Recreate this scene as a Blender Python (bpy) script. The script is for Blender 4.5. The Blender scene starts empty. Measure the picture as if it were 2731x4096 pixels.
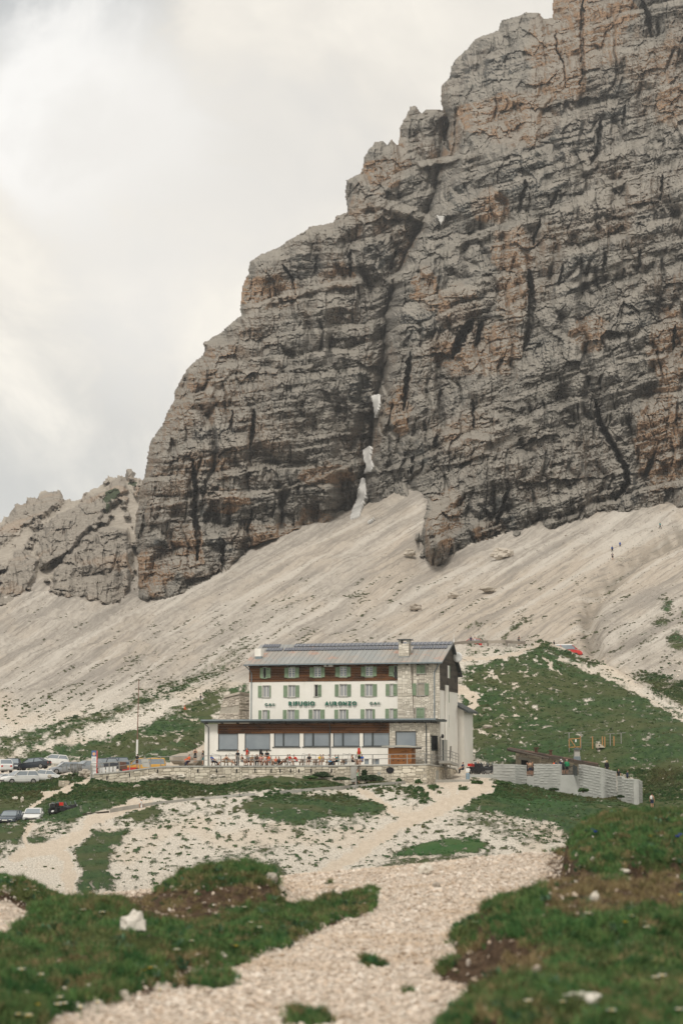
import bpy, bmesh, math, random
import numpy as np
from mathutils import Vector, Matrix
# ------------------------------------------------------------------ camera, sky, sun
SC = bpy.context.scene
F = 4096 * 70.0 / 36.0            # focal length in photograph pixels
PITCH = math.radians(7.17)
CP, SP = math.cos(PITCH), math.sin(PITCH)
cam_data = bpy.data.cameras.new('camera')
cam_data.sensor_fit = 'VERTICAL'; cam_data.sensor_height = 36.0; cam_data.sensor_width = 24.0
cam_data.lens = 70.0; cam_data.clip_start = 0.3; cam_data.clip_end = 6000
cam = bpy.data.objects.new('camera', cam_data)
cam.rotation_euler = (math.radians(90) + PITCH, 0, 0)
cam_data.dof.use_dof = True; cam_data.dof.focus_distance = 232; cam_data.dof.aperture_fstop = 2.6
SC.collection.objects.link(cam); SC.camera = cam
SC.render.resolution_x = 682; SC.render.resolution_y = 1024
SC.view_settings.view_transform = 'Standard'; SC.view_settings.look = 'None'
SC.view_settings.gamma = 1.0; SC.view_settings.use_curve_mapping = False
SC.view_settings.exposure = 0.3
SC.cycles.max_bounces = 5; SC.cycles.diffuse_bounces = 3; SC.cycles.glossy_bounces = 2
SC.cycles.transmission_bounces = 3; SC.cycles.volume_bounces = 0; SC.cycles.transparent_max_bounces = 6
SUN_EL, SUN_AZ = math.radians(52), math.radians(194)   # azimuth: clockwise from +Y
world = bpy.data.worlds.new('World'); SC.world = world; world.use_nodes = True
class NT:
 """short hand for building node trees"""
 def __init__(s, tree):
  s.t = tree; s.n = tree.nodes; s.l = tree.links
 def node(s, kind, props=None, **ins):
  nd = s.n.new(kind)
  for k, v in (props or {}).items(): setattr(nd, k, v)
  for k, v in ins.items():
   key = int(k[1:]) if k[0] == 'i' and k[1:].isdigit() else k.replace('_', ' ')
   s.put(nd.inputs[key], v)
  return nd
 def put(s, sock, v):
  if v is None: return
  if isinstance(v, bpy.types.NodeSocket): s.l.new(v, sock)
  elif isinstance(v, bpy.types.Node): s.l.new(v.outputs[0], sock)
  else:
   if isinstance(v, (tuple, list)) and len(v) == 3 and sock.type == 'RGBA': v = (*v, 1)
   sock.default_value = v
 def math(s, op, a, b=None, c=None, clamp=False):
  nd = s.n.new('ShaderNodeMath'); nd.operation = op; nd.use_clamp = clamp
  for k, v in enumerate((a, b, c)): s.put(nd.inputs[k], v)
  return nd.outputs[0]
 def vmath(s, op, a, b=None):
  nd = s.n.new('ShaderNodeVectorMath'); nd.operation = op
  s.put(nd.inputs[0], a); s.put(nd.inputs[1], b)
  return nd.outputs['Value'] if op in ('DOT_PRODUCT', 'LENGTH') else nd.outputs[0]
 def mix(s, f, a, b, blend='MIX'):
  nd = s.n.new('ShaderNodeMix'); nd.data_type = 'RGBA'; nd.blend_type = blend
  s.put(nd.inputs[0], f); s.put(nd.inputs[6], a); s.put(nd.inputs[7], b)
  return nd.outputs[2]
 def step(s, v, lo, hi, a=0.0, b=1.0):
  nd = s.n.new('ShaderNodeMapRange'); nd.interpolation_type = 'SMOOTHSTEP'
  for k, x in enumerate((v, lo, hi, a, b)): s.put(nd.inputs[k], x)
  return nd.outputs[0]
 def noise(s, vec, scale, detail=3, rough=.55, dist=0.0, col=False, dim='3D'):
  nd = s.n.new('ShaderNodeTexNoise'); nd.noise_dimensions = dim
  s.put(nd.inputs['Vector'], vec); s.put(nd.inputs['Scale'], scale)
  nd.inputs['Detail'].default_value = detail; nd.inputs['Roughness'].default_value = rough
  nd.inputs['Distortion'].default_value = dist
  return nd.outputs['Color' if col else 0]
 def attr(s, name, out=2):
  nd = s.n.new('ShaderNodeAttribute'); nd.attribute_name = name
  return nd.outputs[out]
 def scalev(s, vec, sc, loc=(0, 0, 0), rot=(0, 0, 0)):
  nd = s.n.new('ShaderNodeMapping'); s.put(nd.inputs[0], vec)
  nd.inputs[1].default_value = loc; nd.inputs[2].default_value = rot; nd.inputs[3].default_value = sc
  return nd.outputs[0]
def pix_dir(px, py):
 a = (px - 1365.5) / F; b = (2048 - py) / F
 return Vector((a, CP - b * SP, SP + b * CP)).normalized()
def build_world():
 w = NT(world.node_tree); w.n.clear()
 sky = w.node('ShaderNodeTexSky', dict(sky_type='NISHITA', sun_disc=False, sun_elevation=SUN_EL, sun_rotation=SUN_AZ, altitude=2300))
 tc = w.node('ShaderNodeTexCoord'); d = w.vmath('NORMALIZE', tc.outputs['Generated'])
 warp = w.noise(d, 5.0, 3, .5, col=True)
 d2 = w.vmath('ADD', d, w.vmath('MULTIPLY', w.vmath('SUBTRACT', warp, (.5, .5, .5)), (.14, .14, .14)))
 n1 = w.noise(w.scalev(d2, (1, 1, 1.5)), 4.2, 6, .55)
 n2 = w.noise(d2, 15.0, 5, .6)
 base = w.math('ADD', w.math('MULTIPLY', n1, .68), w.math('MULTIPLY', n2, .32))
 cloud = w.n.new('ShaderNodeValToRGB'); w.put(cloud.inputs[0], base)
 cr = cloud.color_ramp; cr.elements[0].position = .36; cr.elements[0].color = (5.7, 5.5, 5.15, 1)
 cr.elements[1].position = .62; cr.elements[1].color = (8.8, 8.3, 7.35, 1)
 e = cr.elements.new(.5); e.color = (7.4, 7.0, 6.3, 1)
 col = cloud.outputs[0]
 def blob(px, py, lo, hi, colr, amt, c0):
  # one bank of cloud in a given direction of the sky, its edge broken by the cloud noise
  dt = w.vmath('DOT_PRODUCT', d, tuple(pix_dir(px, py)))
  ang = w.math('ARCCOSINE', w.math('MINIMUM', dt, 1.0))
  ang = w.math('ADD', ang, w.math('MULTIPLY', w.math('SUBTRACT', base, .5), .38))
  f = w.step(ang, math.radians(hi), math.radians(lo), 0.0, amt)
  return w.mix(f, c0, colr)
 col = blob(60, -160, .8, 5.6, (4.1, 4.25, 4.3), .95, col)        # the grey blue gap in the cloud
 col = blob(100, 2000, 1.0, 7.5, (5.0, 5.0, 4.8), .85, col)      # grey cloud low behind the ridge
 col = blob(260, 470, .0, 4.2, (9.2, 9.0, 8.6), .85, col)
 col = blob(560, 1150, .5, 4.5, (7.6, 7.35, 6.9), .6, col)        # thin bright cloud before the sun
 col = blob(900, 700, 1.0, 5.0, (7.2, 6.95, 6.5), .5, col)
 fin = w.mix(.94, sky.outputs[0], col)
 bg = w.node('ShaderNodeBackground', Color=fin, Strength=.1)
 out = w.node('ShaderNodeOutputWorld'); w.put(out.inputs[0], bg)
build_world()
world.cycles.sampling_method = 'MANUAL'; world.cycles.sample_map_resolution = 512
sun_d = bpy.data.lights.new('sun', 'SUN'); sun_d.energy = 1.8; sun_d.angle = math.radians(14); sun_d.color = (1, .95, .87)
sun = bpy.data.objects.new('sun', sun_d); SC.collection.objects.link(sun)
sun_vec = Vector((math.sin(SUN_AZ) * math.cos(SUN_EL), math.cos(SUN_AZ) * math.cos(SUN_EL), math.sin(SUN_EL)))
sun.rotation_euler = sun_vec.to_track_quat('Z', 'Y').to_euler()
# ------------------------------------------------------------------ helpers
RNG = np.random.default_rng(7)
random.seed(7)
def tag(o, label=None, cat=None, group=None, kind=None):
 if label: o['label'] = label
 if cat: o['category'] = cat
 if group: o['group'] = group
 if kind: o['kind'] = kind
 return o
def new_mat(name):
 m = bpy.data.materials.new(name); m.use_nodes = True
 t = NT(m.node_tree); t.n.clear()
 out = t.node('ShaderNodeOutputMaterial')
 return m, t, out
def surf(t, out, color, rough=.85, spec=.25, bump=None, bdist=.02, bstr=1.0, metal=0.0, trans=0.0, **kw):
 b = t.n.new('ShaderNodeBsdfPrincipled')
 t.put(b.inputs['Base Color'], color); t.put(b.inputs['Roughness'], rough)
 b.inputs['Specular IOR Level'].default_value = spec; b.inputs['Metallic'].default_value = metal
 if bump is not None:
  bp = t.n.new('ShaderNodeBump'); t.put(bp.inputs['Height'], bump)
  bp.inputs['Distance'].default_value = bdist; bp.inputs['Strength'].default_value = bstr
  t.put(b.inputs['Normal'], bp.outputs[0])
 t.put(out.inputs[0], b.outputs[0])
 return b
def simple_mat(name, col, rough=.7, var=.12, scale=3.0, spec=.25, metal=0.0, bump=0.0, rand=0.0):
 """plain colour with a little uneven wear"""
 m, t, out = new_mat(name)
 tc = t.node('ShaderNodeTexCoord').outputs['Object']
 n = t.noise(tc, scale, 5, .6)
 f = t.step(n, .3, .7, 1 - var, 1 + var * .6)
 if rand:
  oi = t.node('ShaderNodeObjectInfo').outputs['Random']
  f = t.math('MULTIPLY', f, t.math('ADD', t.math('MULTIPLY', oi, 2 * rand), 1 - rand))
 c = t.mix(1.0, (*col, 1), f, 'MULTIPLY')
 nd = c.node; nd.inputs[7].default_value = (1, 1, 1, 1)
 cmb = t.node('ShaderNodeCombineColor', None, Red=f, Green=f, Blue=f)
 t.l.new(cmb.outputs[0], nd.inputs[7])
 surf(t, out, c, rough, spec, bump=(n if bump else None), bdist=bump, metal=metal)
 return m
def ray(px, py):
 """numpy friendly: direction through a photograph pixel scaled so that y = 1"""
 a = (np.asarray(px, float) - 1365.5) / F; b = (2048 - np.asarray(py, float)) / F
 y = CP - b * SP
 return a / y, (SP + b * CP) / y
def W(px, py, Y):
 rx, rz = ray(px, py)
 return Vector((float(rx) * Y, Y, float(rz) * Y))
_perm = np.random.default_rng(11).permutation(256); _perm = np.concatenate([_perm, _perm])
_ga = np.random.default_rng(12).uniform(0, 2 * np.pi, 256); _gx, _gy = np.cos(_ga), np.sin(_ga)
def perlin(x, y, seed=0):
 x = np.asarray(x, float) + seed * 17.31; y = np.asarray(y, float) + seed * 9.73
 xi = np.floor(x).astype(np.int64); yi = np.floor(y).astype(np.int64)
 xf = x - xi; yf = y - yi; xi &= 255; yi &= 255
 u = xf * xf * xf * (xf * (xf * 6 - 15) + 10); v = yf * yf * yf * (yf * (yf * 6 - 15) + 10)
 def g(ix, iy, dx, dy):
  h = _perm[_perm[ix & 255] + (iy & 255)]
  return _gx[h] * dx + _gy[h] * dy
 a = g(xi, yi, xf, yf); b = g(xi + 1, yi, xf - 1, yf)
 c = g(xi, yi + 1, xf, yf - 1); d = g(xi + 1, yi + 1, xf - 1, yf - 1)
 return (a + u * (b - a) + v * ((c + u * (d - c)) - (a + u * (b - a)))) * 1.4
def fbm(x, y, octs=4, seed=0, gain=.5, lac=2.03):
 s = 0; a = 1.0; t = 0
 for k in range(octs):
  s = s + a * perlin(x, y, seed + k * 3); t += a; a *= gain; x = x * lac; y = y * lac
 return s / t
def hash2(i, j, seed=0):
 i = np.asarray(i).astype(np.int64); j = np.asarray(j).astype(np.int64)
 h = (i * 374761393 + j * 668265263 + seed * 144665) & 0x7fffffff
 h = ((h ^ (h >> 13)) * 1274126177) & 0x7fffffff
 return ((h ^ (h >> 16)) & 0xffff) / 65535.0
def sstep(x, a, b):
 t = np.clip((x - a) / (b - a), 0, 1); return t * t * (3 - 2 * t)
class TPS:
 def __init__(s, pts, smooth=1e-4):
  p = np.array(pts, float); s.xy = p[:, :2] / 1000; v = p[:, 2]; n = len(p)
  s.log = np.log(v)
  d = np.linalg.norm(s.xy[:, None] - s.xy[None], axis=2)
  K = np.where(d > 0, d * d * np.log(d + 1e-12), 0) + smooth * np.eye(n)
  P = np.c_[np.ones(n), s.xy]
  A = np.block([[K, P], [P.T, np.zeros((3, 3))]])
  s.w = np.linalg.solve(A, np.r_[s.log, 0, 0, 0])
 def __call__(s, px, py):
  x = np.asarray(px, float) / 1000; y = np.asarray(py, float) / 1000
  r = s.w[-3] + s.w[-2] * x + s.w[-1] * y
  for k in range(len(s.xy)):
   d2 = (x - s.xy[k, 0]) ** 2 + (y - s.xy[k, 1]) ** 2
   r = r + s.w[k] * .5 * d2 * np.log(d2 + 1e-12)
  return np.exp(r)
def seg_dist(px, py, line):
 """distance to a polyline and position along it"""
 best = np.full(np.shape(px), 1e9); along = np.zeros(np.shape(px)); acc = 0
 for (x0, y0), (x1, y1) in zip(line[:-1], line[1:]):
  dx, dy = x1 - x0, y1 - y0; L2 = dx * dx + dy * dy + 1e-9
  t = np.clip(((px - x0) * dx + (py - y0) * dy) / L2, 0, 1)
  d = np.hypot(px - x0 - t * dx, py - y0 - t * dy)
  m = d < best; best = np.where(m, d, best); along = np.where(m, acc + t * math.sqrt(L2), along)
  acc += math.sqrt(L2)
 return best, along
def inside(px, py, poly):
 c = np.zeros(np.shape(px), bool)
 n = len(poly)
 for k in range(n):
  x0, y0 = poly[k]; x1, y1 = poly[(k + 1) % n]
  if y0 == y1: continue
  cond = ((y0 > py) != (y1 > py)) & (px < (x1 - x0) * (py - y0) / (y1 - y0) + x0)
  c ^= cond
 return c
def poly_field(px, py, poly, feather):
 """1 inside, 0 outside, soft over 'feather'"""
 d, _ = seg_dist(px, py, list(poly) + [poly[0]])
 s = np.where(inside(px, py, poly), d, -d)
 return sstep(s, -feather, feather)
def mesh_np(name, verts, quads, mats, attrs=None, smooth=True, parent=None, mat_idx=None, tris=None):
 me = bpy.data.meshes.new(name)
 verts = np.asarray(verts, np.float32).reshape(-1, 3)
 me.vertices.add(len(verts)); me.vertices.foreach_set('co', verts.ravel())
 q = np.asarray(quads, np.int32).reshape(-1, 4) if quads is not None else np.zeros((0, 4), np.int32)
 t3 = np.asarray(tris, np.int32).reshape(-1, 3) if tris is not None else np.zeros((0, 3), np.int32)
 me.loops.add(q.size + t3.size); me.loops.foreach_set('vertex_index', np.concatenate([q.ravel(), t3.ravel()]))
 nf = len(q) + len(t3)
 me.polygons.add(nf)
 st = np.concatenate([np.arange(len(q)) * 4, q.size + np.arange(len(t3)) * 3]).astype(np.int32)
 me.polygons.foreach_set('loop_start', st)
 if mat_idx is not None: me.polygons.foreach_set('material_index', np.asarray(mat_idx, np.int32))
 me.update(calc_edges=True)
 me.polygons.foreach_set('use_smooth', np.full(nf, smooth))
 for k, v in (attrs or {}).items():
  v = np.asarray(v, np.float32)
  if v.ndim == 1:
   a = me.attributes.new(k, 'FLOAT', 'POINT'); a.data.foreach_set('value', v.ravel())
  else:
   a = me.attributes.new(k, 'FLOAT_VECTOR', 'POINT'); a.data.foreach_set('vector', v.ravel())
 for m in (mats if isinstance(mats, (list, tuple)) else [mats]): me.materials.append(m)
 o = bpy.data.objects.new(name, me); SC.collection.objects.link(o)
 if parent: o.parent = parent
 return o
def grid_obj(name, P, mask, mat, attrs, smooth=True, flip=False):
 ny, nx = P.shape[:2]
 idx = np.arange(ny * nx).reshape(ny, nx)
 q = np.stack([idx[:-1, :-1], idx[1:, :-1], idx[1:, 1:], idx[:-1, 1:]], -1).reshape(-1, 4)
 if mask is not None:
  mk = mask[:-1, :-1] & mask[1:, :-1] & mask[1:, 1:] & mask[:-1, 1:]
  q = q[mk.ravel()]
 used = np.zeros(ny * nx, bool); used[q.ravel()] = True
 remap = np.cumsum(used) - 1
 q = remap[q]
 if flip: q = q[:, ::-1]
 return mesh_np(name, P.reshape(-1, 3)[used], q, mat, {k: v.reshape(ny * nx, *v.shape[2:])[used] for k, v in attrs.items()}, smooth)
def norm_of(P):
 a = np.gradient(P, axis=0); b = np.gradient(P, axis=1)
 n = np.cross(a, b); n /= np.linalg.norm(n, axis=2, keepdims=True) + 1e-12
 n *= -np.sign((n * P).sum(2, keepdims=True))      # face the viewer
 return n
# ------------------------------------------------------------------ mountain walls
RIDGE_OUT = [(570, 2470), (552, 2380), (548, 2230), (540, 2080), (556, 2010), (560, 1960), (578, 1900), (592, 1820), (610, 1750), (650, 1700),
 (690, 1610), (704, 1560), (740, 1480), (810, 1420), (815, 1370), (880, 1330), (960, 1262), (962, 1200), (968, 1150), (985, 1110), (1000, 1045),
 (1050, 1015), (1120, 985), (1180, 945), (1240, 905), (1330, 890), (1345, 860), (1385, 850), (1388, 800), (1380, 770), (1382, 720),
 (1440, 690), (1452, 655), (1470, 600), (1500, 565), (1530, 562), (1550, 578), (1570, 550), (1578, 565), (1590, 580), (1598, 500),
 (1625, 460), (1640, 425), (1668, 422), (1682, 450), (1700, 436), (1745, 435), (1765, 440), (1760, 380), (1765, 340), (1800, 300),
 (1806, 250), (1870, 190), (1900, 155), (1990, 120), (2005, 80), (2080, 60), (2100, 48), (2150, 50), (2175, 75), (2210, 70), (2214, 0), (2216, -140)]
BASE_OUT = [(3400, 1980), (2731, 2030), (2600, 2060), (2450, 2085), (2300, 2110), (2150, 2160), (2020, 2200), (1900, 2235), (1790, 2260), (1700, 2258), (1665, 2240),
 (1662, 2150), (1672, 2080), (1668, 2020), (1650, 1985), (1580, 2012), (1500, 2050), (1440, 2085), (1380, 2090), (1290, 2110), (1180, 2130), (1060, 2190), (930, 2250), (850, 2330), (700, 2400), (600, 2440)]
D_CLIFF = TPS([(560, 2430, 585), (900, 2290, 578), (1180, 2140, 585), (1400, 2080, 592), (1470, 2060, 600), (1700, 2260, 528), (1660, 2200, 532), (1650, 1990, 572), (1580, 2020, 585), (2200, 2120, 532), (2731, 2030, 522),
 (2731, 1500, 560), (2731, 1000, 610), (2731, 400, 680), (2731, 0, 720), (3300, 2000, 500), (3300, 0, 700), (2200, 0, 800), (2214, -140, 820), (1850, 180, 810), (1700, 440, 775), (1500, 570, 745),
 (1400, 860, 710), (1000, 1060, 695), (960, 1260, 675), (700, 1570, 655), (600, 1850, 628), (1700, 900, 690), (1560, 1500, 625), (1200, 1600, 620), (1100, 1900, 600), (900, 1900, 605),
 (2000, 1500, 590), (2000, 1000, 650), (2000, 600, 700), (2200, 1800, 555), (1800, 1900, 560)])
COULOIR = [(1775, 470), (1765, 600), (1740, 760), (1700, 860), (1640, 980), (1575, 1120), (1545, 1260), (1535, 1400), (1525, 1500), (1500, 1640), (1480, 1760), (1460, 1900), (1435, 2010), (1410, 2100)]
CRACKS = [  # chimneys and clefts: line, half width, depth in metres
 ([(770, 1840), (785, 1960), (778, 2060), (795, 2160), (790, 2240)], 17, 16), ([(893, 2160), (890, 2270), (900, 2300)], 12, 9), ([(1016, 1640), (1012, 1730), (1000, 1800)], 13, 9),
 ([(930, 1640), (925, 1730)], 8, 6), ([(1400, 1000), (1403, 1110)], 12, 10), ([(1270, 1020), (1260, 1100)], 8, 6), ([(1130, 1060), (1170, 1120), (1180, 1180)], 10, 7),
 ([(1890, 1280), (1850, 1340), (1810, 1430)], 30, 22), ([(1925, 1290), (1905, 1380)], 16, 14), ([(2115, 1080), (2125, 1180), (2120, 1300), (2095, 1400)], 20, 18), ([(2160, 880), (2130, 980)], 10, 9),
 ([(1640, 1410), (1630, 1500), (1615, 1640)], 16, 14), ([(1760, 1560), (1755, 1640)], 10, 7), ([(1890, 1600), (1895, 1720)], 8, 7),
 ([(2380, 1600), (2400, 1700), (2450, 1780), (2500, 1870), (2510, 1930), (2460, 2000)], 18, 18), ([(2030, 1960), (2010, 2030), (1985, 2100)], 12, 10),
 ([(2220, 120), (2225, 200), (2255, 260), (2262, 350)], 5, 7), ([(2330, 0), (2325, 120), (2330, 300), (2318, 340)], 12, 9), ([(2565, 0), (2590, 60), (2600, 150)], 16, 13),
 ([(1790, 470), (1780, 560), (1795, 600)], 15, 16), ([(2100, 720), (2095, 780), (2080, 800)], 12, 10), ([(2400, 480), (2390, 600), (2360, 660)], 14, 12), ([(2500, 420), (2490, 520)], 10, 8),
 ([(2230, 760), (2200, 830)], 9, 8), ([(1655, 1820), (1645, 1900)], 10, 7), ([(2250, 1060), (2235, 1140)], 9, 8), ([(2420, 1010), (2410, 1100)], 10, 8), ([(2560, 1000), (2550, 1080)], 10, 8),
 ([(2700, 1300), (2690, 1400)], 9, 8), ([(2600, 1840), (2580, 1900)], 11, 8), ([(1585, 1000), (1560, 1080)], 9, 8), ([(2650, 700), (2640, 800)], 10, 8),
 ([(1560, 2100), (1550, 2160)], 5, 3)]
LEDGES = [  # pale debris bands: line, half width
 ([(1420, 830), (1520, 810), (1640, 850), (1700, 880)], 22), ([(1960, 1640), (2140, 1700), (2050, 1760), (1950, 1800)], 20), ([(1560, 1130), (1850, 960), (2150, 880), (2400, 760), (2731, 640)], 20),
 ([(2180, 730), (2350, 670), (2560, 560), (2731, 470)], 22), ([(1640, 1760), (1800, 1720), (1940, 1740)], 18), ([(960, 1260), (1150, 1180), (1330, 1140), (1440, 1130)], 14),
 ([(1690, 2090), (1800, 1990), (1900, 1930)], 26), ([(2250, 1150), (2500, 1060), (2731, 1000)], 16), ([(1680, 660), (1900, 620), (2060, 560), (2200, 380)], 14),
 ([(1000, 1980), (1200, 1940), (1400, 1870)], 10), ([(690, 1620), (1000, 1480), (1250, 1470)], 9)]
OCHRE = [(2330, 90, 130, 150), (2250, 330, 80, 60), (1930, 470, 90, 50), (2060, 480, 130, 90), (1600, 620, 30, 60), (1520, 700, 70, 50), (1060, 1170, 120, 50), (1350, 1110, 50, 40),
 (1960, 830, 70, 60), (1600, 1650, 35, 80), (1900, 1390, 170, 90), (2050, 1000, 70, 80), (2680, 1400, 70, 130), (2640, 1750, 90, 170), (2690, 420, 60, 80), (1780, 2060, 60, 90), (1100, 2150, 170, 55),
 (740, 2200, 60, 90), (1260, 2120, 80, 60), (2350, 1340, 60, 60), (900, 2000, 80, 40), (2180, 220, 60, 150), (620, 2280, 60, 80), (2480, 40, 60, 60), (1700, 1150, 50, 70), (1830, 1230, 70, 90),
 (1300, 1900, 90, 40), (2050, 1180, 50, 110), (1950, 2130, 60, 40)]
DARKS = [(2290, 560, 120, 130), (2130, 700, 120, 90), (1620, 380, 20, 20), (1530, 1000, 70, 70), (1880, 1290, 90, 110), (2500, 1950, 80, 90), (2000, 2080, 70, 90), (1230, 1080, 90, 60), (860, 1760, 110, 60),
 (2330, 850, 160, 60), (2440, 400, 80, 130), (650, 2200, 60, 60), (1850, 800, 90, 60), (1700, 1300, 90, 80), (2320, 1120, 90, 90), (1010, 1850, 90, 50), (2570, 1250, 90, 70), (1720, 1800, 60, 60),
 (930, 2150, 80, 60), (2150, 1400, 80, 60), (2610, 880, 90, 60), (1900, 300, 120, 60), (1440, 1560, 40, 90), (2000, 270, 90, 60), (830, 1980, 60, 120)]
def strata(S, px, scale, seed, sharp=.72):
 """staircase in S: steep faces and gentle ledges; every bed has its own thickness and block pattern"""
 t = S / scale + .45 * fbm(px / (scale * 14), S / (scale * 7), 2, seed) + .35 * np.sin(S / scale * 1.7 + seed)
 k = np.floor(t); f = t - k
 return k, f, np.where(f < sharp, f * .18 / sharp, .18 + (f - sharp) / (1 - sharp) * .82) - f
def worley(x, y, seed=0):
 xi = np.floor(x); yi = np.floor(y)
 f1 = np.full(x.shape, 9.); f2 = np.full(x.shape, 9.); cid = np.zeros(x.shape); lx = np.zeros(x.shape); ly = np.zeros(x.shape)
 for dx in (-1, 0, 1):
  for dy in (-1, 0, 1):
   cx = xi + dx; cy = yi + dy
   ox = cx + .12 + .76 * hash2(cx, cy, seed + 1); oy = cy + .12 + .76 * hash2(cx, cy, seed + 2)
   ex = x - ox; ey = y - oy
   d = np.maximum(np.abs(ex) * .95, np.abs(ey)) * .75 + .25 * np.hypot(ex, ey)
   m = d < f1
   f2 = np.where(m, f1, np.minimum(f2, d))
   cid = np.where(m, hash2(cx, cy, seed + 3), cid); lx = np.where(m, ex, lx); ly = np.where(m, ey, ly)
   f1 = np.where(m, d, f1)
 return f1, f2 - f1, cid, lx, ly
def rock_relief(px, py, K, mpp, amp=1.0):
 """depth offset in metres"""
 wx = px + 34 * fbm(px / 120, py / 150, 3, 5); wy = py + 24 * fbm(px / 170, py / 90, 3, 8)
 S = -(wy + K)
 out = np.zeros_like(px)
 out += 14 * fbm(px / 330, py / 260, 3, 27)
 r = 1 - np.abs(fbm(wx / 190, wy / 700, 2, 21)) * 2.6
 out += 14 * sstep(r, .20, 1.0) * (.25 + .75 * sstep(fbm(px / 300, py / 260, 2, 28), -.25, .3)) - 3
 r = 1 - np.abs(fbm(wx / 70, wy / 230, 2, 22)) * 3.0
 out += 7.5 * sstep(r, .25, 1.0) * sstep(fbm(px / 150, py / 170, 2, 29), -.2, .25)
 led = np.zeros_like(px)
 tone = np.zeros_like(px)
 for sc, a, bw, bamp, seed in ((135, 11.0, 80, 4.2, 31), (50, 3.4, 34, 3.2, 32), (19, 1.7, 15, 1.7, 33), (8.5, .7, 8, .8, 34)):
  k, f, st = strata(S, wx, sc, seed)
  mod = sstep(fbm(px / (sc * 3.2), py / (sc * 2.2), 2, seed + 40), -.30, .40)
  out += a * st * (.55 + .6 * mod if sc > 40 else mod)
  u = wx / bw + hash2(k, 0, seed) * 9 + .35 * perlin(wx / bw, k * 3.7, seed)
  c = np.floor(u); fu = u - c
  hb = hash2(c, k, seed); edge = np.minimum(fu, 1 - fu) * 2
  out += (.3 + .7 * mod) * bamp * ((hb - .5) + .6 * (1 - sstep(edge, 0, .14)))
  out += mod * (a * .12) * (1 - sstep(f, 0, .12)) * (hash2(c, k, seed + 5) > .45)
  led = np.maximum(led, sstep(f, .74, .86) * (.4 if sc < 40 else 1))
 # broken blocks, wider than high, in three sizes; each leans its own way
 sx = px + 10 * fbm(px / 26, py / 26, 3, 53); sy = py + .12 * px + 8 * fbm(px / 24, py / 24, 3, 54)
 for w, h, a, seed in ((80, 95, 3.2, 61), (34, 40, 1.5, 62), (15, 17, .6, 63)):
  f1, e, cid, lx, ly = worley(sx / w, sy / h, seed)
  h1 = np.modf(cid * 91.7)[0]; h2 = np.modf(cid * 37.3)[0]
  am = .35 + .65 * sstep(fbm(px / (w * 4), py / (h * 4), 2, seed + 9), -.35, .35)
  out += a * am * ((cid - .5) * 1.5 + (h1 - .5) * 2.2 * lx - (.35 + h2 * .9) * ly * 1.2 + .12 * (1 - sstep(e, 0, .12)))
  tone = tone + (h1 - .5) * (.5 if w > 30 else .35)
 out += 1.2 * fbm(px / 9, py / 9, 3, 52)
 return out * amp * .80, led, S, tone
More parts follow.
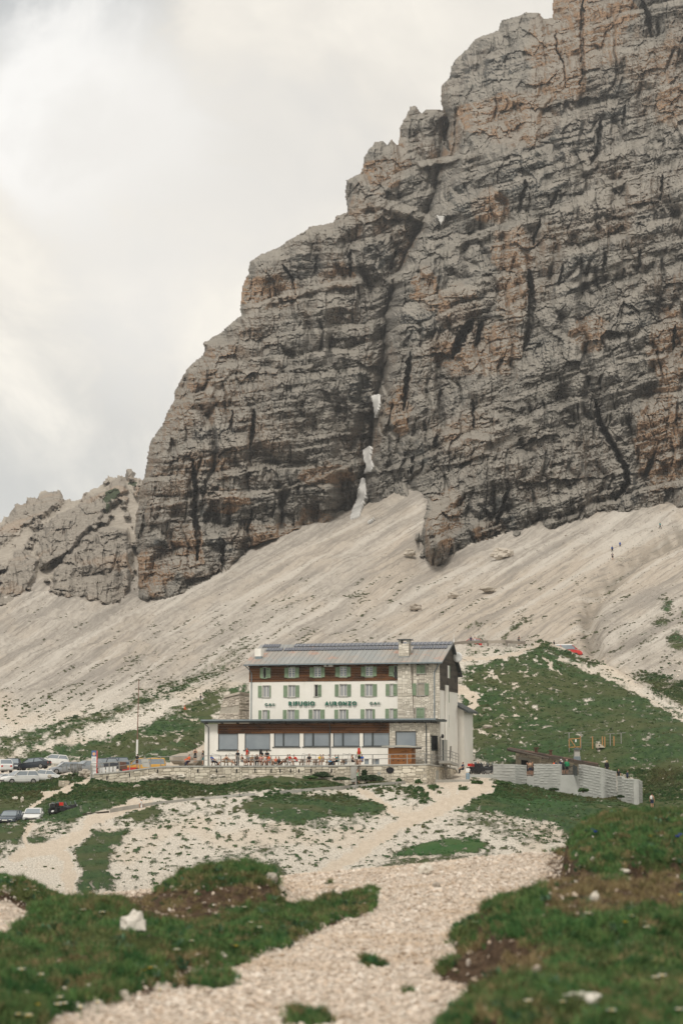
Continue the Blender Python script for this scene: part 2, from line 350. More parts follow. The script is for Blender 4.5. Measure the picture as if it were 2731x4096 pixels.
def build_cliff():
 st = 3.0
 xs = np.concatenate([np.arange(534, 2760, st), np.arange(2764, 3300, 9)]); ys = np.arange(-150, 2480, st)
 px, py = np.meshgrid(xs, ys)
 jx = px + 5.5 * fbm(px / 24, py / 24, 3, 3) + 3.5 * (hash2(np.floor(py / 11), 0, 4) - .5) + 9 * fbm(px / 90, py / 70, 2, 6)
 jy = py + 4.5 * fbm(px / 17, py / 17, 3, 7)
 jx = jx + 26 * fbm(py / 45, px / 90, 3, 9) * (px > 1600) * (px < 1760) * (py > 1960)
 # footprint: silhouette is broken, the foot is buried in the scree
 foot = [(x, y + 26) for x, y in BASE_OUT]
 msk = inside(jx, jy, RIDGE_OUT + [(3400, -160)] + foot)
 msk |= inside(px, py, [(2216, -10), (3400, -10), (3400, 2000), (2300, 1500)])
 D0 = D_CLIFF(px, py)
 K = np.where(px < 1450, .10 * (px - 560), 89 + (px - 1450) * .16 + sstep(px, 1450, 1900) * (px - 1450) * .16)
 K = K + 40 * sstep(px, 1500, 1600)
 mpp = D0 / F
 rel, led, S, tone = rock_relief(px, py, K, mpp)
 # couloir
 cy = np.array([p[1] for p in COULOIR]); cx = np.array([p[0] for p in COULOIR])
 dx = px - np.interp(py, cy, cx) + 12 * fbm(px / 60, py / 60, 2, 61)
 vis = sstep(py, 380, 520)
 rel += vis * (13 * np.exp(-np.abs(dx) / 16) + 30 * np.exp(-np.abs(dx) / 170) * (dx < 0) + 22 * np.exp(-np.abs(dx) / 34) * (dx >= 0) + 8 * np.exp(-np.abs(dx) / 170) * (dx >= 0))
 for line, hw, dep in CRACKS:
  m = (px > min(p[0] for p in line) - 90) & (px < max(p[0] for p in line) + 90) & (py > min(p[1] for p in line) - 90) & (py < max(p[1] for p in line) + 90)
  wob = 9 * fbm(px[m] / 30, py[m] / 26, 3, 71)
  d, al = seg_dist(px[m] + wob, py[m], line)
  tot = sum(math.dist(a, b) for a, b in zip(line[:-1], line[1:]))
  endf = sstep(al, -1, tot * .2) * sstep(tot - al, -1, tot * .2)
  e = hw * (.35 + .65 * endf) * (.8 + .5 * fbm(px[m] / 20, py[m] / 20, 2, 72))
  rel[m] += dep * 1.25 * (1 - sstep(d, e * .35, e)) + dep * .35 * np.exp(-d / (hw * 2.2))
 # overhanging roofs above the scree at the foot of the left buttress
 d, _ = seg_dist(px + 6 * fbm(px / 20, py / 20, 2, 74), py, [(990, 2205), (1060, 2176), (1130, 2160), (1190, 2128)])
 rel += 12 * (1 - sstep(d, 4, 15))
 lp = np.zeros_like(px)
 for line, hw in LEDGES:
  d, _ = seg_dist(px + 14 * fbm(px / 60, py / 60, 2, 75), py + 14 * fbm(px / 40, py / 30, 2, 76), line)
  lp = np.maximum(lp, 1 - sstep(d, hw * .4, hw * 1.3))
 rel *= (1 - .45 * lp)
 rel -= 22 * np.exp(-(np.hypot((px - 1730) / 90, (py - 2140) / 130)) ** 2)
 # round the skyline away from the viewer
 dist, _ = seg_dist(jx, jy, RIDGE_OUT)
 D = D0 + rel + 26 * (1 - np.sqrt(np.clip(1 - (1 - np.clip(dist / 75, 0, 1)) ** 2, 0, 1)))
 dn, _ = seg_dist(jx, jy, [(1690, 2262), (1665, 2240), (1662, 2150), (1670, 2080), (1668, 2020)])
 D = D + 24 * (1 - np.sqrt(np.clip(1 - (1 - np.clip(dn / 60, 0, 1)) ** 2, 0, 1))) * (py > 1990)
 rx, rz = ray(px, py)
 P = np.stack([rx * D, D, rz * D], -1)
 N = norm_of(P)
 och = np.zeros_like(px); dk = np.zeros_like(px)
 ax = px + 40 * fbm(px / 60, py / 60, 3, 81); ay = py + 40 * fbm(px / 70, py / 50, 3, 82)
 for x, y, a, b in OCHRE: och = np.maximum(och, 1 - sstep(np.hypot((ax - x) / (a * 1.25), (ay - y) / (b * 1.25)), .55, 1.15))
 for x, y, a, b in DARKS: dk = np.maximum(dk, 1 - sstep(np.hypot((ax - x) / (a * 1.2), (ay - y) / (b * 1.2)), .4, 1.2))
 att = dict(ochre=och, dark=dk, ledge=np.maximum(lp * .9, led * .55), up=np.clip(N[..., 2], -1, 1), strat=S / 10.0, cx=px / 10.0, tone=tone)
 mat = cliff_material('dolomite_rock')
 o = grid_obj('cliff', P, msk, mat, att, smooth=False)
 tag(o, kind='structure'); return o
def cliff_material(name, pale=.80):
 m, t, out = new_mat(name)
 pos = t.node('ShaderNodeNewGeometry').outputs['Position']
 up = t.attr('up'); S = t.attr('strat'); cx = t.attr('cx')
 fine = t.noise(pos, .55, 8, .68)
 mid = t.noise(pos, .09, 5, .6)
 big = t.noise(pos, .018, 4, .55)
 uv = t.node('ShaderNodeCombineXYZ', None, X=cx, Y=S).outputs[0]
 vst = t.noise(t.scalev(uv, (1.0, .16, 1)), .8, 6, .66, .5)      # water streaks
 vs2 = t.noise(t.scalev(uv, (1.0, .2, 1)), 1.7, 4, .6, .3)
 bed = t.noise(t.scalev(uv, (.05, 1, 1)), 2.2, 5, .65)             # bedding lines
 grey = t.mix(t.step(fine, .32, .68), (.118 * pale, .114 * pale, .106 * pale), (.26 * pale, .245 * pale, .218 * pale))
 grey = t.mix(t.step(bed, .46, .60, 0, .5), grey, (.30 * pale, .275 * pale, .238 * pale))
 grey = t.mix(t.step(t.attr('tone'), 0, .7, 0, .5), grey, (.32 * pale, .295 * pale, .255 * pale))
 grey = t.mix(t.step(t.attr('tone'), 0, -.7, 0, .55), grey, (.105 * pale, .098 * pale, .086 * pale))
 grey = t.mix(t.step(bed, .42, .34, 0, .5), grey, (.085, .083, .078))
 steep = t.step(up, .62, .30)
 of = t.math('ADD', t.math('MULTIPLY', t.attr('ochre'), .5), t.math('MULTIPLY', big, .75))
 of = t.math('ADD', of, t.math('MULTIPLY', vst, .35))
 of = t.math('MULTIPLY', t.step(of, .52, .76), t.math('ADD', t.math('MULTIPLY', steep, .75), .2))
 och = t.mix(t.step(fine, .35, .7), (.30, .175, .098), (.43, .29, .185))
 c = t.mix(t.math('MULTIPLY', of, .9), grey, och)
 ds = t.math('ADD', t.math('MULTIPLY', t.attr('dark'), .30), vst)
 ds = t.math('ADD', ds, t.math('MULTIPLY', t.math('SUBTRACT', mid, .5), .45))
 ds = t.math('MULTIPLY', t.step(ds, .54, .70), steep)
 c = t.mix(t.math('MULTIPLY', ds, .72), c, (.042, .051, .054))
 d2 = t.math('MULTIPLY', t.step(vs2, .58, .72), t.math('MULTIPLY', steep, .4))
 c = t.mix(d2, c, (.07, .075, .07))
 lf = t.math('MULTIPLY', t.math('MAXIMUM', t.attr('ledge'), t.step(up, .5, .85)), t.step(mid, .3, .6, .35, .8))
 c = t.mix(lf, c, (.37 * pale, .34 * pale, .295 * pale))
 h = t.math('ADD', t.math('MULTIPLY', fine, 1.0), t.math('MULTIPLY', bed, .8))
 surf(t, out, c, .95, .1, bump=h, bdist=.6, bstr=1.0)
 return m
# ------------------------------------------------------------------ far ridge on the left
FAR_OUT = [(-500, 2250), (-200, 2170), (0, 2095), (20, 2065), (36, 2060), (55, 2030), (70, 2010), (100, 2010), (105, 1990), (150, 1985), (165, 1960), (190, 1955), (205, 1965), (235, 1950), (250, 1965), (258, 1990), (310, 2000), (330, 1975), (380, 1950), (430, 1905), (470, 1900), (500, 1905), (505, 1875), (522, 1868), (540, 1880), (545, 1905), (580, 1915), (700, 1900)]
D_FAR = TPS([(-500, 2480, 545), (0, 2480, 540), (300, 2480, 550), (600, 2480, 590), (0, 2300, 640), (300, 2300, 650), (600, 2200, 700), (0, 2150, 770), (250, 2050, 800), (560, 2000, 800), (0, 2080, 830), (300, 1980, 860), (520, 1900, 880), (700, 1880, 900), (-500, 2200, 800)])
CRAGS = [([(60, 2200), (100, 2190), (150, 2240), (130, 2330), (60, 2420), (-60, 2450), (-60, 2380), (10, 2330)], .9), ([(150, 2120), (230, 2060), (330, 2010), (420, 1960), (480, 1900), (520, 1960), (420, 2040), (400, 2090), (330, 2150), (260, 2230), (160, 2270), (150, 2180)], 1.0),
 ([(330, 2150), (440, 2100), (510, 2120), (530, 2300), (500, 2410), (400, 2430), (340, 2400), (230, 2390), (200, 2360), (230, 2270)], 1.0), ([(0, 2110), (60, 2000), (260, 1950), (270, 2000), (180, 2060), (60, 2140), (-20, 2200)], .7), ([(170, 2530), (230, 2470), (330, 2400), (420, 2420), (330, 2490), (200, 2560)], .5),
 ([(-500, 2260), (-60, 2130), (0, 2110), (0, 2180), (-500, 2360)], .9), ([(490, 1930), (500, 1865), (545, 1865), (550, 1920)], .9)]
def build_far():
 st = 3.2
 xs = np.arange(-480, 700, st); ys = np.arange(1850, 2560, st)
 px, py = np.meshgrid(xs, ys)
 jx = px + 10 * fbm(px / 22, py / 22, 3, 13) + 12 * fbm(px / 60, py / 60, 2, 16); jy = py + 12 * fbm(px / 20, py / 20, 3, 17) - 14 * np.abs(fbm(px / 26, px * 0, 3, 14))
 msk = inside(jx, jy, FAR_OUT + [(700, 2600), (-500, 2600)]) | (py > 2300)
 wx = px + 18 * fbm(px / 40, py / 40, 3, 18); wy = py + 18 * fbm(px / 40, py / 40, 3, 19)
 cr = np.zeros_like(px)
 for poly, a in CRAGS: cr = np.maximum(cr, a * poly_field(wx, wy, poly, 16))
 cr = np.maximum(cr, .8 * sstep(fbm(px / 70, py / 60, 4, 24), .10, .25))
 rel, led, S, tone = rock_relief(px * 1.5 + 900, py * 1.5, .35 * px, .09, 1.3)
 D = D_FAR(px, py) - cr * 26 + cr * rel + (1 - cr) * 4.0 * fbm(px / 70, py / 50, 4, 20)
 dist, _ = seg_dist(jx, jy, FAR_OUT)
 D = D + 30 * (1 - np.sqrt(np.clip(1 - (1 - np.clip(dist / 40, 0, 1)) ** 2, 0, 1)))
 rx, rz = ray(px, py); P = np.stack([rx * D, D, rz * D], -1); N = norm_of(P)
 gr = np.zeros_like(px)
 for x, y, a, b in ((450, 1975, 40, 22), (430, 2000, 20, 14), (530, 1935, 20, 8), (430, 2030, 10, 18)):
  gr = np.maximum(gr, 1 - sstep(np.hypot((wx - x) / a, (wy - y) / b), .5, 1.3))
 mat = ridge_material()
 o = grid_obj('far_ridge', P, msk, mat, dict(crag=cr, up=N[..., 2], strat=S / 10, cx=px / 10, grass=gr), smooth=False)
 tag(o, kind='structure')
def ridge_material():
 m, t, out = new_mat('ridge_rock')
 pos = t.node('ShaderNodeNewGeometry').outputs['Position']
 fine = t.noise(pos, .4, 7, .65); big = t.noise(pos, .03, 4)
 uv = t.node('ShaderNodeCombineXYZ', None, X=t.attr('cx'), Y=t.attr('strat')).outputs[0]
 vst = t.noise(t.scalev(uv, (1, .2, 1)), .8, 5, .6)
 scree = t.mix(t.step(fine, .3, .7), (.30, .265, .222), (.43, .388, .332))
 rock = t.mix(t.step(fine, .32, .68), (.125, .113, .098), (.27, .24, .205))
 rock = t.mix(t.step(big, .5, .68, 0, .6), rock, (.33, .225, .15))
 rock = t.mix(t.step(vst, .58, .74, 0, .6), rock, (.085, .085, .08))
 f = t.math('MULTIPLY', t.step(t.math('ADD', t.attr('crag'), t.math('MULTIPLY', t.math('SUBTRACT', fine, .5), .5)), .3, .6), t.step(t.attr('up'), .9, .6, .55, 1))
 c = t.mix(f, scree, rock)
 g = t.step(t.math('ADD', t.attr('grass'), t.math('MULTIPLY', t.math('SUBTRACT', fine, .5), 1.2)), .4, .6)
 c = t.mix(g, c, (.05, .065, .035))
 surf(t, out, c, .95, .1, bump=fine, bdist=1.0)
 return m
# ------------------------------------------------------------------ slopes, hill and meadow
_col = []
for x, y, d in ((450, 3131, 229), (560, 3126, 228.5), (660, 3110, 228), (1000, 3107, 226), (1300, 3112, 223.5), (1500, 3120, 222), (1700, 3134, 220.5)):
 _col += [(x, y, d)]
for x in (500, 900, 1300, 1700):
 _col += [(x, 3086, 250), (x, 3050, 268), (x, 2900, 292)]
D_LAND = TPS(_col + [(-400, 3650, 80), (0, 3650, 78), (1366, 3650, 75), (2731, 3650, 70), (3200, 3650, 70), (0, 3500, 112), (1366, 3520, 104), (2731, 3500, 98), (700, 3480, 115), (2100, 3440, 118),
 (0, 3285, 197), (250, 3250, 199), (800, 3200, 203), (1366, 3300, 168), (700, 3330, 165), (1366, 3165, 212), (1900, 3125, 220), (2100, 3200, 208), (2300, 3245, 205), (2560, 3280, 200), (2731, 3330, 180), (3200, 3400, 170),
 (0, 3130, 238), (380, 3115, 231), (0, 3060, 262), (400, 3060, 258), (200, 3020, 275), (-400, 3100, 250),
 (1950, 3085, 236), (2200, 3090, 240), (2450, 3120, 232), (2000, 2950, 266), (2300, 2990, 254), (2500, 2970, 252), (2731, 3100, 226), (2731, 2950, 248), (3200, 3050, 230),
 (1850, 2640, 315), (2150, 2575, 330), (2400, 2660, 316), (2600, 2750, 300), (2731, 2820, 290), (3200, 2900, 280), (1850, 2800, 285), (2300, 2800, 285),
 (0, 2900, 312), (500, 2870, 305), (900, 2780, 312), (-400, 2900, 320), (0, 2700, 375), (0, 2500, 470), (500, 2600, 410), (1000, 2600, 385), (1000, 2350, 500), (1400, 2500, 410), (1400, 2250, 510),
 (560, 2440, 560), (900, 2300, 566), (1180, 2150, 578), (1440, 2085, 588), (1640, 2000, 562), (1560, 2040, 574), (1700, 2280, 512), (2200, 2130, 518), (2731, 2040, 512), (3300, 2010, 490), (-400, 2500, 520), (0, 2400, 560),
 (2450, 2230, 440), (2000, 2450, 400), (2400, 2450, 385), (2731, 2350, 400), (2731, 2600, 345), (3200, 2500, 350), (600, 2200, 700), (1400, 1980, 680), (2700, 1900, 620)], 3e-4)
CREST = [(1700, 2700), (1820, 2625), (1900, 2600), (2000, 2592), (2060, 2600), (2110, 2585), (2150, 2562), (2200, 2575), (2260, 2600), (2320, 2630), (2400, 2655), (2460, 2680), (2530, 2725), (2600, 2775), (2700, 2825), (2800, 2870), (3300, 3050)]
def land_D(px, py):
 px = np.asarray(px, float); py = np.asarray(py, float)
 D = D_LAND(px, py)
 cy = np.interp(px, [p[0] for p in CREST], [p[1] for p in CREST])
 j = sstep(px, 1830, 2050) * 30 * sstep(cy - py, -2, 12) * (1 - sstep(cy - py, 30, 260))
 D = D + j
 # the road cut on the scree (right)
 return D
# what grows or lies where: (polygon, amount, feather)
GRASS = [
 ([(1830, 2680), (1950, 2640), (2050, 2620), (2150, 2585), (2260, 2625), (2330, 2655), (2440, 2700), (2540, 2765), (2731, 2860), (3300, 3080), (3300, 3500), (2731, 3420), (2540, 3300), (2520, 3120), (1990, 3090), (1830, 3000)], .93, 14),
 ([(1830, 2575), (1960, 2575), (2100, 2560), (2150, 2545), (2230, 2600), (2150, 2640), (2000, 2650), (1830, 2670)], .40, 14),
 ([(2150, 2562), (2230, 2592), (2400, 2655), (2380, 2680), (2200, 2620), (2130, 2610)], .93, 5),
 ([(2520, 2690), (2600, 2690), (2731, 2720), (3300, 2780), (3300, 3000), (2731, 2840), (2620, 2780)], .9, 12),
 ([(2250, 2460), (2500, 2420), (2731, 2440), (3300, 2400), (3300, 2760), (2731, 2700), (2560, 2690), (2450, 2620), (2300, 2560)], .30, 50),
 ([(2640, 2400), (2680, 2390), (2700, 2420), (2670, 2450), (2640, 2440)], .95, 5), ([(2600, 2490), (2650, 2475), (2680, 2490), (2620, 2505)], .95, 5), ([(2650, 2540), (2731, 2520), (2760, 2600), (2680, 2610)], .9, 8), ([(2720, 2440), (2800, 2420), (2800, 2480), (2720, 2480)], .9, 8),
 ([(2010, 2540), (2080, 2490), (2140, 2455), (2130, 2480), (2060, 2530), (2010, 2560)], .95, 4), ([(1850, 2510), (1910, 2490), (1920, 2498), (1870, 2512)], .95, 3), ([(1860, 2580), (1920, 2540), (1950, 2530), (1930, 2560), (1880, 2590)], .8, 4),
 ([(-400, 3160), (-400, 3000), (0, 3030), (260, 2985), (450, 2950), (620, 2880), (760, 2810), (850, 2765), (1000, 2735), (1040, 2900), (900, 3070), (640, 3060), (500, 3062), (330, 3045), (250, 3060), (0, 3080)], .88, 10),
 ([(-400, 2960), (0, 2985), (200, 2910), (420, 2840), (600, 2760), (760, 2690), (900, 2640), (960, 2650), (850, 2720), (650, 2810), (450, 2900), (260, 2975), (0, 3050), (-400, 3040)], .74, 16),
 ([(0, 2960), (150, 2915), (280, 2880), (460, 2840), (700, 2735), (860, 2660), (840, 2690), (650, 2780), (460, 2865), (250, 2925), (0, 3000)], .85, 6),
 ([(380, 2860), (560, 2800), (760, 2700), (960, 2560), (1040, 2540), (1000, 2620), (820, 2720), (600, 2820), (450, 2880)], .56, 20),
 ([(0, 2820), (300, 2700), (700, 2520), (1200, 2330), (1500, 2280), (1500, 2340), (1250, 2450), (900, 2600), (500, 2760), (0, 2910)], .30, 30),
 ([(-400, 3125), (0, 3128), (220, 3100), (360, 3075), (390, 3085), (420, 3125), (640, 3115), (900, 3098), (1250, 3095), (1500, 3090), (1620, 3125), (1690, 3130), (1700, 3132), (1500, 3150), (1300, 3150), (1250, 3165), (1100, 3155), (860, 3185), (620, 3200), (540, 3180), (500, 3230), (430, 3240), (330, 3262), (300, 3290), (100, 3290), (-400, 3330)], .98, 5),
 ([(560, 3130), (800, 3120), (960, 3130), (900, 3180), (640, 3200), (540, 3190)], .80, 14),
 ([(350, 3200), (480, 3190), (520, 3200), (480, 3235), (330, 3255), (260, 3230)], .55, 10),
 ([(-400, 3300), (110, 3290), (110, 3330), (90, 3370), (0, 3385), (-400, 3400)], .95, 6), ([(-400, 3370), (90, 3360), (115, 3400), (60, 3430), (0, 3450), (-400, 3460)], .60, 8),
 ([(115, 3380), (130, 3320), (240, 3270), (340, 3265), (300, 3330), (220, 3370), (150, 3400)], .55, 8), ([(115, 3360), (180, 3350), (190, 3385), (130, 3402)], .95, 5),
 ([(360, 3335), (520, 3325), (470, 3390), (445, 3450), (455, 3520), (470, 3580), (310, 3580), (320, 3470), (285, 3400), (330, 3385)], .93, 8),
 ([(460, 3290), (540, 3225), (640, 3215), (660, 3260), (640, 3300), (520, 3300)], .88, 8), ([(640, 3225), (960, 3205), (980, 3250), (760, 3300), (560, 3340), (500, 3320), (640, 3290)], .42, 14),
 ([(960, 3205), (1110, 3165), (1300, 3175), (1420, 3180), (1520, 3215), (1580, 3240), (1400, 3280), (1330, 3270), (1200, 3310), (1060, 3290), (960, 3240)], .96, 6), ([(1040, 3290), (1400, 3260), (1560, 3260), (1480, 3300), (1250, 3350), (1080, 3340)], .55, 16),
 ([(950, 3215), (990, 3180), (1130, 3160), (1160, 3175), (1000, 3200), (1000, 3240)], .9, 5),
 ([(1566, 3145), (1620, 3138), (1780, 3128), (1775, 3150), (1740, 3200), (1680, 3225), (1640, 3190), (1570, 3165)], .75, 7), ([(1470, 3155), (1530, 3150), (1540, 3170), (1490, 3180)], .8, 5),
 ([(1560, 3185), (1680, 3160), (1720, 3230), (1660, 3260), (1600, 3240)], .35, 10), ([(1826, 3135), (1860, 3140), (1882, 3165), (1850, 3190), (1830, 3175)], .95, 3),
 ([(1880, 3112), (1990, 3118), (2100, 3128), (2240, 3146), (2330, 3152), (2470, 3172), (2570, 3186), (2731, 3220), (2731, 3420), (2300, 3420), (2240, 3310), (2150, 3290), (2000, 3265), (1830, 3250), (1860, 3230), (1960, 3160), (1940, 3140)], .97, 6),
 ([(1780, 3270), (1900, 3240), (2240, 3290), (2260, 3360), (2120, 3400), (1900, 3320), (1760, 3300)], .55, 14), ([(2230, 3150), (2330, 3210), (2400, 3300), (2330, 3310), (2260, 3230)], .35, 10),
 ([(1740, 3290), (1900, 3270), (1960, 3330), (2010, 3370), (1900, 3380), (1700, 3340)], .3, 12),
 ([(1560, 3415), (1640, 3385), (1760, 3358), (1900, 3360), (1955, 3385), (1920, 3415), (1760, 3425), (1640, 3430)], .98, 6), ([(1380, 3560), (1480, 3480), (1570, 3420), (1700, 3420), (1960, 3410), (2000, 3440), (1860, 3470), (1660, 3480), (1600, 3520), (1500, 3560)], .75, 12),
 ([(1950, 3400), (2120, 3430), (2180, 3410), (2060, 3480), (1900, 3470)], .45, 14), ([(1640, 3340), (1700, 3330), (1760, 3360), (1600, 3400), (1560, 3400)], .35, 10),
 ([(720, 3470), (900, 3400), (1050, 3360), (1180, 3370), (1100, 3430), (1000, 3480), (800, 3500)], .50, 16), ([(860, 3530), (1000, 3470), (1120, 3430), (1130, 3480), (1160, 3510), (1150, 3560), (860, 3560)], .72, 12), ([(620, 3320), (800, 3330), (1000, 3330), (900, 3360), (700, 3370)], .28, 14),
 ([(1500, 3320), (1620, 3310), (1600, 3360), (1500, 3350)], .35, 12), ([(1280, 3490), (1360, 3470), (1400, 3500), (1300, 3520)], .5, 10),
 ([(1830, 3010), (2010, 3010), (2000, 3100), (1830, 3100)], .35, 15),
]
BARE = [ # paths and worn earth: (line, half width, amount)
 ([(395, 3083), (330, 3133), (265, 3165), (200, 3180), (172, 3185), (168, 3205), (115, 3240), (100, 3262)], 9, 1), ([(120, 3290), (108, 3330), (100, 3370), (125, 3405)], 9, 1), ([(540, 3215), (430, 3262), (360, 3285), (340, 3340), (250, 3380), (130, 3405), (60, 3430)], 20, .9),
 ([(240, 3390), (265, 3440), (275, 3500), (280, 3570)], 22, .9), ([(600, 3215), (480, 3240), (400, 3280)], 16, .9), ([(1950, 3140), (1880, 3180), (1780, 3215), (1720, 3250), (1640, 3275), (1560, 3320), (1450, 3400), (1330, 3470), (1250, 3540)], 24, 1),
 ([(1445, 3160), (1500, 3190), (1560, 3235), (1640, 3268)], 11, 1), ([(1700, 3150), (1735, 3185), (1800, 3210)], 14, .8), ([(1800, 3150), (1810, 3190), (1790, 3215)], 13, .9), ([(1760, 3140), (1950, 3140)], 12, .9),
 ([(2000, 2940), (1930, 2925), (1850, 2905)], 4, .5), ([(1860, 2640), (2000, 2640), (2070, 2620), (2130, 2590), (2170, 2575)], 7, .9), ([(1830, 2760), (1900, 2790), (1880, 2850), (1830, 2880)], 16, .9), ([(1940, 2690), (2000, 2740)], 5, .6),
 ([(2175, 2640), (2240, 2700)], 7, .6), ([(1900, 3210), (2230, 3210)], 1, .0), ([(2230, 2640), (2400, 2700), (2560, 2775), (2731, 2890)], 8, .42), ([(2060, 2790), (2150, 2900)], 6, .3), ([(1150, 2900), (980, 2900), (900, 2980), (790, 3060)], 1, 0),
 ([(820, 2990), (760, 3030), (690, 3065)], 16, .9)]
def land_fields(px, py):
 wx = px + 30 * fbm(px / 60, py / 34, 4, 101) + 10 * fbm(px / 12, py / 8, 2, 104); wy = py + 18 * fbm(px / 50, py / 26, 4, 102) + 5 * fbm(px / 11, py / 7, 2, 105)
 g = np.zeros_like(px)
 for poly, a, fe in GRASS:
  x0 = min(p[0] for p in poly) - 60; x1 = max(p[0] for p in poly) + 60; y0 = min(p[1] for p in poly) - 60; y1 = max(p[1] for p in poly) + 60
  m = (px > x0) & (px < x1) & (py > y0) & (py < y1)
  if m.any():
   v = poly_field(wx[m], wy[m], poly, fe * 2.4 + 9) * a
   g[m] = np.maximum(g[m] * (1 - v) if a < .5 and False else g[m], v)
 bare = np.zeros_like(px)
 for line, hw, a in BARE:
  if a == 0: continue
  x0 = min(p[0] for p in line) - 90; x1 = max(p[0] for p in line) + 90; y0 = min(p[1] for p in line) - 90; y1 = max(p[1] for p in line) + 90
  m = (px > x0) & (px < x1) & (py > y0) & (py < y1)
  d, _ = seg_dist(wx[m], wy[m], line)
  bare[m] = np.maximum(bare[m], a * (1 - sstep(d, hw * .75, hw * 1.35)))
 # white bare patches in the hillside grass
 pat = sstep(fbm(px / 42, py / 17, 4, 111), .18, .36) * sstep(py, 3150, 2700) * .62
 pat += sstep(fbm(px / 24, py / 12, 3, 112), .26, .42) * .5 * (py < 3120)
 g = g * (1 - np.clip(pat * (px < 2150) * (py < 3100) * 1.0 + pat * .38 * (px >= 2150) * (py < 3100), 0, 1) * (1 - .6 * sstep(px, 1100, 400)))
 isl = sstep(fbm(px / 36 + 5, py / 15, 4, 114), .09, .27) * .66 * (py > 3150) * (px > 380)
 g = np.maximum(g, isl * (1 - bare)) - .30 * sstep(fbm(px / 48, py / 20, 4, 115), .08, .34) * (g > .5)
 g = np.clip(g, 0, 1) * (1 - bare)
 return g, bare
LB_ = [(-500, 2330), (600, 2330), (660, 2400), (850, 2330), (930, 2250), (1060, 2190), (1180, 2130), (1290, 2110), (1380, 2090), (1440, 2085), (1500, 2050), (1580, 2012), (1640, 1985), (1735, 1990), (1790, 2260), (1900, 2235), (2020, 2200), (2150, 2160), (2300, 2110), (2450, 2085), (2600, 2060), (2731, 2030), (3400, 1980)]
def land_base(px): return np.interp(px, [p[0] for p in LB_], [p[1] for p in LB_])
def build_land():
 xs = np.concatenate([np.arange(-420, 0, 12), np.arange(0, 2740, 4.0), np.arange(2748, 3300, 12)])
 ys = np.concatenate([np.arange(1955, 2520, 5.0), np.arange(2520, 3560, 3.4), np.arange(3564, 3700, 8)])
 px, py = np.meshgrid(xs, ys)
 D = land_D(px, py)
 g, bare = land_fields(px, py)
 rx, rz = ray(px, py)
 X = rx * D; Z = rz * D
 amp = np.clip((D - 60) / 300, .15, 1.6)
 dz = 1.0 * amp * fbm(X / 32, D / 32, 3, 121) + .35 * amp * fbm(X / 4, D / 4, 3, 122)
 # runnels down the scree, falling to the lower left
 q = (px * .50 + py * .87)
 scr = sstep(D, 300, 360)
 run = fbm(q / 30 + .35 * fbm(px / 400, py / 400, 2, 123), (px * .87 - py * .5) / 700, 4, 124)
 dz += scr * .55 * run
 # hummocks of turf
 dz += g * (.18 + .22 * fbm(X / 1.6, D / 1.6, 2, 125)) * (1 - scr)
 # gully on the right, cut by the path
 dgl, _ = seg_dist(px, py, [(2731, 2110), (2600, 2200), (2450, 2300), (2370, 2400), (2350, 2480), (2380, 2600)])
 gl = np.exp(-(dgl / 34.0) ** 2); dz -= gl * 2.2
 # the meadow drops to the foot of the terrace walls: keep it level there
 flat = sstep(py, 3060, 3090) * (1 - sstep(py, 3180, 3230)); dz *= 1 - .75 * flat
 P = np.stack([X, D, Z + dz], -1)
 N = norm_of(P)
 sand = sstep(fbm(px / 260, py / 120, 3, 131), -.05, .35) * .6
 for poly, a in (([(1500, 2500), (1800, 2350), (2200, 2250), (2731, 2100), (2731, 2330), (2400, 2420), (2340, 2560), (2450, 2680), (2100, 2560), (1800, 2560)], .9), ([(2200, 2440), (2360, 2560), (2560, 2740), (2520, 2740), (2200, 2560)], 1.0),
  ([(1500, 2200), (1640, 2090), (1680, 2280), (1600, 2380), (1400, 2480)], .8), ([(1200, 2200), (1420, 2090), (1560, 2080), (1350, 2220), (1100, 2350), (900, 2400)], .6), ([(0, 3100), (300, 3050), (450, 3050), (450, 3100), (0, 3130)], .7)):
  sand = np.maximum(sand, a * poly_field(px + 30 * fbm(px / 60, py / 40, 3, 132), py, poly, 40))
 sand = np.maximum(sand, bare)
 dark = gl * sstep(fbm(px / 50, py / 50, 2, 133), -.4, .3)
 bl = land_base(px)
 o = grid_obj('hillside', P, py > bl - 70, land_material(), dict(grass=g, sand=sand, gully=dark, run=run * scr, lush=poly_field(px + 40 * fbm(px / 30, py / 20, 3, 134), py + 16 * fbm(px / 30, py / 20, 3, 135), [(1580, 3425), (1660, 3385), (1780, 3360), (1900, 3362), (1950, 3390), (1900, 3412), (1760, 3420)], 8) + .6 * poly_field(px, py, [(1960, 3160), (2050, 3140), (2240, 3180), (2300, 3230), (2200, 3240), (2000, 3210)], 20), gx=px / 10, gy=py / 10, qx=q / 10, qy=(px * .87 - py * .5) / 10, scree=scr), smooth=True)
 tag(o, kind='structure')
 return o
_lz = {}
def ground(px, py):
 """point of the ground seen at a photograph pixel"""
 D = float(land_D(px, py)); return W(px, py, D)
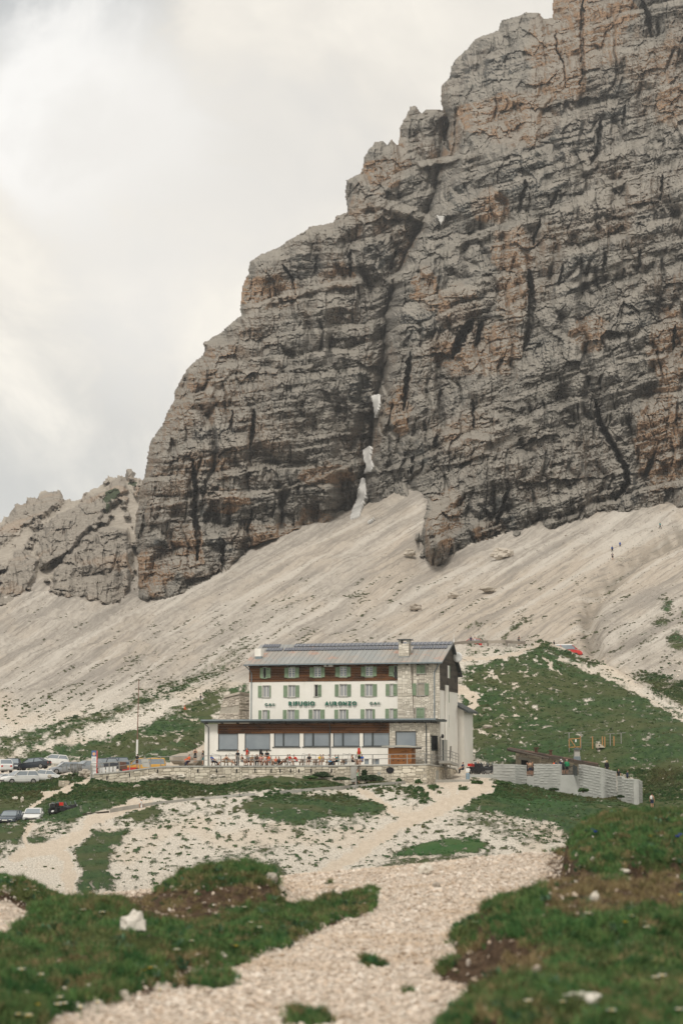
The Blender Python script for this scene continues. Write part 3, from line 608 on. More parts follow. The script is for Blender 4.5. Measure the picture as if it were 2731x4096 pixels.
def land_material():
 m, t, out = new_mat('alpine_ground')
 pos = t.node('ShaderNodeNewGeometry').outputs['Position']
 g = t.attr('grass'); sand = t.attr('sand'); scr = t.attr('scree')
 guv = t.node('ShaderNodeCombineXYZ', None, X=t.attr('gx'), Y=t.math('MULTIPLY', t.attr('gy'), 1.7)).outputs[0]
 f1 = t.noise(guv, .42, 6, .65); f2 = t.noise(guv, 1.5, 5, .65); big = t.noise(pos, .07, 4, .55); pb = t.noise(guv, 3.2, 3, .6)
 uv = t.node('ShaderNodeCombineXYZ', None, X=t.attr('qx'), Y=t.attr('qy')).outputs[0]
 stk = t.noise(t.scalev(uv, (1, .06, 1)), 1.5, 6, .66)
 stk2 = t.noise(t.scalev(uv, (1, .22, 1)), 3.6, 4, .62)
 white = t.mix(t.step(f2, .35, .65), (.42, .385, .33), (.65, .60, .525))
 white = t.mix(t.step(pb, .58, .70, 0, .4), white, (.22, .20, .165))
 sandc = t.mix(t.step(f1, .3, .7), (.46, .375, .285), (.58, .49, .39))
 c = t.mix(t.math('MULTIPLY', sand, .75), white, sandc)
 screec = t.mix(t.step(f1, .3, .7), (.32, .288, .252), (.435, .395, .345))
 screec = t.mix(t.math('MULTIPLY', sand, .6), screec, (.44, .37, .295))
 screec = t.mix(t.step(stk, .51, .62, 0, .75), screec, (.24, .218, .19))
 bigs = t.noise(t.scalev(uv, (1, .05, 1)), .28, 4, .6)
 screec = t.mix(t.step(bigs, .50, .62, 0, .62), screec, (.225, .205, .182)); screec = t.mix(t.step(bigs, .48, .38, 0, .65), screec, (.50, .465, .415))
 screec = t.mix(t.step(stk, .44, .34, 0, .5), screec, (.45, .418, .37))
 screec = t.mix(t.step(stk2, .60, .70, 0, .45), screec, (.18, .17, .135))
 screec = t.mix(t.step(f2, .62, .74, 0, .5), screec, (.17, .152, .13))
 c = t.mix(scr, c, screec)
 c = t.mix(t.math('MULTIPLY', t.attr('gully'), .6), c, (.17, .15, .12))
 # clumps: grass amount against a mid size noise, stretched along the fall line on the scree
 cl = t.math('ADD', t.math('MULTIPLY', f1, .62), t.math('MULTIPLY', f2, .38))
 cl = t.mix(t.math('MULTIPLY', scr, .6), cl, stk2)
 cl = t.math('ADD', cl, t.math('MULTIPLY', t.math('SUBTRACT', t.noise(guv, .13, 4, .6), .5), .55))
 th = t.math('SUBTRACT', t.math('MULTIPLY', g, .50), .27)
 fac = t.step(t.math('ADD', th, t.math('SUBTRACT', cl, .5)), -.085, .10)
 fac = t.math('MULTIPLY', fac, t.step(g, .04, .12))
 gr = t.mix(t.step(f1, .35, .66), (.024, .054, .020), (.054, .094, .034))
 gr = t.mix(t.step(big, .42, .58, 0, .6), gr, (.088, .086, .038))
 gr = t.mix(t.math('MULTIPLY', t.attr('lush'), .5), gr, (.040, .125, .034)); gr = t.mix(t.step(f2, .60, .72, 0, .35), gr, (.11, .12, .055))
 c = t.mix(fac, c, gr)
 h = t.math('ADD', t.math('MULTIPLY', f2, .5), t.math('ADD', f1, t.math('MULTIPLY', fac, .5)))
 surf(t, out, c, .95, .1, bump=h, bdist=.18)
 return m
# ------------------------------------------------------------------ building helpers
class Bag:
 """collects boxes, prisms and bars for one mesh"""
 def __init__(s): s.v = []; s.f = []
 def add(s, vs, fs):
  n = len(s.v); s.v += [tuple(v) for v in vs]; s.f += [tuple(i + n for i in f) for f in fs]; return s
 def box(s, x0, x1, y0, y1, z0, z1):
  if x0 > x1: x0, x1 = x1, x0
  if y0 > y1: y0, y1 = y1, y0
  if z0 > z1: z0, z1 = z1, z0
  return s.add([(x0, y0, z0), (x1, y0, z0), (x1, y1, z0), (x0, y1, z0), (x0, y0, z1), (x1, y0, z1), (x1, y1, z1), (x0, y1, z1)],
   [(0, 3, 2, 1), (4, 5, 6, 7), (0, 1, 5, 4), (1, 2, 6, 5), (2, 3, 7, 6), (3, 0, 4, 7)])
 def prism(s, a, b):
  """two equal loops of points joined to a solid"""
  n = len(a)
  return s.add(list(a) + list(b), [tuple(range(n))[::-1], tuple(range(n, 2 * n))] + [(i, (i + 1) % n, n + (i + 1) % n, n + i) for i in range(n)])
 def bar(s, p, q, w, h=None, up=(0, 0, 1)):
  h = h or w; p = Vector(p); q = Vector(q); d = (q - p).normalized()
  u = Vector(up)
  if abs(d.dot(u)) > .98: u = Vector((0, 1, 0))
  sx = d.cross(u).normalized() * w / 2; sy = sx.cross(d).normalized() * h / 2
  k = [-sx - sy, sx - sy, sx + sy, -sx + sy]
  return s.prism([p + c for c in k], [q + c for c in k])
 def tube(s, pts, r, n=6, caps=True):
  pts = [Vector(p) for p in pts]; rs = r if isinstance(r, (list, tuple)) else [r] * len(pts)
  rings = []; base = len(s.v); vs = []; fs = []
  ref = Vector((.31, .17, .93))
  for i, p in enumerate(pts):
   d = (pts[min(i + 1, len(pts) - 1)] - pts[max(i - 1, 0)]).normalized()
   a = d.cross(ref).normalized(); b = a.cross(d)
   for k in range(n):
    t = 2 * math.pi * k / n; vs.append(p + (a * math.cos(t) + b * math.sin(t)) * rs[i])
  for i in range(len(pts) - 1):
   for k in range(n): fs.append((i * n + k, i * n + (k + 1) % n, (i + 1) * n + (k + 1) % n, (i + 1) * n + k))
  if caps: fs.append(tuple(range(n))[::-1]); fs.append(tuple(range((len(pts) - 1) * n, len(pts) * n)))
  return s.add(vs, fs)
 def ball(s, c, rx, ry=None, rz=None, n=8, m=5):
  ry = ry or rx; rz = rz or rx; vs = [(c[0], c[1], c[2] - rz)]
  for i in range(1, m):
   ph = -math.pi / 2 + math.pi * i / m
   for k in range(n):
    t = 2 * math.pi * k / n; vs.append((c[0] + rx * math.cos(ph) * math.cos(t), c[1] + ry * math.cos(ph) * math.sin(t), c[2] + rz * math.sin(ph)))
  vs.append((c[0], c[1], c[2] + rz)); fs = []
  for k in range(n): fs.append((0, 1 + (k + 1) % n, 1 + k))
  for i in range(m - 2):
   for k in range(n): fs.append((1 + i * n + k, 1 + i * n + (k + 1) % n, 1 + (i + 1) * n + (k + 1) % n, 1 + (i + 1) * n + k))
  L = len(vs) - 1; o = 1 + (m - 2) * n
  for k in range(n): fs.append((o + k, o + (k + 1) % n, L))
  return s.add(vs, fs)
 def mesh(s, name, mats):
  me = bpy.data.meshes.new(name); me.from_pydata(s.v, [], s.f)
  bm = bmesh.new(); bm.from_mesh(me); bmesh.ops.recalc_face_normals(bm, faces=bm.faces); bm.to_mesh(me); bm.free()
  for m in (mats if isinstance(mats, (list, tuple)) else [mats]): me.materials.append(m)
  return me
 def build(s, name, mats, parent=None, smooth=False, loc=None):
  me = s.mesh(name, mats)
  if smooth: me.polygons.foreach_set('use_smooth', [True] * len(me.polygons))
  o = bpy.data.objects.new(name, me); SC.collection.objects.link(o)
  if parent: o.parent = parent
  if loc: o.location = loc
  return o
def empty(name, loc=(0, 0, 0), rz=0, label=None, cat=None, group=None):
 o = bpy.data.objects.new(name, None); SC.collection.objects.link(o)
 o.empty_display_size = .3; o.location = loc; o.rotation_euler = (0, 0, rz)
 return tag(o, label, cat, group)
def put(name, me, parent=None, loc=(0, 0, 0), rot=(0, 0, 0), scale=(1, 1, 1)):
 o = bpy.data.objects.new(name, me); SC.collection.objects.link(o)
 o.location = loc; o.rotation_euler = rot; o.scale = scale
 if parent: o.parent = parent
 return o
def copy_tree(o, parent=None):
 c = o.copy(); SC.collection.objects.link(c)
 if parent: c.parent = parent
 for ch in list(o.children): copy_tree(ch, c)
 return c
class Frame:
 """local frame: u to the right along a wall, n out of it, w up. yaw turns the right end nearer"""
 def __init__(s, origin, yaw):
  s.o = Vector(origin); s.yaw = yaw
  s.u = Vector((math.cos(yaw), -math.sin(yaw), 0)); s.n = Vector((-math.sin(yaw), -math.cos(yaw), 0))
 def on_n(s, px, py, n=0.0):
  """(u, w) of the pixel on the plane n = const"""
  d = pix_dir(px, py); k = (s.o.dot(s.n) + n) / d.dot(s.n)
  r = d * k - s.o; return r.dot(s.u), r.z
 def on_u(s, px, py, u=0.0):
  d = pix_dir(px, py); k = (s.o.dot(s.u) + u) / d.dot(s.u)
  r = d * k - s.o; return r.dot(s.n), r.z
 def U(s, px, n=0.0, py=2900): return s.on_n(px, py, n)[0]
 def Z(s, py, n=0.0, px=1400): return s.on_n(px, py, n)[1]
 def world(s, u, n, w): return s.o + s.u * u + s.n * n + Vector((0, 0, w))
 # as a Blender parent: local x = u, local y = -n, local z = w
 def root(s, name, **kw):
  e = empty(name, s.o, -s.yaw, **kw); return e
M = {}
def brick_like(name, c1, c2, rough=.9, spec=.15, rand=.12, var=.18, scale=2.0, bump=.01):
 m, t, out = new_mat(name)
 oi = t.node('ShaderNodeObjectInfo').outputs['Random']
 pos = t.node('ShaderNodeNewGeometry').outputs['Position']
 ra = t.node('ShaderNodeNewGeometry').outputs['Random Per Island']
 n = t.noise(pos, scale, 5, .65); n2 = t.noise(pos, .35, 3, .6)
 r = t.math('FRACT', t.math('ADD', oi, ra))
 f = t.math('ADD', t.math('MULTIPLY', r, .65), t.math('MULTIPLY', n, .5))
 c = t.mix(t.step(f, .15, .95), c1, c2)
 c = t.mix(t.step(n2, .50, .68, 0, .25), c, tuple(x * .7 for x in c1))
 surf(t, out, c, rough, spec, bump=n, bdist=bump)
 return m
def plank_mat(name, c1, c2, c3):
 m, t, out = new_mat(name)
 pos = t.node('ShaderNodeTexCoord').outputs['Object']
 wp = t.node('ShaderNodeNewGeometry').outputs['Position']
 oi = t.node('ShaderNodeObjectInfo').outputs['Random']
 g = t.noise(t.scalev(pos, (.5, 3, 22)), 1.6, 5, .65); b = t.noise(t.scalev(wp, (1, 1, 2.0)), .55, 5, .7)
 c = t.mix(t.step(t.math('ADD', t.math('MULTIPLY', oi, .5), t.math('MULTIPLY', g, .6)), .25, .75), c1, c2)
 c = t.mix(t.step(b, .50, .62, 0, .8), c, c3)
 surf(t, out, c, .8, .2, bump=g, bdist=.006)
 return m
def make_materials():
 m, t, out = new_mat('white_plaster'); pos = t.node('ShaderNodeNewGeometry').outputs['Position']
 n = t.noise(pos, .5, 5, .6); st = t.noise(t.scalev(pos, (1, 1, .09)), 1.6, 5, .65); fg = t.noise(pos, 7, 4, .6)
 c = t.mix(t.step(n, .3, .7), (.76, .735, .67), (.82, .795, .74)); c = t.mix(t.step(st, .56, .74, 0, .35), c, (.50, .475, .42))
 surf(t, out, c, .9, .15, bump=fg, bdist=.01); M['plaster'] = m
 M['plaster2'] = M['plaster']
 M['stone'] = brick_like('facing_stone', (.48, .44, .37), (.74, .69, .60))
 M['wallstone'] = brick_like('rubble_stone', (.40, .355, .28), (.70, .64, .53))
 M['mortar'] = simple_mat('mortar', (.34, .31, .26), .95, .2, 2.0)
 M['buttress'] = brick_like('buttress_stone', (.32, .28, .235), (.52, .47, .40))
 M['wood'] = plank_mat('weathered_planks', (.075, .033, .016), (.16, .072, .030), (.035, .020, .013))
 M['darkwood'] = plank_mat('grey_brown_planks', (.045, .038, .030), (.080, .066, .052), (.028, .024, .022))
 M['kiosk'] = plank_mat('varnished_pine', (.24, .095, .030), (.36, .155, .050), (.19, .075, .026))
 M['shutter'] = simple_mat('green_shutter_paint', (.205, .28, .18), .65, .14, 3.0, .3, rand=.12)
 M['shutterd'] = simple_mat('dark_green_shutter_paint', (.13, .21, .12), .65, .14, 3.0)
 M['letter'] = simple_mat('green_sign_paint', (.010, .135, .085), .45, .1, 3, .4)
 M['frame'] = simple_mat('white_window_frame', (.72, .70, .65), .5, .05, 3, .35)
 M['sill'] = simple_mat('grey_stone_trim', (.38, .375, .34), .9, .1, 3)
 M['antra'] = simple_mat('anthracite_metal', (.050, .060, .062), .5, .12, 2, .4)
 M['gutter'] = simple_mat('grey_blue_gutter', (.19, .23, .25), .45, .12, 2, .4)
 M['galv'] = simple_mat('galvanised_steel', (.30, .29, .27), .55, .15, 6, .4, metal=.3)
 M['black'] = simple_mat('black_metal', (.018, .019, .020), .5, .1, 3, .4)
 M['conc'] = simple_mat('concrete', (.40, .39, .355), .9, .14, .9)
 M['precast'] = simple_mat('pale_precast_concrete', (.42, .425, .40), .9, .14, .45)
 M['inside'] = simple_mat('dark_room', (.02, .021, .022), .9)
 M['snow'] = simple_mat('old_snow', (.58, .57, .545), .7, .3, .12, .2); M['whiterock'] = brick_like('white_limestone', (.58, .54, .48), (.72, .69, .63), bump=.02)
 M['rock'] = brick_like('loose_rock', (.36, .32, .265), (.60, .555, .48), bump=.03)
 M['white'] = simple_mat('white_paint', (.72, .72, .70), .4, .05, 2, .4)
 M['red'] = simple_mat('red_paint', (.55, .03, .02), .35, .1, 2, .45)
 M['yellow'] = simple_mat('yellow_paint', (.72, .36, .02), .4, .08, 2, .4)
 M['bench'] = plank_mat('bench_wood', (.22, .115, .055), (.33, .18, .09), (.14, .08, .045))
 M['rust'] = simple_mat('rusty_sheet', (.10, .045, .028), .7, .3, 3)
 m, t, out = new_mat('window_glass')
 pos = t.node('ShaderNodeNewGeometry').outputs['Position']; n = t.noise(pos, .5, 2)
 b = surf(t, out, t.mix(t.step(n, .3, .7), (.17, .205, .235), (.22, .255, .28)), .06, .9); b.inputs['Coat Weight'].default_value = .35  # pale blue-grey base colour stands in for part of the sky reflection
 M['glass'] = m
 m, t, out = new_mat('lace_curtain_behind_glass')
 b = surf(t, out, (.30, .31, .32), .15, .6); M['curtain'] = m
 # painted standing seam roof, flaking to reddish primer
 m, t, out = new_mat('flaking_sheet_metal')
 pos = t.node('ShaderNodeNewGeometry').outputs['Position']; oi = t.node('ShaderNodeObjectInfo').outputs['Random']
 n = t.noise(pos, .8, 7, .7); n2 = t.noise(pos, .22, 3, .6)
 base = t.mix(oi, (.26, .25, .23), (.34, .315, .285)); base = t.mix(t.step(n2, .42, .6, 0, .5), base, (.25, .28, .29))
 f = t.step(t.math('ADD', n, t.math('MULTIPLY', t.math('SUBTRACT', n2, .5), -.9)), .58, .72, 0, .6)
 c = t.mix(f, base, (.42, .225, .16)); surf(t, out, c, .6, .3); M['roof'] = m
 # solar cells
 m, t, out = new_mat('solar_cells')
 tc = t.node('ShaderNodeTexCoord').outputs['Object']; sx = t.node('ShaderNodeSeparateXYZ', None, i0=tc)
 gx = t.math('FRACT', t.math('MULTIPLY', sx.outputs[0], 2.9)); g = t.math('LESS_THAN', gx, .13)
 c = t.mix(g, (.085, .095, .125), (.42, .43, .43)); surf(t, out, c, .35, .5); M['solar'] = m
def rubble(parent, mat, region, avg_w, avg_h, place, prefer_parts=300, depth=.07, seed=1, holes=(), name='stone', orth=True, gap=.018):
 """lay stones in uneven courses inside region(u0,u1,w0,w1); place(u, w, half_u, half_w, depth) gives the 8 corners.
 The largest are objects of their own, the rest one part."""
 rng = random.Random(seed); u0, u1, w0, w1 = region; out = []
 cells = []
 # random merging of a fine grid gives ashlar of mixed sizes
 cw, ch = avg_w / 2, avg_h / 2
 nx = max(1, int((u1 - u0) / cw)); ny = max(1, int((w1 - w0) / ch))
 cw = (u1 - u0) / nx; ch = (w1 - w0) / ny
 used = [[False] * nx for _ in range(ny)]
 for j in range(ny):
  for i in range(nx):
   if used[j][i]: continue
   w_ = rng.choice((2, 2, 3, 3, 4, 1)); h_ = rng.choice((1, 2, 2, 2, 3))
   if rng.random() < .12: w_, h_ = 1, 3
   a = 0
   while a < w_ and i + a < nx and not used[j][i + a]: a += 1
   h_ = min(h_, ny - j)
   ok = True
   for jj in range(j, j + h_):
    for ii in range(i, i + a):
     if used[jj][ii]: ok = False
   if not ok: h_ = 1
   for jj in range(j, j + h_):
    for ii in range(i, i + a): used[jj][ii] = True
   cells.append((u0 + i * cw, u0 + (i + a) * cw, w0 + j * ch, w0 + (j + h_) * ch))
 keep = []
 for c in cells:
  if any(c[0] < h[1] and c[1] > h[0] and c[2] < h[3] and c[3] > h[2] for h in holes):
   # trim against holes: drop when mostly inside
   cu, cwz = (c[0] + c[1]) / 2, (c[2] + c[3]) / 2
   if any(h[0] < cu < h[1] and h[2] < cwz < h[3] for h in holes): continue
   for h in holes:
    if c[0] < h[1] and c[1] > h[0] and c[2] < h[3] and c[3] > h[2]:
     l = list(c)
     cand = [(h[0] - l[0], 1, h[0]), (l[1] - h[1], 0, h[1]), (h[2] - l[2], 3, h[2]), (l[3] - h[3], 2, h[3])]
     best = max(cand); 
     l[best[1]] = best[2]; c = tuple(l)
   if c[1] - c[0] < .06 or c[3] - c[2] < .05: continue
  keep.append(c)
 keep.sort(key=lambda c: -(c[1] - c[0]) * (c[3] - c[2]))
 rest = Bag()
 def shape(bag, c):
  g = gap * rng.uniform(.6, 1.5); a, b, lo, hi = c[0] + g, c[1] - g, c[2] + g, c[3] - g
  d = depth * rng.uniform(.35, 1.0)
  j = lambda s_: rng.uniform(-s_, s_)
  jw = (b - a) * (.06 if orth else .14); jh = (hi - lo) * (.08 if orth else .16)
  base = [(a, lo), (b, lo), (b, hi), (a, hi)]
  cut = .12 if orth else .24
  loop = []
  for q, (x, y) in enumerate(base):
   x2, y2 = base[(q + 1) % 4]; x0, y0 = base[q - 1]
   loop.append((x + (x0 - x) * cut * rng.uniform(.3, 1), y + (y0 - y) * cut * rng.uniform(.3, 1)))
   loop.append((x + (x2 - x) * cut * rng.uniform(.3, 1), y + (y2 - y) * cut * rng.uniform(.3, 1)))
  cu, cv = (a + b) / 2, (lo + hi) / 2
  back = [place(x, y, -.02) for x, y in loop]
  mid = [place(x, y, d * .6) for x, y in loop]
  front = [place(cu + (x - cu) * .84 + j(jw * .3), cv + (y - cv) * .82 + j(jh * .3), d) for x, y in loop]
  n = len(loop); fs = [tuple(range(2 * n, 3 * n))]
  for r in range(2):
   for k in range(n): fs.append((r * n + k, r * n + (k + 1) % n, (r + 1) * n + (k + 1) % n, (r + 1) * n + k))
  bag.add(back + mid + front, fs)
 for i, c in enumerate(keep):
  if i < prefer_parts:
   b = Bag(); shape(b, c); b.build(name, mat, parent)
  else: shape(rest, c)
 if rest.v:
  o = rest.build(name + 's_smaller', mat, parent); o['kind'] = 'stuff'; o.name = 'small_stones'
 return len(keep)
# ------------------------------------------------------------------ the mountain refuge
YAW = math.radians(14)
HUT = Frame(W(1592, 2700, 232.5), YAW)      # origin on the main facade at the inner edge of the stone part
HUT.o.z = 0.0
PE = 5.6                                    # how far the low front wing stands out
def local_rect(l, r, t, b, n):
 """photograph rectangle on the plane n -> u0,u1,w0,w1 in metres"""
 u0, _ = HUT.on_n(l, (t + b) / 2, n); u1, _ = HUT.on_n(r, (t + b) / 2, n)
 c = (l + r) / 2
 return u0, u1, HUT.on_n(c, b, n)[1], HUT.on_n(c, t, n)[1]
def z1(x): return 780 + x * .35077
def y1(y): return 2530 + y * .35077
def z2(x): return 1330 + x * .36352
def y2(y): return 2530 + y * .36352
def wall_with_holes(bag, u0, u1, w0, w1, holes, n, t, face=lambda u, n, w: (u, -n, w)):
 """a wall slab of thickness t whose outer face is at n, with rectangular openings"""
 us = sorted({u0, u1, *[h[0] for h in holes], *[h[1] for h in holes]}); ws = sorted({w0, w1, *[h[2] for h in holes], *[h[3] for h in holes]})
 us = [u for u in us if u0 <= u <= u1]; ws = [w for w in ws if w0 <= w <= w1]
 def solid(i, j):
  if i < 0 or j < 0 or i >= len(us) - 1 or j >= len(ws) - 1: return False
  cu, cw = (us[i] + us[i + 1]) / 2, (ws[j] + ws[j + 1]) / 2
  return not any(h[0] < cu < h[1] and h[2] < cw < h[3] for h in holes)
 for i in range(len(us) - 1):
  for j in range(len(ws) - 1):
   if not solid(i, j): continue
   a, b, c, d = us[i], us[i + 1], ws[j], ws[j + 1]
   bag.add([face(a, n, c), face(b, n, c), face(b, n, d), face(a, n, d)], [(0, 1, 2, 3)])
   bag.add([face(a, n - t, c), face(b, n - t, c), face(b, n - t, d), face(a, n - t, d)], [(3, 2, 1, 0)])
   for di, dj, p, q in ((-1, 0, (a, c), (a, d)), (1, 0, (b, c), (b, d)), (0, -1, (a, c), (b, c)), (0, 1, (a, d), (b, d))):
    if not solid(i + di, j + dj):
     bag.add([face(p[0], n, p[1]), face(q[0], n, q[1]), face(q[0], n - t, q[1]), face(p[0], n - t, p[1])], [(0, 1, 2, 3)])
def shutter_mesh(w, h, closed=False):
 """board leaf; hinge straps when shown closed, slats when folded open"""
 b = Bag()
 b.box(0, w, -.035, 0, 0, h)
 if closed:
  n = max(2, int(w / .16))
  for k in range(n): b.box(w * k / n + .008, w * (k + 1) / n - .008, -.052, -.0352, .01, h - .01)
 else:
  n = 11
  for k in range(n):
   z = h * (k + .12) / n; b.prism([(.02, -.0352, z), (w - .02, -.0352, z), (w - .02, -.075, z), (.02, -.075, z)], [(.02, -.0352, z + h / n * .72), (w - .02, -.0352, z + h / n * .72), (w - .02, -.0352 - .004, z + h / n * .72), (.02, -.0352 - .004, z + h / n * .72)])
 return b
def add_window(root, rect, n, left=None, right=None, kind='plain', sill=True, trim='green', recess=.16, label=None):
 """window > casing, frame, pane, shutter. rect = opening u0,u1,w0,w1"""
 u0, u1, w0, w1 = rect; cx = (u0 + u1) / 2
 win = Bag()
 T = .07
 # surround
 win.box(u0 - T, u0, -n - .03, -n + recess, w0, w1 + T); win.box(u1, u1 + T, -n - .03, -n + recess, w0, w1 + T)
 win.box(u0, u1, -n - .03, -n + recess, w1, w1 + T)
 wo = win.build('window', M['shutter'] if trim == 'green' else M['sill'], root)
 if label: wo['label'] = label
 if sill: Bag().box(u0 - .16, u1 + .16, -n - .09, -n + recess, w0 - .08, w0).build('sill', M['shutter'] if trim == 'green' else M['sill'], wo)
 if kind in ('plain', 'barred'):
  f = Bag(); fw = .055; yb = -n + .09
  f.box(u0, u1, yb, yb + .05, w0, w0 + fw); f.box(u0, u1, yb, yb + .05, w1 - fw, w1)
  f.box(u0, u0 + fw, yb, yb + .05, w0 + fw, w1 - fw); f.box(u1 - fw, u1, yb, yb + .05, w0 + fw, w1 - fw)
  f.box(cx - fw * .8, cx + fw * .8, yb - .01, yb + .05, w0 + fw, w1 - fw)
  f.build('frame', M['frame'], wo)
  for a, c in ((u0 + fw, cx - fw * .8), (cx + fw * .8, u1 - fw)):
   Bag().box(a, c, yb + .03, yb + .045, w0 + fw, w1 - fw).build('pane', M['curtain'] if kind == 'plain' else M['glass'], wo)
  if kind == 'barred':
   g = Bag()
   for k in (1, 2, 3):
    z = w0 + (w1 - w0) * k / 4; g.box(u0 + fw, u1 - fw, yb - .015, yb + .02, z - .018, z + .018)
   g.build('glazing_bar', M['frame'], wo)
 elif kind == 'dark':
  Bag().box(u0, u1, -n + .13, -n + .145, w0, w1).build('pane', M['inside'], wo)
  f = Bag(); f.box(u0, u0 + .05, -n + .08, -n + .12, w0, w1); f.box(u1 - .05, u1, -n + .08, -n + .12, w0, w1); f.build('frame', M['frame'], wo)
 h = w1 - w0
 for side in (left, right):
  if not side: continue
  a, b, closed = side; w = b - a
  sb = shutter_mesh(w, h + .04, closed)
  so = sb.build('shutter', M['shutter'], wo, loc=(a, -n - .032, w0 - .02))
  if closed:
   for z in (w0 + h * .16, w0 + h * .84): Bag().box(a, b - w * .35, -n - .092, -n - .086, z - .02, z + .02).build('hinge_strap', M['black'], wo)
  if side is left and not closed: so['label'] = so.get('label', '') or 'open louvred shutter'
  elif not closed: so['label'] = 'open louvred shutter'
 return wo
def build_hut():
 R = HUT.root('mountain_refuge', label='large white mountain refuge with green shutters, stone corner and long metal roof', cat='mountain refuge')
 uL = HUT.U(998, 0, 2760); uS = HUT.U(1592, 0, 2760); uR = HUT.U(1758.5, 0, 2760)
 zEaveL = HUT.on_n(1001, 2660, 0)[1]; zE = HUT.on_n(1500, 2651, 0)[1]
 zBand = HUT.on_n(1300, 2725, 0)[1]
 DEPTH = 11.0
 zBase = -1.6
 # openings of the main facade ---------------------------------------------------
 wins = []
 def S1(a, b): return (HUT.U(z1(a)), HUT.U(z1(b)))
 def S2(a, b): return (HUT.U(z2(a)), HUT.U(z2(b)))
 def w(reg, op, ys, left, right, kind='plain', cl=False, cr=False, trim='grey', label=None):
  zf, yf = (z1, y1) if reg == 1 else (z2, y2)
  rect = local_rect(zf(op[0]), zf(op[1]), yf(ys[0]), yf(ys[1]), 0)
  L = (HUT.U(zf(left[0])), HUT.U(zf(left[1])), cl) if left else None
  Rr = (HUT.U(zf(right[0])), HUT.U(zf(right[1])), cr) if right else None
  wins.append((rect, L, Rr, kind, trim, label))
 # top floor in the timber band
 w(1, (777, 812), (405, 518), (742, 775), (813, 862), 'dark', False, True, 'green', 'half closed window at the left end of the top floor')
 w(1, (1064, 1142), (402, 512), (1020, 1060), (1145, 1187), 'barred', trim='green'); w(1, (1358, 1438), (400, 508), (1308, 1350), (1441, 1481), 'barred', trim='green')
 w(2, (80, 156), (380, 484), (31, 74), (160, 202), 'barred', trim='green'); w(2, (362, 442), (378, 480), (316, 356), (446, 488), 'barred', trim='green')
 w(2, (676, 708), (372, 480), (623, 673), (711, 733), 'dark', True, False, 'green', 'half closed window with dark cloth hung over its sill')
 # second floor
 w(1, (778, 848), (608, 738), (718, 761), (851, 864)); w(1, (1068, 1142), (604, 736), (1008, 1052), (1146, 1189)); w(1, (1364, 1398), (598, 728), None, (1400, 1440), 'dark', cr=True, label='window with one closed leaf and a dark gap')
 w(2, (82, 156), (572, 700), (25, 67), (160, 203)); w(2, (362, 440), (570, 700), (309, 351), (443, 489)); w(2, (634, 666), (568, 694), (585, 626), (669, 712), cr=True)
 # first floor (its foot stands on the low roof)
 w(1, (775, 825), (888, 1012), (725, 757), (828, 852)); w(1, (1060, 1134), (884, 1012), (1003, 1046), (1138, 1186)); w(1, (1352, 1428), (880, 1010), (1297, 1338), (1431, 1478))
 w(2, (78, 148), (850, 965), (21, 62), (151, 173)); w(2, (366, 436), (845, 965), (308, 350), (439, 466)); w(2, (632, 667), (840, 962), (580, 621), (670, 712), cr=True)
 stone_wins = []
 def ws(op, ys, left, right, kind, cl, cr, label=None):
  rect = local_rect(z2(op[0]), z2(op[1]), y2(ys[0]), y2(ys[1]), 0)
  stone_wins.append((rect, (HUT.U(z2(left[0])), HUT.U(z2(left[1])), cl) if left else None, (HUT.U(z2(right[0])), HUT.U(z2(right[1])), cr) if right else None, kind, 'grey', label))
 ws((930, 1018), (360, 450), (930, 970), (973, 1018), 'none', True, True, 'closed shutters high in the stone facing')
 ws((938, 1010), (562, 690), (881, 922), (1017, 1061), 'plain', False, False)
 ws((925, 1010), (832, 948), (925, 967), (968, 1010), 'none', True, True, 'closed shutters just above the low roof')
 holes = [v[0] for v in wins + stone_wins]
 wall = Bag()
 wall_with_holes(wall, uL, uR, zBase, zE, holes, 0, .32)
 # left gable wall, back wall
 wall.box(uL, uL + .3, .325, DEPTH, zBase, zE - .05); wall.box(uL + .3, uR - .3, DEPTH - .3, DEPTH, zBase, zE - 2.6)
 for f in range(3): wall.box(uL + .35, uR - .35, .5, DEPTH - .4, -.2 + f * 2.9, -.1 + f * 2.9)
 wall.build('wall', M['plaster'], R)
 for v in wins:
  add_window(R, v[0], 0.0 if v[0][2] < zBand else .06, v[1], v[2], v[3], True, v[4], label=v[5])
 for v in stone_wins: add_window(R, v[0], .10, v[1], v[2], v[3], True, v[4], label=v[5])
 # timber cladding above the white wall
 y = zBand; k = 0; pl_h = .195
 while y < zE - .02:
  top = min(y + pl_h - .012, zE)
  cuts = [uL - .02] ; ranges = []
  hs = sorted([(h[0] - .07, h[1] + .07) for h in [v[0] for v in wins] if h[2] - .08 < top and h[3] + .07 > y])
  cur = uL - .03
  for a, b in hs:
   if a > cur: ranges.append((cur, a))
   cur = max(cur, b)
  ranges.append((cur, uS))
  for a, b in ranges:
   n = max(1, round((b - a) / 4.2))
   for q in range(n):
    a2 = a + (b - a) * q / n + (.006 if q else 0); b2 = a + (b - a) * (q + 1) / n
    Bag().box(a2, b2, -.055 - random.uniform(0, .014), -.002, y, top).build('plank', M['wood'], R)
  y += pl_h; k += 1
 # stone facing with the chimney breast
 Bag().box(uS, uR + .004, -.045, -.003, HUT.Z(2885), zE).build('mortar_bed', M['mortar'], R)
 wl = local_rect(z2(850), z2(1180), 2640, 2885, 0)
 uB0 = HUT.U(z2(862)); uB1 = HUT.U(z2(892))
 # breast: a tapering slab in front
 uB_top, uB_bot = HUT.U(z2(858), .3), HUT.U(z2(893), .3); zlo = HUT.Z(2885)
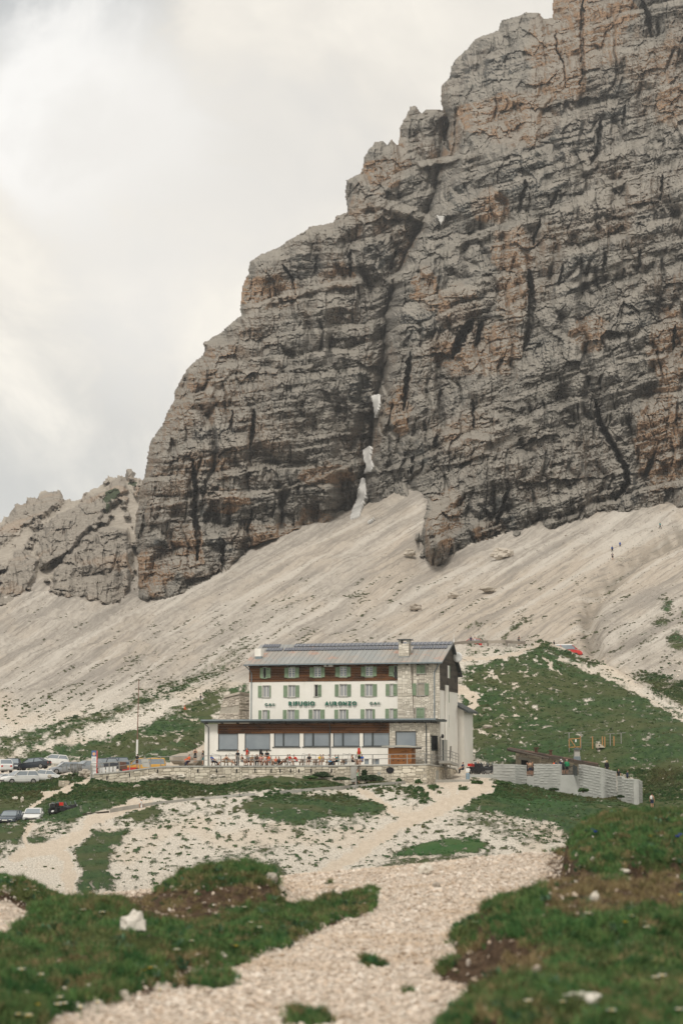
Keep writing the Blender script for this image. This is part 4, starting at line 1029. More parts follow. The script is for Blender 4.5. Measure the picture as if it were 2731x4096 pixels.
 Bag().prism([(uS, -.3, zlo), (uB_bot, -.3, zlo), (uB_top, -.3, zE - .02), (uS, -.3, zE - .02)], [(uS, -.046, zlo), (uB_bot + .02, -.046, zlo), (uB_top + .02, -.046, zE - .02), (uS, -.046, zE - .02)]).build('chimney_breast', M['mortar'], R)
 br = bpy.data.objects['chimney_breast']
 def plc_b(u, w, d):
  f = (w - zlo) / (zE - zlo); r = uB_bot + (uB_top - uB_bot) * f
  return (uS + (u - uS) * (r - uS) / (uB_bot - uS), -.3 - d, w)
 rubble(br, M['stone'], (uS, uB_bot, zlo, zE - .04), .42, .26, plc_b, 260, .05, 3)
 rubble(R, M['stone'], (uB_bot - .1, uR, zlo, zE - .04), .42, .26, lambda u, w, d: (u, -.045 - d, w), 300, .05, 4,
  holes=[(h[0][0] - .09, h[0][1] + .09, h[0][2] - .1, h[0][3] + .09) for h in stone_wins])
 # dark cloth over the sill of the last timber window
 r_ = wins[5][0]; cl = Bag(); x0, x1, zc = r_[0] + .02, r_[1] + .05, r_[2]
 cl.prism([(x0, -.28, zc + .45), (x1, -.28, zc + .45), (x1, -.30, zc - .25), (x0 + .25, -.31, zc - .42), (x0 + .08, -.30, zc - .1)], [(x0, -.23, zc + .45), (x1, -.23, zc + .45), (x1, -.25, zc - .25), (x0 + .25, -.26, zc - .42), (x0 + .08, -.25, zc - .1)])
 o = cl.build('hanging_cloth', M['black']); o.location = HUT.o; o.rotation_euler = (0, 0, -YAW); tag(o, 'black cloth hung out of the top floor window next to the stone facing', 'cloth')
 # ---- gable wall on the right -------------------------------------------------
 nF, nB = 0.0, -DEPTH
 ridge = HUT.on_u(1812, 2573, uR); rear = HUT.on_u(1845, 2702, uR); frnt = HUT.on_u(1768, 2647, uR + .7)
 nr, zr = -6.3, HUT.world(uR, -6.3, 0) and (3050 - 2573) / F * (HUT.world(uR, -6.3, 0).y) * 1.012
 # heights from the picture: elevation above the horizon times distance
 def zat(px, py, n, u=uR):
  p = HUT.world(u, n, 0); return W(px, py, p.y).z
 zr = zat(1812, 2577, nr); zrear = zat(1845, 2706, nB - .9)
 zbl = zat(1757, 2735, 0); zbr = zat(1822, 2772, nB)
 g = Bag(); face = lambda u, n, w: (uR - (0), -n, w)
 # white part of the gable with door and two windows: built as a wall in the n-w plane
 def GN(px): # pixel column -> n on the gable plane
  return HUT.on_u(px, 2900, uR)[0]
 gw = []
 for (l, r, t, b) in ((1640 + 600 * .2467, 1640 + 636 * .2467, 2560 + 812 * .2466, 2560 + 1015 * .2466), (1640 + 596 * .2467, 1640 + 626 * .2467, 2560 + 1212 * .2466, 2560 + 1415 * .2466)):
  n0, n1 = GN(l), GN(r); zt, zb = HUT.on_u((l + r) / 2, t, uR)[1], HUT.on_u((l + r) / 2, b, uR)[1]
  gw.append((n1, n0, zb, zt))
 dn0, dn1 = GN(1640 + 640 * .2467), GN(1640 + 672 * .2467)
 dz0, dz1 = HUT.on_u(1801, 3034, uR)[1], HUT.on_u(1801, 2985, uR)[1]
 door = (dn1, dn0, dz0, dz1)
 faceg = lambda n_, uu, w_: (uu, -n_, w_)
 gb = Bag(); wall_with_holes(gb, nB, -.33, zBase, min(zbl, zbr), gw + [door], uR, .3, face=faceg)
 gb.build('gable_wall', M['plaster'], R)
 for h in gw:
  wo = Bag().add([(uR - .15, -h[0], h[2]), (uR - .15, -h[1], h[2]), (uR - .15, -h[1], h[3]), (uR - .15, -h[0], h[3])], [(0, 1, 2, 3)]).build('window', M['glass'], R)
  n0, n1 = h[1], h[0]
  Bag().box(uR + .005, uR + .05, -n0 + .55, -n0 + 1.05, h[2], h[3]).build('shutter', M['shutterd'], wo)
  Bag().box(uR + .005, uR + .06, -n0 - .05, -n0 + .0, h[2], h[3]).build('frame', M['sill'], wo)
 Bag().box(uR - .2, uR - .15, -door[1], -door[0], door[2], door[3]).build('door', M['black'], R)
 # dark timber gable
 zb0 = min(zbl, zbr)
 zf_e = zE - .1
 y = zb0 + .002
 def slope_n(z):   # outline of the gable: left (front) and right (rear) limit at height z
  lf = 0.0 if z < zf_e else nr * (z - zf_e) / (zr - zf_e)
  rr = nB if z < zrear + .5 else nB + (nr - nB) * (z - zrear - .5) / (zr - zrear - .5)
  return lf, rr
 while y < zr - .15:
  t2 = min(y + .21, zr - .12)
  a0, b0 = slope_n(y); a1, b1 = slope_n(t2)
  a = min(a0, a1); b = max(b0, b1)
  if a - b > .2:
   Bag().box(uR - .26, uR + .05 + random.uniform(0, .015), -a + .001, -b, y, t2 - .012).build('gable_plank', M['darkwood'], R)
  y += .21
 # plastered flue rising on the gable
 f0, f1 = GN(1640 + 558 * .2467), GN(1640 + 597 * .2467)
 Bag().box(uR + .051, uR + .22, -f0, -f1, 0.2, zat(1783, 2740, f0)).build('flue', M['plaster'], R)
 # balcony door lamp, gable window above
 gwin = Bag(); n0, n1 = GN(1640 + 600 * .2467), GN(1640 + 622 * .2467); za, zb_ = zat(1790, 2662, -4.5), zat(1790, 2712, -4.5)
 wo = Bag().box(uR + .07, uR + .11, -n0, -n1, zb_, za).build('window', M['frame'], R); Bag().box(uR + .07, uR + .12, -n1 + .02, -n1 + .5, zb_, za).build('shutter', M['shutter'], wo)
 # ---- roof ---------------------------------------------------------------------
 OH = .85
 uRl = HUT.U(975, OH, 2655); uRr = HUT.on_n(1768, 2647, OH)[0]
 zf = HUT.on_n(1370, 2653, OH)[1]
 zR = zr + .25
 ROOF = Bag(); th = .16
 nf_, nbk, zbk = OH, nB - .9, zrear
 ROOF.prism([(uRl, -nf_, zf - th), (uRl, -nf_, zf), (uRl, -nr, zR), (uRl, -nbk, zbk + .1), (uRl, -nbk, zbk - .08), (uRl, -nr, zR - th * 1.4)],
   [(uRr, -nf_, zf - th), (uRr, -nf_, zf), (uRr, -nr, zR), (uRr, -nbk, zbk + .1), (uRr, -nbk, zbk - .08), (uRr, -nr, zR - th * 1.4)])
 roof = ROOF.build('roof', M['antra'], R)
 npan = 39; wpan = (uRr - uRl) / npan
 sl = math.hypot(nf_ - nr, zR - zf)
 pan = Bag(); pan.box(0, wpan - .004, -.02, sl, 0, .012); pan.box(wpan - .035, wpan - .004, -.02, sl, .012, .045)
 pm = pan.mesh('roof_panel', M['roof']); ang = math.atan2(zR - zf, nf_ - nr)
 for k in range(npan): put('roof_panel', pm, roof, (uRl + k * wpan, -nf_, zf + .004), (ang, 0, 0))
 # rafters under the eave and the verge
 for k in range(20):
  u = uRl + .6 + k * (uRr - uRl - 1.2) / 19
  Bag().box(u - .06, u + .06, -.8, -.06, zf - th - .17, zf - th - .01).build('rafter', M['darkwood'], R)
 for z_, n_ in ((zR - .5, nr), (zf + .35, -.9), (zrear + .25, nB + .3)):
  Bag().box(uR + .05, uRr - .05, -n_ - .09, -n_ + .09, z_ - .12, z_ + .08).build('purlin', M['darkwood'], R)
 # eave gutter and downpipes
 g = Bag(); g.box(uRl, uRr, -nf_ - .14, -nf_ - .005, zf - .14, zf - .02); g.build('gutter', M['gutter'], R)
 def pipe(pts, mat='gutter', r=.055):
  Bag().tube([(u, -n, w) for u, n, w in pts], r, 6).build('downpipe', M[mat], R)
 uP = HUT.U(z1(645)); pipe([(HUT.U(978, OH), OH - .05, zf - .1), (uP - .3, .4, zf - .5), (uP, .12, zf - 1.0), (uP - .02, .12, HUT.Z(2880))])
 uP = HUT.U(z2(1118), .2, 2750); pipe([(HUT.U(z2(1172), OH), OH - .05, zf - .15), (uP + .25, .3, zf - .75), (uP, .16, zf - 1.1), (uP - .02, .16, HUT.Z(2885))], r=.07)
 # solar panels: two rows near the ridge
 def on_slope(s): return (nf_ - s * math.cos(ang), zf + s * math.sin(ang))
 def panel_row(px0, px1, count, s0, ln, lift, label=None):
  u0 = HUT.U(px0, -3, 2590); u1 = HUT.U(px1, -3, 2590); wd = (u1 - u0) / count
  b = Bag(); b.box(.03, wd - .03, 0, ln, 0, .05); me = b.mesh('solar_panel', M['solar']); nn, zz = on_slope(s0)
  leg = Bag(); leg.box(.1, .16, .0, .04, -lift, 0); leg.box(wd - .16, wd - .1, 0, .04, -lift, 0)
  for k in range(count):
   o = put('solar_panel', me, roof, (u0 + k * wd, -nn, zz + lift), (ang + math.radians(1.5), 0, 0))
   if k % 2 == 0:
    Bag().box(u0 + k * wd + .1, u0 + k * wd + .16, -nn, -nn + .05, zz - .02, zz + lift).build('panel_bracket', M['antra'], roof)
 panel_row(z1(706), z1(905), 7, sl - 1.25, 1.0, .09); panel_row(z1(1068), z2(1268), 39, sl - 1.25, 1.0, .09)
 panel_row(z1(785), z1(972), 6, sl - 2.75, 1.0, .09)
 for a, b in ((z1(988), z1(1145)), (z1(1148), z1(1300)), (z1(1303), z1(1452)), (z1(1455), z2(36)), (z2(40), z2(183)), (z2(186), z2(332)), (z2(336), z2(484)), (z2(488), z2(634)), (z2(638), z2(722)), (z2(860), z2(935)), (z2(940), z2(1085)), (z2(1090), z2(1240))):
  panel_row(a, b, 5 if b - a > 40 else 3, sl - 2.75, 1.0, .09)
 # stone chimney on the roof
 cu0, cu1 = HUT.U(z2(724), -1, 2610), HUT.U(z2(838), -1, 2610); nn = -1.0
 ztop = HUT.on_n(1600, y2(122), nn)[1]; zbt = HUT.on_n(1600, y2(265), nn)[1]
 ch = Bag().box(cu0 + .04, cu1 - .04, -nn + .04, -nn + 1.3, zbt - .5, ztop).build('chimney', M['mortar'], R)
 Bag().box(cu0 - .05, cu1 + .05, -nn - .03, -nn + 1.45, zbt - .55, zbt).build('flashing', M['gutter'], ch)
 rubble(ch, M['stone'], (cu0, cu1, zbt, ztop), .40, .26, lambda u, w, d: (u, -nn + .04 - d, w), 80, .05, 6)
 cv = Bag()
 for a, b in ((cu0, cu0 + .28), (cu1 - .28, cu1)): cv.box(a, b, -nn, -nn + 1.3, ztop, ztop + .42)
 cv.build('chimney_post', M['conc'], ch); Bag().box(cu0 - .12, cu1 + .25, -nn - .2, -nn + 1.5, ztop + .42, ztop + .52).build('chimney_cap', M['antra'], ch)
 # small vent box at the left end of the roof
 b0, b1 = HUT.U(z1(682), -1, 2620), HUT.U(z1(752), -1, 2620); zt, zm, zb2 = [HUT.on_n(1030, y1(v), -1)[1] for v in (183, 272, 318)]
 vb = Bag().box(b0, b1, 1.0, 2.2, zm, zt).build('roof_vent', M['plaster'], R); Bag().box(b0 + .05, b1 + .06, 1.02, 2.15, zb2 - .2, zm - .002).build('vent_base', M['gutter'], vb)
 # floodlight box under the eave
 fr = local_rect(z1(1473), z2(3), y1(360), y1(390), .4); Bag().box(fr[0], fr[1], -.55, -.15, fr[2], fr[3]).build('floodlight', M['frame'], R)
 # satellite dish on the gable verge and mast
 n_d = -7; zc = zat(1831, 2628, n_d); uc = uR + 2.2
 dd = Bag(); vs = [(0, 0, 0)]; nseg = 16
 for r_, dep in ((.34, .04), (.62, .13)):
  for k in range(nseg): vs.append((dep, r_ * math.cos(2 * math.pi * k / nseg), r_ * math.sin(2 * math.pi * k / nseg)))
 fs = [(0, 1 + k, 1 + (k + 1) % nseg) for k in range(nseg)] + [(1 + k, 1 + nseg + k, 1 + nseg + (k + 1) % nseg, 1 + (k + 1) % nseg) for k in range(nseg)]
 dd.add(vs, fs); P = W(1831, 2629, 239)
 d_ = empty('satellite_dish', P, math.radians(-118), 'white round satellite dish at the rear corner of the refuge roof', 'satellite dish')
 do = dd.build('dish', M['white'], d_, smooth=True); mod = do.modifiers.new('thickness', 'SOLIDIFY'); mod.thickness = .03
 tp = Vector((0, 0, 0)); Bag().tube([(-.02, 0, 0), (-.5, .1, -.1), (-.6, .9, -.35)], .035).build('bracket', M['galv'], d_)
 P = W(1814, 2572, HUT.world(uRr, nr, 0).y)
 an = Bag(); an.tube([(P.x, P.y, P.z), (P.x, P.y, P.z + 1.1)], .025); an.tube([(P.x, P.y, P.z + .1), (P.x, P.y, P.z + .45)], .07)
 tag(an.build('antenna', M['white']), 'thin rod antenna on the ridge end of the refuge roof', 'antenna')
 # ---- lettering -----------------------------------------------------------------
 def word(txt, px0, px1, pyt, pyb, bold, rod=True):
  u0, u1, w0, w1 = local_rect(px0, px1, pyt, pyb, .1)
  sizes = []
  for chh in txt:
   cu = bpy.data.curves.new('letter', 'FONT'); cu.body = chh; cu.size = 1.0; cu.extrude = .06; cu.offset = bold; cu.resolution_u = 3
   ob = bpy.data.objects.new('letter', cu); me = bpy.data.meshes.new_from_object(ob); me.name = 'letter'
   bpy.data.objects.remove(ob); bpy.data.curves.remove(cu)
   xs = [v.co.x for v in me.vertices]; ys = [v.co.y for v in me.vertices]; sizes.append((me, min(xs), max(xs), min(ys), max(ys)))
  gap = .16; tot = sum(s[2] - s[1] for s in sizes) + gap * (len(txt) - 1)
  cap = max(s[4] for s in sizes if s[4] > .4); hs = (w1 - w0) / cap; sx = (u1 - u0) / tot
  x = u0
  for me, a, b, c, d in sizes:
   me.materials.append(M['letter'])
   put('letter', me, R, (x - a * sx, -.16, w0), (math.radians(90), 0, 0), (sx, hs, 1.0)); x += (b - a + gap) * sx
  if rod:
   rb = Bag()
   for q in (.22, .72): rb.bar((u0 - .1, -.08, w0 + (w1 - w0) * q), (u1 + .1, -.08, w0 + (w1 - w0) * q), .022)
   rb.build('sign_rail', M['galv'], R)
 word('RIFUGIO', z1(1070), z1(1366), y1(784), y1(832), .035); word('AURONZO', z1(1482), z2(264), y1(784), y1(830), .035)
 word('C.A.I.', z1(800), z1(912), y1(805), y1(834), .04); word('C.A.I.', z2(412), z2(522), y2(762), y2(790), .04)
 # ---- low front wing --------------------------------------------------------------
 eL = HUT.U(819, PE, 2950); eS = HUT.U(1557, PE, 2950); eR = HUT.U(1717, PE, 2950)
 zT = HUT.on_n(1300, 2893, PE)[1]; zF = HUT.on_n(1300, 3064, PE)[1]
 bigw = []
 for (l, r, t, b, mul, last) in ((z1(265), z1(493), y1(1150), y1(1340), None, 0), (z1(567), z1(857), y1(1147), y1(1338), None, 0), (z1(900), z1(1193), y1(1142), y1(1303), (z1(1000), z1(1016)), 0),
  (z1(1238), z1(1532), y1(1140), y1(1301), (z1(1335), z1(1355)), 0), (z2(5), z2(296), y2(1094), y2(1254), (z2(103), z2(121)), 0), (z2(335), z2(624), y2(1092), y2(1252), (z2(429), z2(448)), 0), (z2(692), z2(918), y2(1088), y2(1262), None, 1)):
  bigw.append((local_rect(l, r, t, b, PE), mul))
 door_g = [local_rect(z2(430), z2(458), y2(1388), y2(1450), PE), local_rect(z2(462), z2(512), y2(1388), y2(1450), PE), local_rect(z2(128), z2(160), y2(1388), y2(1450), PE), local_rect(z2(350), z2(398), y2(1388), y2(1450), PE)]
 ew = Bag(); wall_with_holes(ew, eL, eR, zF - 2, zT, [v[0] for v in bigw] + door_g, PE, .3)
 ew.box(eL, eL + .3, -PE + .31, -.01, zF - 2, zT); 
 ew.build('wing_wall', M['plaster'], R)
 for d in door_g: Bag().box(d[0], d[1], -PE + .2, -PE + .25, d[2], d[3]).build('cellar_window', M['glass'], R)
 for (rc, mul) in bigw:
  a, b, lo, hi = rc; fw = .09; yb = -PE + .05
  f = Bag(); f.box(a, b, yb, yb + .1, lo, lo + fw); f.box(a, b, yb, yb + .1, hi - fw, hi); f.box(a, a + fw, yb, yb + .1, lo + fw, hi - fw); f.box(b - fw, b, yb, yb + .1, lo + fw, hi - fw)
  wo = f.build('picture_window', M['antra'], R)
  segs = [(a + fw, b - fw)]
  if mul:
   m0, m1 = HUT.U(mul[0], PE), HUT.U(mul[1], PE); Bag().box(m0, m1, yb - .02, yb + .1, lo + fw, hi - fw).build('mullion', M['antra'], wo); segs = [(a + fw, m0), (m1, b - fw)]
  for s0, s1 in segs: Bag().box(s0, s1, yb + .06, yb + .075, lo + fw, hi - fw).build('pane', M['glass'], wo)
  Bag().box(a - .15, b + .12, -PE - .1, -PE + .04, lo - .09, lo - .005).build('sill', M['antra'], wo)
 # timber frieze of the wing, in boards
 zb0_, zb1_ = HUT.on_n(1200, 2933, PE)[1], zT
 uf0 = HUT.U(z1(262), PE); nb = 6
 for k in range(nb):
  lo = zb0_ + (zb1_ - zb0_) * k / nb; hi = zb0_ + (zb1_ - zb0_) * (k + 1) / nb - .01
  n_ = 5; off = random.uniform(0, 1.5)
  cs = [uf0] + [uf0 + (eS - uf0) * (q + .3 * math.sin(k * 2.1)) / n_ for q in range(1, n_)] + [eS]
  for a, b in zip(cs[:-1], cs[1:]): Bag().box(a + .004, b, -PE - .05 - random.uniform(0, .01), -PE - .002, lo, hi).build('plank', M['wood'], R)
 # stone corner of the wing: front and right return
 Bag().box(eS, eR + .003, -PE - .04, -PE - .003, zF - 1.2, zT).build('mortar_bed', M['mortar'], R) if False else None
 bd = Bag(); wall_with_holes(bd, eS, eR + .003, zF - 1.2, zT, [bigw[-1][0]], PE + .04, .036); bd.build('mortar_bed', M['mortar'], R)
 g_ = bigw[-1][0]
 rubble(R, M['stone'], (eS, eR + .04, zF - 1.2, zT), .46, .28, lambda u, w, d: (u, -PE - .04 - d, w), 300, .05, 8, holes=[(g_[0] - .02, g_[1] + .02, g_[2] - .02, g_[3] + .02)])
 sw_n0, sw_n1 = HUT.on_u(z2(1080), 2960, eR)[0], HUT.on_u(z2(1146), 2960, eR)[0]
 sz1, sz0 = HUT.on_u(z2(1112), y2(1135), eR)[1], HUT.on_u(z2(1112), y2(1290), eR)[1]
 hole = (sw_n1, sw_n0, sz0, sz1)
 sb = Bag(); wall_with_holes(sb, .01, PE - .31, zF - 2, zT, [hole], eR, .3, face=lambda n_, uu, w_: (uu, -n_, w_)); swl = sb.build('side_wall', M['mortar'], R)
 rubble(swl, M['stone'], (-.02, PE + .04, zF - 1.2, zT), .5, .26, lambda n_, w, d: (eR + .001 + d, -(n_), w), 250, .05, 9, holes=[hole])
 wo = Bag().box(eR - .12, eR - .1, -hole[1], -hole[0], hole[2], hole[3]).build('side_window', M['inside'], R)
 sf = Bag(); sf.box(eR - .1, eR + .09, -hole[1], -hole[1] + .1, hole[2], hole[3]); sf.box(eR - .1, eR + .09, -hole[0] - .1, -hole[0], hole[2], hole[3]); sf.box(eR - .1, eR + .12, -hole[1], -hole[0], hole[2] - .1, hole[2])
 sf.build('frame', M['antra'], wo); gr_ = Bag()
 for k in range(1, 5):
  nn_ = -hole[1] + (hole[1] - hole[0]) * k / 5; gr_.tube([(eR + .05, nn_, hole[2]), (eR + .05, nn_, hole[3])], .02, 5)
 gr_.build('window_bars', M['black'], wo)
 # low roof: fascia line, sheet and rafters
 rl, rr = HUT.U(805, PE + .9, 2890), HUT.on_n(1733, 2882, PE + .9)[0]
 zfa, zfb = HUT.on_n(1300, 2877, PE + .9)[1], HUT.on_n(1300, 2888, PE + .9)[1]
 lr = Bag(); zin = zfa + .02
 lr.prism([(rl, -PE - .9, zfb), (rl, -PE - .9, zfa), (rl, .0 - .002, zin), (rl, -.002, zin - .25)], [(rr + .25, -PE - .9, zfb), (rr + .25, -PE - .9, zfa), (rr + .25, -.002, zin), (rr + .25, -.002, zin - .25)])
 lr = lr.build('low_roof', M['antra'], R)
 Bag().box(rl - .02, rr + .27, -PE - 1.03, -PE - .905, zfa - .14, zfa + .04).build('gutter', M['gutter'], lr)
 for k in range(15):
  u = rl + .5 + k * (rr - rl - .9) / 14; Bag().box(u - .06, u + .06, -PE - .85, -PE - .05, zfb - .15, zfb - .003).build('rafter', M['darkwood'], lr)
 for k in range(4):
  nn_ = PE - .2 - k * 1.5; Bag().box(eR + .06, rr + .2, -nn_ - .07, -nn_ + .07, zfb - .1 + .12 * k, zfb + .02 + .12 * k).build('rafter', M['darkwood'], lr)
 for px in (z1(118), z1(1540), z2(1030)):
  u = HUT.U(px, PE + .15, 2950); kk = 'antra'
  pipe([(u, PE + .95, zfb + .02), (u + (.4 if px < 900 else 0), PE + .2, zfb - .55), (u + (.4 if px < 900 else 0), PE + .16, zF)], kk, .06)
 # masonry plinth at the foot of the white wall
 pl = Bag(); pl0, pl1 = HUT.U(z1(262), PE), HUT.U(z2(612), PE)
 # wall lamp and terrace door of the gable
 # ---- side steps: concrete platform with steel railing -----------------------------
 pu = uR
 pz = HUT.on_u(z2(1290), y2(1408), uR)[1]
 zpl = W(z2(1285), y2(1402), 226).z
 def lp(px, py, Y):
  p = W(px, py, Y) - HUT.o; return (p.dot(HUT.u), -p.dot(HUT.n), p.z)
 A, B, C_, D_ = lp(z2(1165), y2(1412), 226.5), lp(z2(1285), y2(1410), 224.5), lp(z2(1385), y2(1448), 228.5), lp(z2(1290), y2(1425), 234)
 zs = (A[2] + B[2]) / 2
 pf = Bag(); pts = [A, B, C_, D_]; pf.prism([(p[0], p[1], p[2]) for p in pts], [(p[0], p[1], p[2] - .28) for p in pts]).build('side_platform', M['conc'], R)
 ra = Bag(); hgt = 1.12
 line = [A, B, C_]
 for lv in (1.12, .78, .42):
  for p, q in zip(line[:-1], line[1:]): ra.bar((p[0], p[1], p[2] + lv), (q[0], q[1], q[2] + lv), .045)
 for p, q, nseg in ((A, B, 3), (B, C_, 3)):
  for k in range(nseg + 1):
   f = k / nseg; x = [p[i] + (q[i] - p[i]) * f for i in range(3)]; ra.bar(x, (x[0], x[1], x[2] + hgt), .045)
 ra.build('platform_railing', M['galv'], R)
 # side entrance block (porch) and canopy
 po = [lp(z2(1170), y2(1180), 229), lp(z2(1225), y2(1185), 229)]
 Bag().box(po[0][0] + .3, po[1][0], po[0][1], po[0][1] + 2, zF - .5, po[0][2]).build('porch', M['sill'], R)
 a = lp(z2(1183), y2(1160), 228.6); Bag().box(a[0] - .02, a[0] + .10, a[1] - .2, a[1] - .02, zF, a[2] + .15).build('porch_post', M['galv'], R)
 a = lp(z2(1208), y2(1142), 228.4); lb = Bag(); lb.ball((a[0], a[1], a[2]), .17, .17, .26, 8, 5); lb.build('wall_lamp', M['black'], R)
 a = lp(z2(1215), y2(1180), 228.6); Bag().bar((a[0], a[1] - .1, a[2]), (a[0], a[1] - .1, zF + .2), .1).build('door_frame', M['antra'], R)
 # ---- annex behind, with its own dark roof --------------------------------------------
 nA0, nA1 = nB - .1, nB - 6.5
 au = uR + 2.6
 za_f = zat(1855, 2826, nA0, uR + 1.4); 
 ax0, ax1 = lp(1823, 3075, 243.5), lp(1856, 3075, 241.8)
 ztL, ztR = lp(1823, 2815, 243.5)[2], lp(1856, 2838, 241.8)[2]; zlow = lp(1840, 3085, 242)[2] - .5
 an = Bag(); an.prism([(ax0[0] - 1.0, ax0[1], zlow), (ax1[0], ax1[1], zlow), (ax1[0], ax1[1], ztR), (ax0[0] - 1.0, ax0[1], ztL)], [(ax0[0] - 1.0, ax0[1] + 6, zlow), (ax1[0], ax1[1] + 6, zlow), (ax1[0], ax1[1] + 6, ztR), (ax0[0] - 1.0, ax0[1] + 6, ztL)])
 an = an.build('annex', M['plaster'], R)
 rA, rB = lp(1822, 2803, 242.6), lp(1870, 2843, 240.6)
 rp = Bag(); rp.prism([(rA[0] - .8, rA[1], rA[2]), (rB[0], rB[1], rB[2]), (rB[0], rB[1], rB[2] - .25), (rA[0] - .8, rA[1], rA[2] - .25)], [(rA[0] - .8, rA[1] + 7, rA[2]), (rB[0], rB[1] + 7, rB[2]), (rB[0], rB[1] + 7, rB[2] - .25), (rA[0] - .8, rA[1] + 7, rA[2] - .25)]).build('roof', M['antra'], an)
 d0, d1 = lp(z2(1385), y2(1450), 242.0), lp(z2(1412), y2(1300), 242.0)
 dx0 = ax0[0] + (ax1[0] - ax0[0]) * .28; dx1 = ax0[0] + (ax1[0] - ax0[0]) * .70
 Bag().box(dx0, dx1, ax0[1] - .5, ax0[1] - .02 + .3, d0[2] - .3, d1[2]).build('door', M['sill'], an) if False else Bag().prism([(dx0, ax0[1] + (ax1[1] - ax0[1]) * .28 - .03, d0[2]), (dx1, ax0[1] + (ax1[1] - ax0[1]) * .70 - .03, d0[2]), (dx1, ax0[1] + (ax1[1] - ax0[1]) * .70 - .03, d1[2]), (dx0, ax0[1] + (ax1[1] - ax0[1]) * .28 - .03, d1[2])], [(dx0, ax0[1] + (ax1[1] - ax0[1]) * .28 + .1, d0[2]), (dx1, ax0[1] + (ax1[1] - ax0[1]) * .70 + .1, d0[2]), (dx1, ax0[1] + (ax1[1] - ax0[1]) * .70 + .1, d1[2]), (dx0, ax0[1] + (ax1[1] - ax0[1]) * .28 + .1, d1[2])]).build('door', M['inside'], an)
 return R
